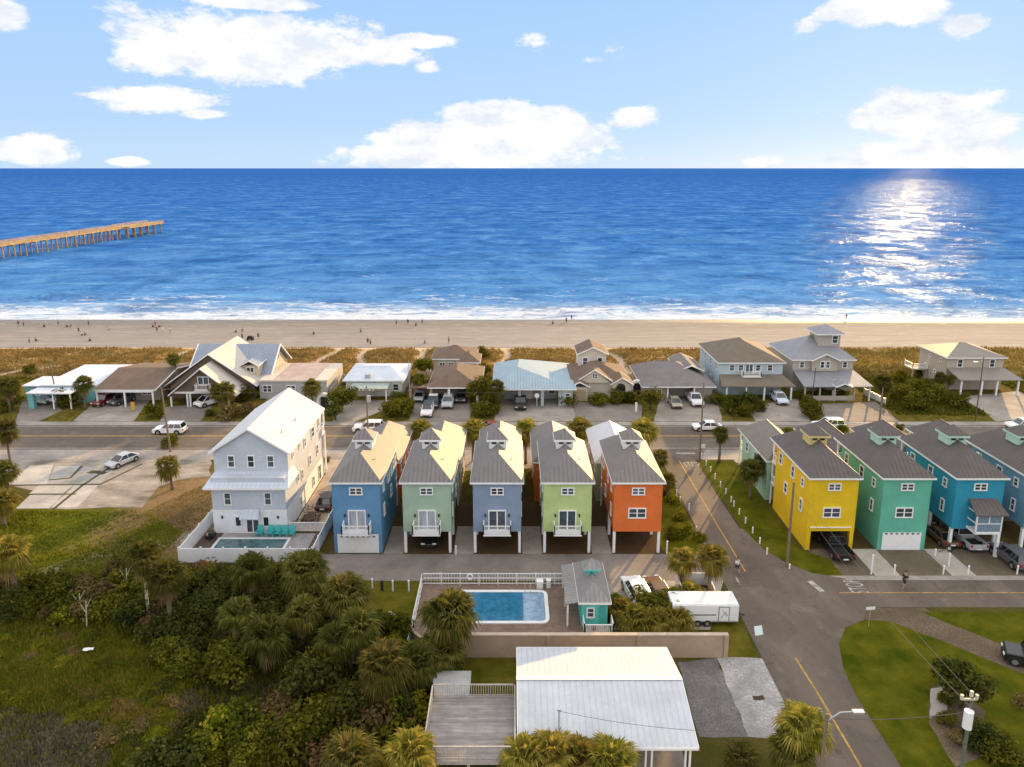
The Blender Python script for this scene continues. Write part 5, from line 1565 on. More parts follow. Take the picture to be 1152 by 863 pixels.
def trunk_mesh(h, r0, r1, bend, m, seed=0, n=9):
    rnd = random.Random(seed); pts = []; rs = []
    k = max(4, int(h / .7))
    for i in range(k + 1):
        t_ = i / k
        pts.append((bend[0] * t_ * t_ + rnd.uniform(-.02, .02), bend[1] * t_ * t_ + rnd.uniform(-.02, .02), h * t_ - .05 if i == 0 else h * t_))
        rs.append((r0 + (r1 - r0) * t_) * rnd.uniform(.92, 1.08) * (1.25 if i == 0 else 1))
    b = MB(); b.tube(pts, rs, n)
    me = mesh_of(b.v, b.f, 'trunk', m)
    me.polygons.foreach_set('use_smooth', [True] * len(me.polygons))
    return me


def palm(label, px, py, h, R, v=None, trunk=None, lean=None, group=None, name='palm_tree', r=.19):
    """crown centre seen at px,py when the crown is h metres up"""
    x, y = G(px, py, h)
    v = prnd.randrange(5) if v is None else v
    lean = lean or (prnd.uniform(-.35, .35), prnd.uniform(-.3, .3))
    t = thing(name, label, 'palm', x - lean[0], y - lean[1], 0, group)
    part_from(trunk_mesh(h, r, r * .8, lean, trunk or TRUNK, int(px * 3 + py)), 'trunk', t)
    cm, dm = PALMS[v]; rz = prnd.uniform(0, 6.28)
    part_from(cm, 'crown', t, (lean[0], lean[1], h), (R, R, R * prnd.uniform(.85, 1.0)), rz)
    part_from(dm, 'dry_skirt', t, (lean[0], lean[1], h - .1), (R, R, R * 1.1), rz)
    return t


PG = 'palms growing about the streets and gardens'
palm('sunlit palm at the left edge above the rough lawn', 8, 620, 5.6, 2.4, 1, group=PG)
palm('palm at the left edge beside the coast road', 6, 484, 5.5, 2.2, 0, group=PG)
palm('low palm at the left edge beside the pale slabs', 4, 530, 3.6, 2.2, 2, group=PG)
palm('low sunlit palm at the left edge below the pale slabs', 2, 563, 3.0, 2.0, 1, group=PG)
palm('palm at the far left of the beach gardens', 9, 434, 4.5, 2.3, 3, group=PG)
palm('palm in front of the teal flat roofed house', 94, 432, 4.6, 2.0, 0, group=PG)
palm('lone small palm on the vacant lot right of the parked silver car', 188, 524, 3.3, 2.0, 2, group=PG)
palm('tall thin palm between the brown roofed house and the gabled house', 195, 403, 6.5, 1.6, 2, group=PG)
palm('wide palm in front of the brown gabled house', 250, 440, 4.2, 2.6, 4, group=PG)
palm('round headed palm before the flat pink roofed house', 351, 435, 4.2, 2.0, 1, group=PG)
palm('palm at the left corner of the pale blue roofed house', 559, 436, 4.2, 1.8, 0, group=PG)
palm('palm behind the gap between the blue and sea green cottages', 473, 483, 4.9, 2.25, 1, group=PG)
palm('palm behind the gap between the sea green and slate cottages', 533, 482, 4.9, 2.25, 1, group=PG)
palm('palm behind the gap between the slate and lime cottages', 591, 483, 4.9, 2.25, 1, group=PG)
palm('palm behind the gap between the lime and orange cottages', 652, 481, 4.9, 2.25, 1, group=PG)
palm('palm behind the orange cottage next to the street mouth', 724, 483, 4.9, 2.4, 1, group=PG)
palm('slim palm on the right side of the orange cottage', 743, 514, 4.0, 1.5, 2, group=PG)
palm('small palm on the verge between the orange cottage and the street', 752, 540, 2.6, 1.3, 0, group=PG)
palm('palm at the top of the street lawn by the coast road', 811, 487, 4.2, 1.5, 3, group=PG)
palm('dark palm in front of the mint rear cottage, nearer the street', 845, 528, 3.8, 1.9, 3, group=PG)
palm('dark palm touching the mint rear cottage wall', 858, 520, 4.2, 1.6, 3, group=PG)
palm('left one of the two bright palms by the corner of the alley', 768, 629, 3.6, 1.7, 1, lean=(.05, -.1), group=PG)
palm('right one of the two bright palms by the corner of the alley', 802, 627, 4.6, 1.8, 1, lean=(.2, .1), group=PG)
palm('big full palm at the left end of the large pool', 505, 690, 5.0, 2.75, 4, group=PG, lean=(.1, .3), r=.26)
palm('palm in the vacant garden right of the lookout tower house', 994, 430, 4.4, 2.1, 3, group=PG)
palm('small palm left of the far right porch house', 1058, 425, 3.0, 1.5, 3, group=PG)
palm('small palm close to the porch of the far right house', 1070, 426, 2.8, 1.2, 3, group=PG)
palm('large palm at the lower right beside the street', 903, 816, 4.6, 2.0, 1, group=PG, r=.26)
palm('palm below the large palm at the lower right street edge', 890, 846, 3.2, 1.8, 4, group=PG)
palm('low palm below the gravel lot at the bottom edge', 833, 853, 2.2, 1.5, 0, group=PG)
for (px, py, h, R, lab) in ((590, 851, 3.0, 1.9, 'leftmost palm of the row in front of the big white roof'), (622, 848, 3.2, 2.0, 'second palm from the left in front of the big white roof'),
                            (652, 853, 3.0, 1.9, 'third palm from the left in front of the big white roof'), (688, 856, 3.0, 2.1, 'rightmost palm of the row in front of the big white roof')):
    palm(lab, px, py, h, R, 1, group='palms in front of the big white roof')
TG = 'palms rising out of the thicket'
for (px, py, h, R, v, lab) in ((283, 640, 4.2, 2.6, 3, 'dark palm just below the white fence of the small pool'), (343, 642, 5.0, 2.9, 4, 'large shaggy palm below the right corner of the white fence'),
                               (388, 668, 4.6, 3.0, 0, 'shaggy palm left of the strip lawn'), (402, 706, 4.0, 2.6, 3, 'palm above the end of the diagonal tan wall'),
                               (430, 748, 5.0, 2.9, 2, 'light green palm left of the garden shed'), (300, 715, 3.8, 2.6, 3, 'dark palm in the middle of the thicket'),
                               (185, 648, 5.4, 2.5, 3, 'drooping palm left of the white fence corner'), (470, 745, 3.2, 2.4, 3, 'palm beneath the big full palm by the pool'),
                               (500, 735, 3.0, 2.2, 3, 'brownish palm against the left end of the tan wall'),
                               (394, 853, 3.4, 2.6, 0, 'sunlit palm at the bottom edge left of the deck'), (462, 848, 3.6, 2.4, 1, 'sunlit palm touching the left rail of the deck'),
                               (340, 690, 3.6, 2.4, 4, 'palm below the large shaggy palm'), (268, 690, 3.4, 2.3, 3, 'palm among the shrubs left of the middle palm'), (378, 720, 3.4, 2.3, 3, 'palm half hidden left of the light green palm')):
    palm(lab, px, py, h, R * .86, v, group=TG, lean=(prnd.uniform(-.7, .7), prnd.uniform(-.5, .5)))
palm('tall palm with a pale bare trunk in the thicket', 162, 625, 6.6, 2.0, 3, TRUNKW, (.2, 0), TG, r=.14)

# leafy shrubs and trees
def cloudset(seed, m, n=620, lobes=9, leaf=.105, flat=.78): return leaf_cloud(seed, n, lobes, 1.0, flat, leaf, 'crown', m)


SHR = {'d': [cloudset(20 + i, LEAFD, 1500, 12, .072) for i in range(4)], 'o': [cloudset(30 + i, LEAFO, 1400, 12, .072) for i in range(4)],
       'y': [cloudset(40 + i, LEAFY, 1300, 11, .075) for i in range(3)], 'b': [cloudset(50 + i, LEAFB, 800, 9, .075) for i in range(2)]}
STEM = trunk_mesh(.6, .09, .05, (.1, 0), BARK, 3, 6)


def shrub(label, x, y, R, kind='o', zs=.8, name='shrub', cat='shrub', group=None, z=0, h=None):
    t = thing(name, label, cat, x, y, z, group)
    me = prnd.choice(SHR[kind])
    hh = R * zs * .5 if h is None else h
    part_from(me, 'crown' if name == 'tree' else 'foliage', t, (0, 0, hh), (R, R, R * zs), prnd.uniform(0, 6.28))
    part_from(STEM, 'trunk' if name == 'tree' else 'stem', t, (0, 0, 0), (1 + R * .3, 1 + R * .3, hh * .95 / .6))
    return t


def tree(label, px, py, R, kind, h, group=None):
    x, y = G(px, py, h)
    if y > 108: R *= 1.15
    t = shrub(label, x, y, R, kind, .95, 'tree', 'tree', group, h=h)
    b = MB(); rnd = random.Random(int(px))
    for i in range(5):
        a = rnd.uniform(0, 6.28)
        b.tube([(0, 0, h * .45), (cos(a) * R * .25, sin(a) * R * .25, h * .75), (cos(a) * R * .55, sin(a) * R * .55, h * 1.05)], [.09, .06, .03], 5)
    me = mesh_of(b.v, b.f, 'limbs', BARK); part_from(me, 'limbs', t)
    return t


tree('leafy tree left of the pale green carport roof', 384, 446, 3.0, 'o', 2.8)
tree('bushy dark tree behind the leafy tree by the arch', 377, 462, 2.0, 'd', 1.6)
tree('rounded tree left of the brown garage house', 472, 428, 2.6, 'o', 3.0)
tree('golden topped tree behind the one beside the garage house', 476, 410, 2.4, 'y', 3.2)
tree('dense olive tree between the garage house and the pale blue roof', 541, 437, 3.0, 'o', 2.8)
tree('tree with several stems right of the dense olive tree', 551, 447, 2.4, 'o', 2.2)
tree('round tree on the dune right of the cream rear house', 543, 397, 2.0, 'o', 2.0)
tree('small tree below the round dune tree', 546, 415, 1.6, 'o', 1.6)
tree('conical tree at the front corner of the grey hip roofed house', 732, 446, 2.5, 'o', 2.4)
tree('olive tree under the porch edge of the pale blue two storey house', 838, 452, 2.3, 'd', 1.9)
tree('dark round tree at the lower right behind the transformer pole', 1086, 768, 2.4, 'd', 2.2)
tree('dark smaller tree left of the round one at the lower right', 1066, 752, 1.5, 'd', 1.5)
tree('small tree left of the far left brown house', 35, 415, 1.4, 'o', 1.2)
SG = 'shrubs in the gardens'
for (px, py, R, k, lab) in ((78, 456, 2.6, 'o', 'wide hedge in front of the teal flat roofed house'), (172, 469, 1.7, 'o', 'round shrub between two driveways on the sea side'), (236, 468, 1.0, 'd', 'small clipped shrub by the white van'),
                            (270, 452, 2.3, 'o', 'shrub under the wide palm of the gabled house'), (290, 444, 2.0, 'y', 'yellowish shrub right of the wide palm'), (262, 470, 2.2, 'b', 'dry shrub bed at the roadside by the gabled house'),
                            (284, 466, 1.8, 'b', 'second dry shrub bed behind the white three storey house'), (193, 503, 1.9, 'o', 'roadside shrub at the foot of the leaning pole'), (440, 468, 2.3, 'd', 'low dark shrub beside the pale green carport drive'),
                            (458, 466, 2.2, 'd', 'dark shrub right of the low one before the garage house'), (450, 452, 1.6, 'o', 'shrub at the right wall of the low white house'), (540, 468, 2.2, 'd', 'dark hedge at the roadside left of the pale blue roof'),
                            (556, 466, 1.8, 'd', 'hedge end below the pale blue roof'), (640, 456, 1.9, 'd', 'dark shrub left of the many gabled house'), (676, 456, 2.0, 'd', 'hedge under the garage of the many gabled house'),
                            (694, 452, 1.8, 'o', 'hedge under the arched window'), (706, 452, 1.8, 'o', 'hedge right of the arched window'), (748, 444, 1.2, 'd', 'shrub at the wall of the grey hip roofed house'),
                            (806, 455, 1.8, 'd', 'shrub left of the two storey porch'), (822, 462, 2.0, 'd', 'shrub before the two storey porch'), (838, 468, 2.0, 'o', 'roadside shrub below the two storey porch'), (853, 462, 1.6, 'o', 'shrub at the drive of the pale blue house'),
                            (908, 460, 2.0, 'd', 'shrub left of the tower house drive'), (916, 470, 1.8, 'o', 'roadside shrub left of the tower house drive'), (900, 448, 1.5, 'd', 'shrub beside the porch of the tower house'), (944, 448, 1.5, 'o', 'shrub under the tower house porch'),
                            (925, 447, 1.4, 'o', 'shrub at the foot of the tower house'), (1012, 450, 2.2, 'o', 'scrub clump in the vacant garden below the palm'), (1034, 440, 2.2, 'o', 'scrub clump in the middle of the vacant garden'), (1052, 452, 2.4, 'd', 'dark scrub left of the tall white porch'),
                            (1030, 460, 2.2, 'd', 'dark scrub at the road edge of the vacant garden'), (1040, 424, 2.0, 'o', 'scrub behind the vacant garden'), (1012, 428, 1.6, 'y', 'bright scrub behind the palm of the vacant garden'), (1080, 458, 2.0, 'd', 'scrub at the far right drive edge'),
                            (887, 488, 1.2, 'y', 'bright shrub behind the yellow cottage'), (948, 486, 1.3, 'y', 'bright shrub behind the teal cottage'), (1011, 486, 1.4, 'o', 'shrub behind the azure cottage'), (345, 535, 1.0, 'o', 'shrub in the side yard near the road'),
                            (352, 524, 1.1, 'o', 'larger shrub in the side yard near the road'), (367, 520, .9, 'o', 'shrub beside the fence behind the blue cottage'),
                            (757, 566, 1.2, 'y', 'sunlit hedge right of the orange cottage, upper part'), (762, 584, 1.3, 'y', 'sunlit hedge right of the orange cottage, middle part'), (770, 604, 1.6, 'y', 'golden hedge above the two bright palms'),
                            (788, 608, 1.0, 'y', 'golden hedge end at the street edge'), (757, 604, 1.2, 'o', 'dark shrub between the orange cottage and the golden hedge'), (748, 556, 1.0, 'o', 'shrub at the side wall of the orange cottage'),
                            (692, 676, .9, 'y', 'yellow shrub right of the pool house'), (690, 692, 1.3, 'y', 'spiky yellow shrub right of the pool house porch'), (735, 694, 2.7, 'o', 'large olive shrub in front of the dark car'),
                            (768, 688, 2.1, 'y', 'bright shrub left of the white enclosed trailer'), (783, 694, 1.1, 'o', 'shrub over the rear wheels of the enclosed trailer'), (748, 692, 1.3, 'y', 'bright shrub behind the large olive one'),
                            (706, 692, 1.0, 'y', 'bright shrub beside the white car'),
                            (840, 600, 1.4, 'd', 'nothing') if False else (930, 612, 1.1, 'd', 'dark shrub left of the black pickup'), (921, 606, 1.2, 'd', 'dark shrub at the corner of the yellow cottage'),
                            (1106, 845, 1.8, 'd', 'dark shrub right of the transformer pole'), (1130, 855, 1.8, 'o', 'shrub at the lower right corner'), (1066, 815, 1.0, 'o', 'low shrub in the planting bed'), (1095, 822, 1.1, 'o', 'low shrub in the planting bed near the pole'),
                            (1075, 835, .9, 'b', 'dry low shrub in the planting bed'), (1148, 792, 1.1, 'b', 'dark shrub at the right edge below the jeep'), (1060, 790, .8, 'o', 'low shrub beside the pale pad'),
                            (15, 452, 1.8, 'o', 'shrub under the far left palm'), (4, 462, 1.8, 'o', 'shrub at the far left roadside'), (130, 470, .8, 'd', 'low shrub at the drive of the brown roofed house') if False else (128, 428, 1.0, 'o', 'shrub between the teal and brown houses')):
    x, y = G(px, py)
    if y > 108: R *= 1.3; k = {'d': 'o', 'o': 'o', 'y': 'y', 'b': 'b'}[k]
    shrub(lab, x, y, R, k, .9, group=SG)
# spiky yuccas / palmetto clumps around the pool house hedge
for (px, py, R, lab) in ((698, 694, 1.2, 'palmetto clump beside the pool house'), (776, 676, 1.3, 'palmetto clump left of the open trailer'), (758, 664 + 20, 1.4, 'palmetto clump in the middle of the hedge by the parked cars'),
                         (740, 705, 1.3, 'palmetto clump at the tan wall'), (714, 702, 1.4, 'palmetto clump in front of the white car'), (760, 702, 1.4, 'palmetto clump before the end of the enclosed trailer')):
    palm(lab, px, py - 8, 1.1, R * 1.35, 1, group='palmetto clumps by the parked cars', name='palmetto')

# the thicket
HG = 'shrubs of the tangled thicket'
trnd = random.Random(11)
POLY = [(-2, 655), (60, 672), (130, 650), (200, 650), (330, 652), (420, 690), (468, 728), (520, 745), (478, 790), (478, 866), (180, 870), (240, 800), (130, 700), (-2, 700)]


def inside(p, poly):
    x, y = p; r = False
    for (a, b_), (c, d) in zip(poly, poly[1:] + poly[:1]):
        if (b_ > y) != (d > y) and x < (c - a) * (y - b_) / (d - b_) + a: r = not r
    return r


LM = [(343, 642, 'the large shaggy palm'), (300, 715, 'the palm in the middle of the thicket'), (430, 748, 'the light green palm'), (185, 648, 'the drooping palm by the fence corner'), (162, 625, 'the tall palm with pale trunk'),
      (98, 690, 'the pair of dead trunks'), (388, 668, 'the palm by the strip lawn'), (340, 690, 'the palm below the large shaggy one'), (268, 690, 'the palm left of the middle one'), (378, 720, 'the half hidden palm'), (412, 702, 'the palm over the diagonal wall end'),
      (500, 735, 'the brownish palm by the tan wall'), (394, 853, 'the sunlit palm at the bottom edge'), (462, 848, 'the sunlit palm by the deck'), (432, 820, 'the large dry pinkish bush'), (283, 640, 'the dark palm below the fence'),
      (10, 622, 'the left edge palm'), (200, 800, 'the matted grass corner'), (220, 740, 'the open gap of the thicket'), (300, 800, 'the lower middle of the thicket'), (250, 840, 'the bottom edge of the thicket')]
usedl = set()
def reed(px, py):
    k = 10 * sin(px * .13) + 8 * sin(py * .17 + 1)
    return ((px - 262) / 72.) ** 2 + ((py - 795 + (px - 262) * .25) / 34.) ** 2 < 1 + k * .02 or ((px - 30) / 95.) ** 2 + ((py - 838 - px * .1) / 42.) ** 2 < 1 + k * .02


placed = []
tries = 0
while tries < 12000 and len(placed) < 210:
    tries += 1
    px = trnd.uniform(-2, 520); py = trnd.uniform(640, 872)
    if not inside((px, py), POLY): continue
    x, y = G(px, py)
    if y > 65.6 or (y > 56 and x > -15.5) or reed(px, py): continue
    if any((x - a) ** 2 + (y - b_) ** 2 < 1.45 ** 2 for a, b_ in placed): continue
    placed.append((x, y))
    n_ = fb(x * .16, y * .16, 4)
    k = 'b' if trnd.random() < .15 else ('d' if n_ < .46 else ('o' if n_ < .56 or trnd.random() < .7 else 'y'))
    R = trnd.uniform(1.2, 2.5)
    lx, ly, ln_ = min(LM, key=lambda q: (q[0] - px) ** 2 + (q[1] - py) ** 2)
    ddx, ddy = px - lx, py - ly
    dr_ = ('right of' if ddx > 0 else 'left of') if abs(ddx) > abs(ddy) * 2 else (('below' if ddy > 0 else 'above') if abs(ddy) > abs(ddx) * 2 else ('down right from' if ddx > 0 and ddy > 0 else 'up right from' if ddx > 0 else 'down left from' if ddy > 0 else 'up left from'))
    dist = 'just ' if math.hypot(ddx, ddy) < 22 else 'farther '
    lab_ = ('large ' if R > 1.55 else 'small ') + {'d': 'dark green', 'o': 'olive', 'y': 'yellow green', 'b': 'dry brown'}[k] + ' shrub ' + dist + dr_ + ' ' + ln_
    shrub(lab_,
          x, y, R, k, trnd.uniform(.8, 1.25), group=HG + {'d': ', dark', 'o': ', olive', 'y': ', yellow green', 'b': ', brown'}[k])
mrnd = random.Random(5); mp = []
MPOLY = [(-5, 690), (60, 700), (130, 705), (240, 800), (180, 870), (-5, 870)]
while len(mp) < 55:
    px = mrnd.uniform(-5, 250); py = mrnd.uniform(690, 868)
    if not inside((px, py), MPOLY) or reed(px, py): continue
    x, y = G(px, py)
    if any((x - a) ** 2 + (y - b_) ** 2 < 1.3 for a, b_ in mp): mrnd.random(); continue
    mp.append((x, y)); k = mrnd.choice('oyydob'); R = mrnd.uniform(.6, 1.3)
    row = 'near the top' if py < 745 else ('halfway down' if py < 810 else 'near the bottom'); col_ = 'left' if px < 70 else ('centre' if px < 140 else 'right')
    shrub('low %s creeper mound in the matted grass, %s, %s side' % ({'d': 'dark green', 'o': 'olive', 'y': 'yellow green', 'b': 'dry brown'}[k], row, col_), x, y, R, k, .38, name='creeper_mound', cat='shrub', group='creeper mounds in the matted grass')
for (px, py, R, lab) in ((432, 820, 3.0, 'large dry pinkish brown bush left of the timber deck'), (290, 668, 1.8, 'bare brown bush under the palms by the white fence')):
    x, y = G(px, py); shrub(lab, x, y, R, 'b', .9, name='bush', cat='bush')
for (px, py, R, k, h, lab) in ((235, 668, 2.4, 'd', 2.4, 'rounded dark tree below the left part of the white fence'), (312, 678, 2.5, 'd', 2.6, 'rounded dark tree between the two fence side palms'), (205, 700, 2.4, 'd', 2.0, 'dark tree in the hollow of the thicket'),
                               (260, 745, 2.6, 'o', 2.2, 'spreading olive tree in the lower thicket'), (350, 762, 2.6, 'd', 2.4, 'spreading dark tree right of the middle palm'), (395, 790, 2.4, 'd', 2.2, 'dark tree left of the pinkish bush'),
                               (330, 820, 2.6, 'o', 2.0, 'olive tree near the bottom edge of the thicket'), (145, 690, 2.0, 'd', 1.6, 'dark tree below the tall bare palm'), (450, 790, 1.9, 'd', 2.0, 'dark tree beside the shed corner'), (60, 668, 2.2, 'o', 1.4, 'olive tree right of the left edge palm')):
    tree(lab, px, py, R, k, h)
# dead trunks
for (bx, by, tx, ty, lab) in ((98, 706, 100, 676, 'pale bare dead trunk in the thicket, right one of the pair'), (90, 692, 87, 668, 'pale bare dead trunk in the thicket, left one of the pair'), (143, 668, 141, 640, 'short dead trunk beside the tall bare palm')):
    x, y = G(bx, by); d2 = ty - 189
    hgt = 40 - y / (F_C2 / d2 - TAN)
    t = thing('dead_tree', lab, 'dead tree', x, y, 0)
    b = MB(); b.tube([(0, 0, -.1), (.1, 0, hgt * .5), (.15, .1, hgt)], [.07, .055, .03], 7); b.tube([(.1, 0, hgt * .55), (-.5, .1, hgt * .95)], [.03, .012], 5); b.tube([(.12, 0, hgt * .7), (.6, .2, hgt * 1.1)], [.04, .015], 5)
    me = mesh_of(b.v, b.f, 'trunk', TRUNKW); part_from(me, 'trunk', t)


def pix(x, y):
    d = 33320 / (y + 8.14)
    return 576 + x * d * COSP / CAM_H, 189 + d


def tufts(name, label, poly, n, h, w, m, seed, dens=None, zf=None, px=True, blades=4, exclude=None):
    rnd = random.Random(seed)
    P = [G(*p) for p in poly] if px else poly
    xs = [p[0] for p in P]; ys = [p[1] for p in P]; vs = []; fs = []
    c = 0; k_ = 0
    while c < n and k_ < n * 12:
        k_ += 1
        x = rnd.uniform(min(xs), max(xs)); y = rnd.uniform(min(ys), max(ys))
        if not inside((x, y), P): continue
        if exclude and exclude(x, y): continue
        if dens and rnd.random() > dens(x, y): continue
        c += 1; z = zf(x, y) if zf else 0
        s = rnd.uniform(.6, 1.35)
        for j in range(blades):
            a = rnd.uniform(0, 6.28); l = rnd.uniform(.3, .9) * h * s
            dx_, dy_ = cos(a), sin(a); q = len(vs); ww = w * s
            ox, oy = rnd.uniform(-.15, .15) * h, rnd.uniform(-.15, .15) * h
            vs += [(x + ox - dy_ * ww, y + oy + dx_ * ww, z - .03), (x + ox + dy_ * ww, y + oy - dx_ * ww, z - .03), (x + ox + dx_ * l * .7, y + oy + dy_ * l * .7, z + h * s * rnd.uniform(.6, 1))]
            fs.append((q, q + 1, q + 2))
    me = mesh_of(vs, fs, name, m); o = bpy.data.objects.new(name, me); COL.objects.link(o)
    return setp(o, label, 'grass', kind='stuff')


tufts('dune_grass', 'golden dune grass between the gardens and the beach', [(-135, 133.5), (128, 133.5), (128, 156), (-135, 156)], 26000, .55, .06, DUNEB, 3,
      dens=lambda x, y: min(1, max(0.03, (path_d(x, y) - .4) * 1.2)) * (.3 + 1.2 * max(0, fb(x * .15, y * .3, 3) - .32)) * (1 if y < 152.5 else max(0, (155 - y) / 3)), zf=dune_z, px=False, blades=3)
tufts('rough_grass', 'rough tufted grass on the lawn below the vacant lot', [(-5, 575), (165, 575), (205, 600), (160, 650), (90, 672), (-5, 672)], 11000, .30, .05, LEAFY and GRASSB, 5,
      dens=lambda x, y: max(.1, fb(x * .25, y * .25, 9) * 1.6 - .3), blades=3)
tufts('marsh_grass', 'tall matted grass in the lower left corner', [(-5, 668), (90, 690), (170, 720), (240, 800), (200, 870), (-5, 870)], 17000, .42, .05, GRASSB, 6,
      dens=lambda x, y: max(.15, fb(x * .22, y * .22, 12) * 1.8 - .3) * (.12 if reed(*pix(x, y)) else 1), blades=4)
tufts('reed_litter', 'grey matted dead reeds in the hollows of the thicket', [(-5, 780), (120, 800), (180, 770), (260, 745), (345, 755), (345, 830), (250, 870), (-5, 870)], 9000, .28, .05, REEDB, 16, blades=4, exclude=lambda x, y: not reed(*pix(x, y)))
tufts('yellow_grass', 'yellowed grass tongue in the middle of the matted grass', [(70, 768), (110, 775), (160, 800), (215, 806), (200, 822), (120, 812)], 1800, .35, .05, DUNEB, 17, blades=4)
tufts('thicket_undergrowth', 'low mixed undergrowth below the thicket shrubs', POLY, 14000, .5, .07, LEAFO, 8, blades=4, exclude=lambda x, y: (y > 65.8) or (y > 56.5 and x > -15.2))
tufts('dry_grass', 'dry thin grass on the sandy slope left of the white house', [(165, 575), (240, 540), (236, 575), (203, 610), (190, 640)], 2600, .2, .035, DUNEB, 9, blades=3)
tufts('garden_scrub', 'olive ground scrub of the beach gardens', [(-130, 111.5), (128, 111.5), (128, 133.4), (-130, 133.4)], 16000, .5, .07, LEAFO, 10,
      dens=lambda x, y: max(0, fb(x * .12, y * .2, 14) * 2.6 - .95) + (.9 if 63.5 < x < 79 or x > 92 else 0) + (.5 if y > 131.8 else 0),
      exclude=lambda x, y: any(a - .6 < x < b_ + .6 and c_ < y < d_ for a, b_, c_, d_ in ((-86, -72, 108, 131), (-72, -60.5, 108, 133), (-60.5, -43.5, 108, 136), (-45, -32.5, 108, 132.6), (-30.5, -18.5, 108, 132), (-18, -5.5, 108, 131), (-3.5, 11, 108, 132), (10, 21, 108, 131), (22.5, 36, 108, 132), (36.6, 50.5, 117, 136), (43.5, 50.5, 108, 118), (45, 50, 108, 120), (50.8, 63.2, 108, 136), (79.4, 92, 108, 135))), px=False, blades=4)

# ------------------------------------------------------------------ vehicles
PAINTS = {}


def paint(name, col, rough=.3):
    return mat('car_paint_' + name, col, rough, .05, 1, spec=.6)


CARD = {  # L, W, belt z, top z, bonnet z, (cabin bottom x0,x1), (cabin top x0,x1)
    'sedan': (4.6, 1.82, .92, 1.43, .86, (-1.75, 1.15), (-1.0, .35)),
    'suv': (4.75, 1.92, 1.08, 1.74, 1.05, (-2.2, 1.0), (-1.95, .3)),
    'van': (5.0, 1.95, 1.1, 1.8, 1.02, (-2.35, 1.7), (-2.2, .75)),
    'pickup': (5.6, 1.98, 1.12, 1.86, 1.1, (-.55, 1.25), (-.4, .6)),
    'jeep': (4.2, 1.85, 1.15, 1.85, 1.12, (-1.95, .75), (-1.9, .5)),
}
CARMESH = {}


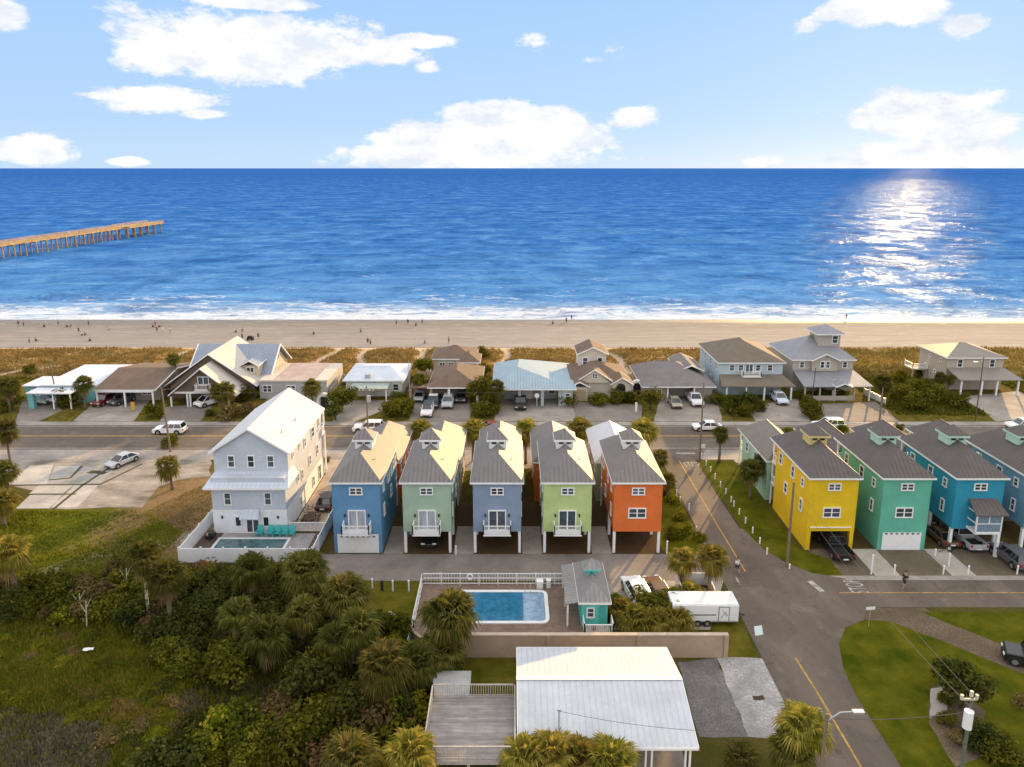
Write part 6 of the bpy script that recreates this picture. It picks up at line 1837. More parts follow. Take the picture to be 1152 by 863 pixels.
def car(label, kind, x, y, rot, pm, z=0, group='parked cars', top=None, roofm=None):
    L, W, zb, zt, zh, cb, ct = CARD[kind]
    t = thing('car' if kind != 'pickup' else 'pickup_truck', label, 'car' if kind != 'pickup' else 'pickup', x, y, z, group)
    t.rotation_euler = (0, 0, rot)
    base = thing('tmp', None, None)        # local-space parent for building
    ORG[base.name] = Vector((0, 0, 0))
    f, r = L / 2, -L / 2
    b = MB()
    if kind == 'pickup':
        pr = [(r + .05, .45), (f - .1, .38), (f, .55), (f - .02, .85), (f - .12, zh - .06), (1.25, zh), (-.6, zb), (-.62, .62), (r + .03, .62)]
        b.prism(pr, -W / 2, W / 2)
        body = b.build('body', pm, base, bevel=.06)
        q = MB(); q.box(r, -.63, -W / 2, -W / 2 + .12, .5, zb).box(r, -.63, W / 2 - .12, W / 2, .5, zb).box(r, r + .1, -W / 2 + .121, W / 2 - .121, .5, zb - .02)
        q.build('bed_side', pm, base, bevel=.02)
        MB().box(r + .1, -.63, -W / 2 + .12, W / 2 - .12, .625, .66).build('bed_floor', BRONZE, base)
        MB().box(r - .012, r - .001, -W / 2 + .2, W / 2 - .2, .6, zb - .12).build('tailgate_panel', pm, base)
    else:
        ze = zb if kind != 'sedan' else zb - .04
        pr = [(r + .12, .34), (f - .15, .30), (f, .48), (f - .03, .72), (f - .22, zh - .1), (cb[1] - .05, zh), (cb[1] - .3, zb), (cb[0] + .05, ze), (r + .05, ze - .04 if kind != 'sedan' else zb - .08), (r, .62), (r + .02, .45)]
        b.prism(pr, -W / 2, W / 2)
        body = b.build('body', pm, base, bevel=.08)
    # cabin glass
    w0, w1 = W / 2 - .07, W / 2 - .25
    v = [(cb[0], -w0, zb - .02), (cb[1], -w0, zb - .02), (cb[1], w0, zb - .02), (cb[0], w0, zb - .02), (ct[0], -w1, zt - .05), (ct[1], -w1, zt - .05), (ct[1], w1, zt - .05), (ct[0], w1, zt - .05)]
    g = MB(); g.v = v; g.f = [(0, 3, 2, 1), (4, 5, 6, 7), (0, 1, 5, 4), (1, 2, 6, 5), (2, 3, 7, 6), (3, 0, 4, 7)]
    g.build('glass', DARKGLASS, base)
    ro = MB(); ro.box(ct[0] - .05, ct[1] + .05, -w1 - .03, w1 + .03, zt - .07, zt).build('roof', roofm or pm, base, bevel=.03)
    pl = MB()
    for s in (-1, 1):
        for (a, c) in ((cb[0], ct[0]), (cb[1], ct[1])):
            pl.tube([(a, s * w0, zb - .02), (c, s * w1, zt - .04)], .055, 5)
        for k in (.38, .7) if kind in ('suv', 'van', 'jeep') else (.5,):
            pl.tube([(cb[0] + (cb[1] - cb[0]) * k, s * (w0 + .005), zb - .02), (ct[0] + (ct[1] - ct[0]) * k, s * (w1 + .005), zt - .04)], .045, 5)
    pl.build('pillar', pm, base)
    wr = .34 if kind == 'sedan' else .39
    for sx in (-1, 1):
        for s in (-1, 1):
            wx = sx * L * .305
            MB().cyl((wx, s * (W / 2 - .16), wr + .03), (wx, s * (W / 2 + .004), wr + .03), wr + .07, n=16).build('wheel_arch', BRONZE, base)
            w = MB().cyl((wx, s * (W / 2 - .2), wr), (wx, s * (W / 2 + .02), wr), wr, n=16).build('wheel', RUBBER, base)
            MB().cyl((wx, s * (W / 2 - .1), wr), (wx, s * (W / 2 + .035), wr), wr * .6, n=12).build('rim', RIM, w)
    for s in (-1, 1):
        MB().obox((f - .06, s * (W / 2 - .3), .74), (.06, 0, .02), (0, .2, 0), (0, 0, .08)).build('headlight', LAMPW, base)
        MB().obox((r + .02, s * (W / 2 - .16), zb - .2 if kind != 'sedan' else .74), (.035, 0, 0), (0, .11, 0), (0, 0, .14)).build('tail_light', LAMPR, base)
        MB().obox((cb[1] - .35, s * (W / 2 + .07), zb + .04), (.06, 0, 0), (0, .09, 0), (0, 0, .07)).build('mirror', pm, base)
    MB().box(r - .03, r + .02, -.26, .26, .52, .66).build('number_plate', WHITE, base)
    MB().box(f - .04, f + .012, -.55, .55, .4, .56).build('grille', BRONZE, base)
    if kind == 'jeep': MB().cyl((r - .2, 0, .95), (r - .02, 0, .95), .36, n=14).build('spare_wheel', RUBBER, base)
    if top: MB().box(*top).build('cargo', WHITE, base)
    for ch in list(base.children):
        ch.parent = t
    bpy.data.objects.remove(base)
    return t


WHP = paint('white', (.78, .78, .78)); BLP = paint('black', (.015, .015, .017)); SIP = paint('silver', (.42, .43, .44), .35); GRP = paint('grey', (.09, .095, .10)); RDP = paint('red', (.16, .015, .012)); BRP = paint('bronze', (.12, .07, .035)); DKB = paint('dark_blue', (.02, .03, .06)); TAP = paint('tan', (.34, .29, .22))
LFT = pi
RD = 'cars on the coast road'
car('white suv with dark rear windows driving past the leaning pole on the coast road', 'suv', -52.6, 103.6, LFT, WHP, group=RD)
car('white suv on the coast road behind the white house and blue cottage', 'suv', -22.2, 104.3, LFT, WHP, group=RD)
car('white sedan on the coast road near the side street corner', 'sedan', 30.4, 105.0, LFT, WHP, group=RD)
car('white suv on the coast road above the yellow cottage', 'suv', 49.4, 105.4, LFT, WHP, group=RD)
car('white suv on the coast road at the right edge', 'suv', 79.6, 105.2, LFT, WHP, group=RD)
car('dark red car on the coast road above the slate cottage roof', 'sedan', -3.4, 104.6, LFT, RDP, group=RD)
p, q = G(126, 527), G(150, 517)
car('silver car parked slantwise on the vacant lot', 'sedan', (p[0] + q[0]) / 2, (p[1] + q[1]) / 2, math.atan2(p[1] - q[1], p[0] - q[0]), SIP)


def park(label, kind, px, py, pm, rot=-90, **k):
    x, y = G(px, py)
    return car(label, kind, x, y, radians(rot), pm, **k)


park('white car under the carport of the teal house', 'suv', 67, 450, WHP)
park('silver car at the left pillar of the teal house carport', 'sedan', 55, 452, SIP)
park('dark red car in front of the brown roofed house', 'suv', 118, 454, RDP, -100)
park('dark grey suv beside the dark red car', 'suv', 138, 453, GRP, -112)
park('white van in front of the brown gabled house', 'van', 236, 455, WHP, -125)
park('small white and black jeep nearest the road before the garage house', 'jeep', 481, 466, WHP, roofm=BLP)
park('dark blue pickup with white cap beside the garage bay', 'pickup', 488, 455, DKB, roofm=WHP)
park('silver suv in the middle garage bay', 'suv', 504, 456, SIP)
park('dark car deep in the right garage bay', 'sedan', 519, 450, GRP)
park('silver car under the side carport of the garage house', 'sedan', 472, 449, SIP)
park('black pickup in front of the pale blue roofed carports', 'pickup', 585.5, 457, BLP, roofm=BLP)
park('silver sedan before the grey hip roofed house', 'sedan', 759, 456, TAP)
park('white pickup before the open bay of the grey hip roofed house', 'pickup', 781, 453, WHP)
park('pale suv under the porch of the pale blue two storey house', 'suv', 876, 452, paint('ice_blue', (.55, .62, .70)))
park('white suv parked beside the pool house hedge', 'suv', 716, 672, WHP, 98)
park('dark bronze car parked right of the white suv', 'sedan', 740, 671, BRP, 98)
car('black pickup parked below the yellow cottage carport', 'pickup', 34.4, 69.3, radians(88), BLP)
car('silver pickup parked under the screened porch of the azure cottage', 'pickup', 49.3, 71.3, radians(90), SIP)
car('gold toned low car left of the silver pickup under the azure cottage', 'sedan', 47.0, 71.6, radians(90), BRP)
car('dark grey suv on the drive right of the silver pickup', 'suv', 51.7, 67.2, radians(92), GRP)
car('black car under the pale sea green cottage', 'sedan', -8.9, 71.6, radians(-90), BLP)
car('black jeep with a white hood stripe on the gravel track at the right edge', 'jeep', 42.7, 51.5, radians(152), BLP, roofm=WHP)
car('dark car in the sandy side yard of the white three storey house', 'sedan', -22.4, 79.8, radians(90), BLP)

# trailers
t = thing('enclosed_trailer', 'white enclosed cargo trailer on the corner below the two bright palms', 'trailer', 17.2, 57.5, 0)
x0, x1, y0, y1 = 14.2, 20.1, 56.4, 58.5
MB().box(x0, x1, y0, y1, .5, 2.15).build('body', WHITE, t, bevel=.06)
MB().box(x0 + .05, x1 - .05, y0 + .05, y1 - .05, 2.152, 2.2).build('roof', WHITE, t)
MB().box(x0, x1, y0 - .015, y0 - .002, .5, .62).build('skirt_trim', STEEL, t)
d = MB().box(18.35, 19.2, y0 - .03, y0 - .004, .62, 1.95).build('side_door', WHITE, t)
b = MB()
for (a, c, e, g_) in ((18.3, 18.34, .6, 1.98), (19.21, 19.25, .6, 1.98), (18.34, 19.21, 1.95, 1.985)): b.box(a, c, y0 - .035, y0 - .004, e, g_)
b.build('door_frame', BRONZE, t)
b = MB()          # dark drawn mark on the door and a band of small strokes along the flank
for i in range(22): b.box(15.9 + i * .10, 15.96 + i * .10, y0 - .012, y0 - .003, 1.12, 1.12 + (.13 if i % 3 else .17))
b.tube([(18.5, y0 - .035, .9), (18.9, y0 - .035, 1.5), (19.1, y0 - .035, 1.1), (18.6, y0 - .035, 1.7)], .018, 4)
b.build('side_mark', BRONZE, t)
for x in (16.5, 17.35):
    w = MB().cyl((x, y0 - .02, .33), (x, y0 + .22, .33), .33, n=14).build('wheel', RUBBER, t)
    MB().cyl((x, y0 - .035, .33), (x, y0 + .1, .33), .18, n=10).build('rim', RIM, w)
    MB().cyl((x, y1 - .22, .33), (x, y1 + .02, .33), .33, n=14).build('wheel', RUBBER, t)
MB().tube([(x1, 57.0, .5), (x1 + .9, 57.45, .5)], .05, 5).tube([(x1, 57.9, .5), (x1 + .9, 57.45, .5)], .05, 5).build('tow_bar', BRONZE, t)
t = thing('open_trailer', 'white high sided open trailer behind the enclosed one', 'trailer', 17.3, 60.4, 0)
b = MB(); x0, x1, y0, y1 = 15.8, 18.9, 59.6, 62.3
b.box(x0, x1, y1 - .1, y1, .4, 1.7).box(x0, x0 + .1, y0, y1 - .101, .4, 1.7).box(x1 - .1, x1, y0, y1 - .101, .4, 1.7).box(x0 + .101, x1 - .101, y0, y0 + .1, .4, .9)
b.build('side_panel', WHITE, t)
MB().box(x0 + .1, x1 - .1, y0 + .1, y1 - .1, .4, .46).build('floor', mat('brown_boards', (.10, .06, .04), .9, .2, 3), t)
for y in (y0 + .5, y1 - .5):
    for x in (x0 - .02, x1 - .18): MB().cyl((x, y, .3), (x + .2, y, .3), .3, n=12).build('wheel', RUBBER, t)

# ------------------------------------------------------------------ posts, poles, wires
k = 0
ORD = ['first', 'second', 'third', 'fourth', 'fifth', 'sixth', 'seventh', 'eighth', 'ninth', 'tenth', 'eleventh', 'twelfth', 'thirteenth']
for i_, (px, py) in enumerate(((788, 516), (793, 524), (798, 531), (803, 539), (809, 548), (815, 556), (821, 565), (824, 570), (830, 579), (837, 589), (845, 600), (853, 612), (861, 624))):
    x, y = G(px, py); t = thing('marker_post', ORD[i_] + ' white marker post from the coast road along the street lawn', 'post', x + .15, y, 0, 'white marker posts along the street lawn')
    MB().box(x + .09, x + .21, y - .06, y + .06, 0, .72).build('shaft', WHITE, t); MB().box(x + .075, x + .225, y - .075, y + .075, .722, .78).build('cap', WHITE, t)
for i_, (px, py) in enumerate(((761, 558), (765, 566), (775, 574), (783, 600))):
    x, y = G(px, py); t = thing('marker_post', ORD[i_] + ' white marker post from the top in the hedge by the orange cottage', 'post', x, y, 0, 'white marker posts by the orange cottage')
    MB().box(x - .06, x + .06, y - .06, y + .06, 0, .8).build('shaft', WHITE, t); MB().box(x - .075, x + .075, y - .075, y + .075, .802, .86).build('cap', WHITE, t)
for (px, py, h, lab) in ((442, 665, 1.1, 'white post at the alley edge, left of the pair by the pool fence'), (460, 665, 1.1, 'white post at the alley edge nearest the pool fence'), (419, 662, 1.0, 'white post nearest the palms at the alley edge'), (513, 624, 1.0, 'white post between the sea green and slate cottages'),
                         (750, 623, 1.4, 'white post with a round cap beside the orange cottage'), (980, 646, 2.1, 'tall white post below the teal cottage, left corner'), (1006, 645, .9, 'short white post below the teal cottage'), (1052, 625, .7, 'short white post beside the bicycle under the azure cottage'),
                         (1067, 637, 1.4, 'white post left of the azure cottage drive'), (1061, 646, .9, 'short white post at the street left of the azure cottage drive'), (1089, 646, .9, 'short white post before the dark grey suv'), (1144, 646, .9, 'short white post right of the dark grey suv'), (1149, 638, 1.5, 'tall white post at the right edge'),
                         (888, 640, .5, 'short white stub beside the bare utility pole')):
    x, y = G(px, py); t = thing('white_post', lab, 'post', x, y, 0, 'white posts by the drives')
    MB().cyl((x, y, 0), (x, y, h), .075, n=10).build('shaft', WHITE, t); MB().cyl((x, y, h + .001), (x, y, h + .08), .11, .06, 10).build('cap', WHITE, t)
t = thing('black_post', 'short black post between white posts at the alley edge', 'post', *G(430, 664), 0)
x, y = G(430, 664); MB().cyl((x, y, 0), (x, y, .95), .13, n=10).build('shaft', BRONZE, t); MB().cyl((x, y, .951), (x, y, 1.05), .16, .1, 10).build('cap', BRONZE, t)


def pole(label, x, y, h, lean=(0, 0), arm=True, tr=False, lamp=None, r=.15, m=None, cat='utility pole'):
    t = thing('utility_pole' if not lamp else 'street_lamp', label, cat if not lamp else 'street lamp', x, y, 0)
    top = (x + lean[0], y + lean[1], h)
    MB().tube([(x, y, -.1), (x + lean[0] * .5, y + lean[1] * .5, h * .5), top], [r, r * .85, r * .65], 8).build('pole', m or WOODP, t)
    if arm:
        a = MB().box(top[0] - 1.1, top[0] + 1.1, top[1] - .06, top[1] + .06, h - .75, h - .62).build('cross_arm', WOODP, t)
        for s in (-1, -.45, .45, 1): MB().cyl((top[0] + s, top[1], h - .62), (top[0] + s, top[1], h - .42), .06, .04, 6).build('insulator', WHITE, a)
    if tr: MB().cyl((top[0] + .32, top[1] - .1, h - 2.3), (top[0] + .32, top[1] - .1, h - 1.35), .27, n=12).build('transformer', STEEL, t)
    if lamp:
        q = (top[0] + lamp[0], top[1] + lamp[1], h - .1 + lamp[2])
        MB().tube([(top[0], top[1], h - .5), ((top[0] + q[0]) / 2, (top[1] + q[1]) / 2, q[2] - .05), q], .045, 6).build('lamp_arm', STEEL, t)
        u = Vector((lamp[0], lamp[1], 0)).normalized(); n = Vector((-u.y, u.x, 0))
        MB().obox(Vector(q) + u * .3, u * .34, n * .15, (0, 0, .07)).build('lamp_head', STEEL, t, bevel=.03)
    return top


x, y = G(192, 508); A1 = pole('leaning wooden utility pole beside the coast road on the left', x, y, 9.6, (-.4, 0), arm=False)
x, y = G(415, 508); A2 = pole('wooden utility pole with transformer behind the blue cottage', x, y, 9.8, (0, 0), arm=True, tr=True)
x, y = G(787, 517); A3 = pole('dark utility pole at the corner of the street lawn', x, y, 11.2, (0, 0), arm=False, r=.13)
x, y = G(66, 452); A4 = pole('thin dark pole in front of the teal flat roofed house', x, y, 7.2, (-.8, 0), arm=False, r=.11, m=BARK)
x, y = G(461, 450); A5 = pole('thin pale pole right of the low white house', x, y, 7.2, (0, 0), arm=False, r=.08, m=WOODF)
x, y = G(989, 477); A6 = pole('slim pole between the road and the tower house fence', x, y, 6.0, (0, 0), arm=False, r=.11)
x, y = G(1097, 474); A7 = pole('slender lamp pole in front of the far right house', x, y, 10.8, (0, 0), arm=False, r=.10, lamp=(-.9, 0, -.8), m=BARK)
x, y = G(885, 638); A8 = pole('bare utility pole in front of the yellow cottage', x, y, 9.2, (.1, .2), arm=False, r=.15)
MB_ = MB()
A9 = pole('utility pole with a white transformer at the lower right', 27.6, 37.2, 9.2, (0, 0), arm=False, tr=False, r=.14, m=mat('green_grey_pole', (.13, .14, .10), .9, .2, 2))
t9 = [o for o in bpy.data.objects if o.name.startswith('utility_pole') and o.get('label', '').startswith('utility pole with a white')][0]
MB().cyl((27.36, 36.95, 7.0), (27.36, 36.95, 8.15), .26, n=14).build('transformer', WHITE, t9)
MB().box(26.9, 27.9, 37.1, 37.2, 8.75, 8.85).cyl((26.95, 37.15, 8.85), (26.95, 37.15, 9.1), .1, n=8).cyl((27.5, 37.15, 9.0), (27.5, 37.15, 9.35), .1, n=8).cyl((27.85, 37.15, 8.85), (27.85, 37.15, 9.1), .1, n=8).build('insulator_bracket', mat('cream_ceramic', (.6, .55, .42), .5), t9)
A10 = pole('wooden street lamp pole with long arm at the bottom edge beside the road', 18.5, 36.2, 8.6, (0, 0), arm=False, lamp=(1.5, 0, .25), r=.14)
x, y = G(913, 452); A11 = pole('thin dark pole in front of the tower house porch', x, y, 6.2, (.2, 0), arm=False, r=.09, m=BARK)


def wire(name, label, a, b_, sag, r=.018):
    a = Vector(a); b_ = Vector(b_); pts = []
    for i in range(13):
        k = i / 12; p = a.lerp(b_, k); p.z -= sag * 4 * k * (1 - k); pts.append(p)
    o = MB().tube(pts, r, 4).build(name, mat('cable', (.10, .09, .075), .6))
    return setp(o, label, 'cable')


wire('cable', 'thick cable between the lower right pole and the street lamp pole', (A10[0], A10[1], 8.3), (A9[0], A9[1], 7.9), .25, .03)
wire('cable', 'upper cable from the lower right pole up to the bare pole by the yellow cottage', (A9[0], A9[1], 9.1), (A8[0], A8[1], 9.1), .5)
wire('cable', 'lower cable from the lower right pole up to the bare pole by the yellow cottage', (A9[0], A9[1], 8.2), (A8[0], A8[1], 8.2), .9)
wire('cable', 'cable along the coast road between the left pole and the transformer pole', (A1[0], A1[1], 9.4), (A2[0], A2[1], 9.4), .6)
wire('cable', 'cable along the coast road between the transformer pole and the corner pole', (A2[0], A2[1], 9.5), (A3[0], A3[1], 10.6), .8)
wire('cable', 'cable from the leaning left pole to the brown gabled house', (A1[0], A1[1], 9.2), (-56, 117, 5), .5)
wire('cable', 'cable from the corner pole down the street lawn to the bare pole', (A3[0], A3[1], 10.8), (A8[0], A8[1], 9.0), .5)
wire('cable', 'cable sagging over the front of the big white roof', (3.1, 40.6, 5.0), (14.5, 39.5, 4.4), .35)
t = thing('service_mast', 'short service mast on the big white roof', 'mast', 3.1, 40.7, 3.3)
MB().cyl((3.1, 40.7, 3.2), (3.1, 40.7, 5.0), .05, n=6).box(2.95, 3.25, 40.65, 40.75, 4.95, 5.05).build('mast_tube', STEEL, t)

# small signs
x, y = G(977, 705)
t = thing('street_sign', 'small white street sign at the tip of the island lawn', 'sign', x, y, 0)
MB().cyl((x, y, 0), (x, y, 2.0), .03, n=6).build('post', STEEL, t); MB().obox((x, y - .04, 1.85), (.42, .05, 0), (0, .012, 0), (0, 0, .14)).build('plate', WHITE, t)
x, y = G(852, 724)
t = thing('street_sign', 'pale tilted sign on the verge right of the trailer', 'sign', x, y, 0)
MB().cyl((x, y, 0), (x, y, 1.3), .03, n=6).build('post', STEEL, t); MB().obox((x, y - .05, 1.3), (.36, .08, .0), (0, .02, .01), (0, .22, .26)).build('plate', mat('pale_sign', (.55, .62, .6), .5), t)
x, y = G(786.5, 513)
t = thing('street_sign', 'small white sign low on the corner of the street lawn', 'sign', x, y, 0)
MB().cyl((x + .4, y, 0), (x + .4, y, 1.6), .03, n=6).build('post', STEEL, t); MB().box(x, x + .8, y - .05, y - .02, 1.2, 1.75).build('plate', WHITE, t)
x, y = G(604, 457)
t = thing('street_sign', 'white round sign on a post before the pale blue roofed house', 'sign', x, y, 0)
MB().cyl((x, y, 0), (x, y, 1.6), .05, n=6).build('post', WHITE, t); MB().cyl((x, y - .05, 1.9), (x, y, 1.9), .42, n=16).build('plate', WHITE, t)
x, y = G(715.5, 463)
t = thing('street_sign', 'white narrow sign at the road below the beach access arch', 'sign', x, y, 0)
MB().box(x - .18, x + .18, y - .05, y + .05, 0, 1.6).build('plate', WHITE, t)
x, y = G(940, 448)
t = thing('yard_sign', 'white yard sign in front of the tower house porch', 'sign', x, y, 0)
MB().box(x - .7, x + .7, y - .03, y + .03, .4, 1.5).build('plate', WHITE, t)
for s in (-.6, .6): MB().box(x + s - .04, x + s + .04, y + .031, y + .1, 0, 1.5).build('post', WHITE, t)
x, y = G(150, 462)
t = thing('yard_board', 'orange board standing beside the dark grey suv', 'board', x, y, 0)
MB().box(x - .32, x + .32, y - .03, y + .03, .1, 1.5).build('plate', mat('orange_board', (.62, .33, .06), .6), t); MB().box(x - .04, x + .04, y + .031, y + .08, 0, 1.4).build('post', WOODF, t)

x, y = G(100, 735)
t = thing('plastic_sheet', 'small white plastic sheet lying in the matted grass', 'sheet', x, y, 0)
b = MB(); gr = [[(x - .4 + i * .2, y - .18 + j * .18, .35 + .12 * hsh(i, j, 3)) for i in range(5)] for j in range(3)]
for j in range(2):
    for i in range(4): b.poly([gr[j][i], gr[j][i + 1], gr[j + 1][i + 1], gr[j + 1][i]])
    
b.build('crumpled_sheet', WHITE, t)
# patio things
AD = mat('turquoise_plastic', (.05, .42, .42), .5, .08, 3)


def deck_chair(label, x, y, rot, group):
    t = thing('deck_chair', label, 'chair', x, y, .03, group); t.rotation_euler = (0, 0, rot)
    base = thing('tmp', None, None); ORG[base.name] = Vector((0, 0, 0))
    MB().obox((0, 0, .38), (.3, 0, 0), (0, .28, -.05), (0, 0, .025)).build('seat', AD, base)
    MB().obox((0, .38, .72), (.3, 0, 0), (0, .1, .38), (0, .02, -.005)).build('backrest', AD, base)
    for s in (-1, 1):
        MB().box(s * .36 - .06, s * .36 + .06, -.35, .35, .6, .64).build('armrest', AD, base)
        MB().box(s * .34 - .03, s * .34 + .03, -.33, -.25, 0, .6).build('leg', AD, base); MB().box(s * .34 - .03, s * .34 + .03, .3, .38, 0, .6).build('leg', AD, base)
    for ch in list(base.children): ch.parent = t
    bpy.data.objects.remove(base)
    return t


for i in range(5): deck_chair(('leftmost', 'second', 'middle', 'fourth', 'rightmost')[i] + ' turquoise deck chair from the left against the white house wall', -27.6 + i * .78 - .35 + (.4 if i else 0), 72.25, 0, 'turquoise chairs beside the small pool')
x, y = -33.3, 71.9
t = thing('fire_pit', 'dark round fire pit in the left corner of the fenced patio', 'fire pit', x, y, .04)
MB().cyl((x, y, .04), (x, y, .5), .42, .55, 14).build('bowl', BRONZE, t); MB().cyl((x, y, .501), (x, y, .53), .4, n=12).build('ash', mat('ash', (.3, .22, .15), .9), t)
x, y = -32.7, 71.2
t = thing('grill', 'small dark grill beside the fire pit', 'grill', x, y, .03)
MB().box(x - .35, x + .35, y - .22, y + .22, .7, .95).build('firebox', BRONZE, t)
for s in (-.3, .3):
    for q in (-.18, .18): MB().box(x + s - .02, x + s + .02, y + q - .02, y + q + .02, .03, .7).build('leg', BRONZE, t)
MB().cyl((x - .35, y, .95), (x + .35, y, .95), .2, n=12).build('lid', BRONZE, t)
x, y = -23.2, 75.6
t = thing('picnic_table', 'dark timber picnic table in the side yard behind the picket gate', 'table', x, y, .02)
DW = mat('dark_timber', (.09, .055, .035), .8, .2, 2)
MB().box(x - .5, x + .5, y - 1, y + 1, .72, .77).build('tabletop', DW, t)
for s in (-1, 1): MB().box(x + s * .85 - .15, x + s * .85 + .15, y - 1, y + 1, .42, .47).build('bench', DW, t)
for s in (-.8, .8): MB().box(x - .85, x + .85, y + s - .05, y + s + .05, .3, .38).box(x - .4, x - .3, y + s - .04, y + s + .04, .02, .72).box(x + .3, x + .4, y + s - .04, y + s + .04, .02, .72).build('trestle', DW, t)
for (x, y, lab) in ((-24.2, 74.6, 'bicycle leaning by the picket gate of the white house'), (-23.9, 77.8, 'bicycle standing against the side wall of the white house'), (46.0, 69.0, 'bicycle beside a post of the azure cottage')):
    t = thing('bicycle', lab, 'bicycle', x, y, .02)
    for s in (-.52, .52):
        o_ = torus('wheel', .32, .025, RUBBER, None, 'y', 16, 5); o_.parent = t; o_.location = (s, 0, .34)
    b = MB(); o2 = Vector((x, y, .02))
    for (a, c) in (((-.52, 0, .34), (-.1, 0, .34)), ((-.1, 0, .34), (-.18, 0, .82)), ((-.52, 0, .34), (-.16, 0, .72)), ((-.16, 0, .74), (.38, 0, .78)), ((-.1, 0, .34), (.38, 0, .74)), ((.52, 0, .34), (.36, 0, .95))):
        b.cyl(Vector(a) + o2, Vector(c) + o2, .022, n=5)
    b.build('frame', BRONZE, t)
    MB().obox(o2 + Vector((.36, 0, .98)), (.03, 0, 0), (0, .26, 0), (0, 0, .02)).build('handlebar', BRONZE, t); MB().obox(o2 + Vector((-.2, 0, .86)), (.13, 0, 0), (0, .07, 0), (0, 0, .03)).build('saddle', BRONZE, t)
x, y = G(1022, 613)
# floor drain cover between cottages
# ------------------------------------------------------------------ people


def skin(name, verts, edges, radii, m, root=0, sub=1):
    me = bpy.data.meshes.new(name); me.from_pydata(verts, edges, [])
    o = bpy.data.objects.new(name, me); COL.objects.link(o)
    md = o.modifiers.new('s', 'SKIN')
    for i, r in enumerate(radii):
        sv_ = me.skin_vertices[0].data[i]; sv_.radius = (r, r) if not hasattr(r, '__len__') else r; sv_.use_root = (i == root)
    if sub: s2 = o.modifiers.new('u', 'SUBSURF'); s2.levels = sub; s2.render_levels = sub
    dg = bpy.context.evaluated_depsgraph_get(); dg.update()
    nm = bpy.data.meshes.new_from_object(o.evaluated_get(dg)); bpy.data.objects.remove(o)
    nm.name = name; nm.materials.clear(); nm.materials.append(m)
    nm.polygons.foreach_set('use_smooth', [True] * len(nm.polygons))
    return nm


SKIN = mat('skin', (.42, .25, .17), .6, .08, 3)
HAIR = mat('hair', (.04, .025, .015), .7)
CLO = {k: mat('cloth_' + k, c, .85, .1, 3) for k, c in dict(dark=(.03, .03, .035), white=(.7, .7, .68), blue=(.05, .10, .25), red=(.35, .05, .04), grey=(.2, .2, .2), tan=(.4, .32, .22)).items()}


def pose(kind):
    if kind == 'stand': hip_, kn, an, to, el_, ha = .93, [(.02, .5), (-.02, .5)], [(-.02, .09), (-.04, .09)], .16, (-.02, 1.12), (.05, .86)
    if kind == 'walk': hip_, kn, an, to, el_, ha = .91, [(.18, .52), (-.04, .48)], [(.24, .09), (-.36, .16)], .16, (-.1, 1.12), (.08, .9)
    if kind == 'sit': hip_, kn, an, to, el_, ha = .16, [(.42, .42), (.42, .42)], [(.72, .08), (.72, .08)], .14, (.16, .45), (.38, .42)
    lean = 0 if kind != 'sit' else -.08
    h0 = hip_
    V = [(0, 0, h0), (lean * .5, 0, h0 + .22), (lean, 0, h0 + .46), (lean, 0, h0 + .58), (lean + .015, 0, h0 + .66), (lean + .02, 0, h0 + .78)]
    Rr = [.135, .12, .145, .06, .085, .095]
    E = [(0, 1), (1, 2), (2, 3), (3, 4), (4, 5)]
    for s, i in ((1, 0), (-1, 1)):
        k = len(V)
        V += [(0, s * .09, h0 - .06), (kn[i][0], s * .10, kn[i][1]), (an[i][0], s * .10, an[i][1]), (an[i][0] + to, s * .11, an[i][1] - .04)]
        Rr += [.09, .058, .042, .035]; E += [(0, k), (k, k + 1), (k + 1, k + 2), (k + 2, k + 3)]
    dz = h0 - .93 if kind == 'sit' else 0
    ex, ez = el_; hx_, hz = ha
    for s in (1, -1):
        k = len(V); sg = s if kind == 'walk' else 1
        V += [(lean, s * .19, h0 + .46), (lean + ex * sg, s * .24, ez), (lean + hx_ * sg, s * .24, hz), (lean + hx_ * sg + .03, s * .24, hz - .10)]
        Rr += [.055, .042, .03, (.022, .035)]; E += [(2, k), (k, k + 1), (k + 1, k + 2), (k + 2, k + 3)]
    return V, E, Rr


PM = {}
for kd in ('stand', 'walk', 'sit'):
    V, E, Rr = pose(kd)
    body = skin('body', V, E, Rr, SKIN)
    top_i = [0, 1, 2, 14, 15, 18, 19]
    remap = {a: i for i, a in enumerate(top_i)}
    te = [(remap[a], remap[b_]) for a, b_ in E if a in remap and b_ in remap]
    tv = [V[i] for i in top_i]; trr = [(Rr[i] if not hasattr(Rr[i], '__len__') else Rr[i][0]) + .022 for i in top_i]
    lo_i = [0, 6, 7, 10, 11]; rm2 = {a: i for i, a in enumerate(lo_i)}
    le = [(rm2[a], rm2[b_]) for a, b_ in E if a in rm2 and b_ in rm2]; lv = [V[i] for i in lo_i]; lr = [Rr[i] + .025 for i in lo_i]
    PM[kd] = dict(body=body, shirt=skin('shirt', tv, te, trr, CLO['dark']), trousers=skin('trousers', lv, le, lr, CLO['dark']), head=V[5])
hb = MB(); hb.tube([(0, 0, -.02), (-.01, 0, .07), (-.01, 0, .105)], [.105, .095, .03], 10)
HM = mesh_of(hb.v, hb.f, 'hair', HAIR)


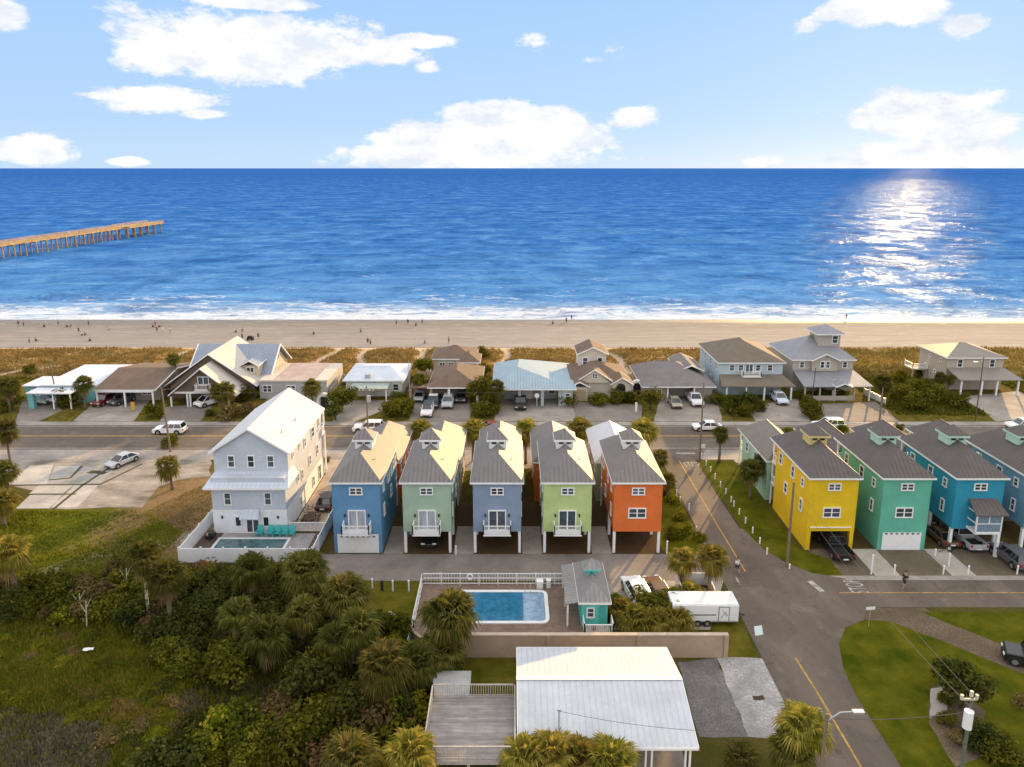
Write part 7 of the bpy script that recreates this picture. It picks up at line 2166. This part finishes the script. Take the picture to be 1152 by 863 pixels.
def person(label, x, y, z, rot, kd='stand', top='dark', bot='dark', group=None, s=1.0):
    t = thing('person', label, 'person', x, y, z, group); t.rotation_euler = (0, 0, rot); t.scale = (s, s, s)
    q = PM[kd]
    part_from(q['body'], 'body', t)
    for nm, c in (('shirt', top), ('trousers', bot)):
        o = part_from(q[nm], nm, t); o.material_slots[0].link = 'OBJECT'; o.material_slots[0].material = CLO[c]
    part_from(HM, 'hair', t, (q['head'][0] - .02, 0, q['head'][2] + .02))
    return t


x, y = G(1017, 662); person('person in dark clothes walking on the cross street below the teal cottage', x, y, .03, radians(200), 'walk', 'dark', 'dark', s=1.05)
x, y = G(829, 645); person('person in a white top and dark shorts walking on the side street', x, y, .03, radians(100), 'walk', 'white', 'dark')
x, y = G(830, 658)
t = thing('dog', 'small pale dog behind the walker on the side street', 'dog', x, y, .03); t.rotation_euler = (0, 0, radians(100))
dv = [(-.22, 0, .36), (.0, 0, .35), (.2, 0, .37), (.32, 0, .5), (.42, 0, .52), (.52, 0, .49), (-.36, 0, .5)]
de = [(0, 1), (1, 2), (2, 3), (3, 4), (4, 5), (0, 6)]; dr = [.09, .085, .1, .055, .06, .03, .018]
for sx, bx in ((-1, -.22), (1, .2)):
    for s in (-1, 1):
        k = len(dv)
        if sx < 0: dv += [(bx + .02, s * .07, .26), (bx - .08, s * .07, .15), (bx - .04, s * .07, .03)]
        else: dv += [(bx, s * .07, .26), (bx + .01, s * .07, .14), (bx + .02, s * .07, .03)]
        dr += [.04, .025, .022]; de += [(0 if sx < 0 else 2, k), (k, k + 1), (k + 1, k + 2)]
part_from(skin('body', dv, de, dr, mat('dog_fur', (.5, .38, .28), .9)), 'body', t)
BG = 'people on the beach'
for (px, py, kd, tp, bt, lab) in (
        (21, 367, 'stand', 'dark', 'blue', 'person at the water line at the far left of the beach'), (27, 368, 'stand', 'red', 'dark', 'person in red beside the far left one at the water line'),
        (50, 368, 'sit', 'dark', 'dark', 'person sitting alone near the water above the left palms'), (66, 367, 'stand', 'dark', 'dark', 'person standing in the shallows at the left'),
        (76, 368, 'sit', 'blue', 'dark', 'person sitting on the sand, left of the close pair'), (80, 368, 'sit', 'dark', 'tan', 'person sitting on the sand, right of the close pair'),
        (100, 367, 'stand', 'dark', 'dark', 'person standing at the water line above the teal house'), (89, 376, 'stand', 'blue', 'dark', 'standing person in blue of the group above the teal house'),
        (92, 379, 'sit', 'white', 'dark', 'sitting person in white of the group above the teal house'), (96, 379, 'sit', 'dark', 'blue', 'sitting person in dark of the group above the teal house'),
        (34, 391, 'stand', 'dark', 'dark', 'person walking close to the dunes at the far left'), (41, 387, 'sit', 'dark', 'dark', 'person sitting close to the dunes at the far left'),
        (102, 387, 'sit', 'dark', 'dark', 'person sitting close to the dunes above the teal house'), (122, 372, 'sit', 'tan', 'tan', 'person lying low on the sand left of the busy group'),
        (172, 368, 'sit', 'dark', 'dark', 'leftmost sitter of the busy group by the water'), (175, 368, 'stand', 'dark', 'blue', 'standing person in the busy group by the water'), (179, 368, 'sit', 'red', 'dark', 'rightmost sitter of the busy group by the water'),
        (177, 375, 'stand', 'dark', 'dark', 'dark clothed person below the busy group'), (183, 375, 'stand', 'white', 'white', 'person in white below the busy group'), (192, 376, 'stand', 'white', 'tan', 'pale clothed person right of the one in white'),
        (266, 375, 'sit', 'grey', 'dark', 'person in grey sitting above the gabled house'), (273, 374, 'sit', 'dark', 'dark', 'person in dark sitting above the gabled house'), (273, 385, 'stand', 'dark', 'dark', 'person left of the beach cart'),
        (291, 384, 'stand', 'dark', 'dark', 'tall person right of the beach cart'), (353, 378, 'sit', 'dark', 'dark', 'person sitting above the flat pink roofed house'), (406, 375, 'sit', 'dark', 'grey', 'person sitting above the pale green carport'),
        (414, 391, 'stand', 'dark', 'dark', 'person at the end of the dune footpath'), (417, 393, 'stand', 'grey', 'dark', 'second person at the end of the dune footpath'), (478, 390, 'sit', 'grey', 'grey', 'person in grey sitting above the garage house'),
        (505, 390, 'stand', 'dark', 'dark', 'person standing above the cream rear house'), (446, 366, 'stand', 'grey', 'dark', 'left walker at the water line in the middle'), (459, 365, 'stand', 'dark', 'dark', 'second walker at the water line in the middle'),
        (468, 366, 'sit', 'dark', 'dark', 'crouching person at the water line in the middle'), (475, 365, 'stand', 'dark', 'blue', 'right walker at the water line in the middle'), (637, 363, 'stand', 'dark', 'dark', 'person at the water line above the many gabled house'),
        (643, 359, 'stand', 'dark', 'dark', 'person wading above the many gabled house'), (622, 364, 'sit', 'dark', 'dark', 'crouching person left of the wader'), (952, 358, 'stand', 'red', 'dark', 'person wading alone in front of the sun glitter')):
    x, y = G(px, py, -1.1); z = max(beach_z(x, y), -1.9)
    person(lab, x, y, z, prnd.uniform(0, 6.28), kd, tp, bt, BG, .95)
x, y = G(282, 385, -1.0); z = beach_z(x, y)
t = thing('beach_cart', 'dark beach cart loaded with bags on the sand above the gabled house', 'cart', x, y, z)
MB().box(x - .7, x + .7, y - .45, y + .45, z + .35, z + .8).build('basket', BRONZE, t); MB().box(x - .5, x + .4, y - .35, y + .35, z + .81, z + 1.05).build('bag', CLO['dark'], t, bevel=.08)
for s in (-.5, .5):
    for q in (-.5, .42): MB().cyl((x + s, y + q, z + .24), (x + s, y + q + .08, z + .24), .24, n=12).build('wheel', RUBBER, t)
MB().tube([(x + .7, y, z + .6), (x + 1.3, y, z + .9)], .03, 5).build('handle', BRONZE, t)
# orange bin at the beach etc. deliberately absent: nothing of the kind is visible
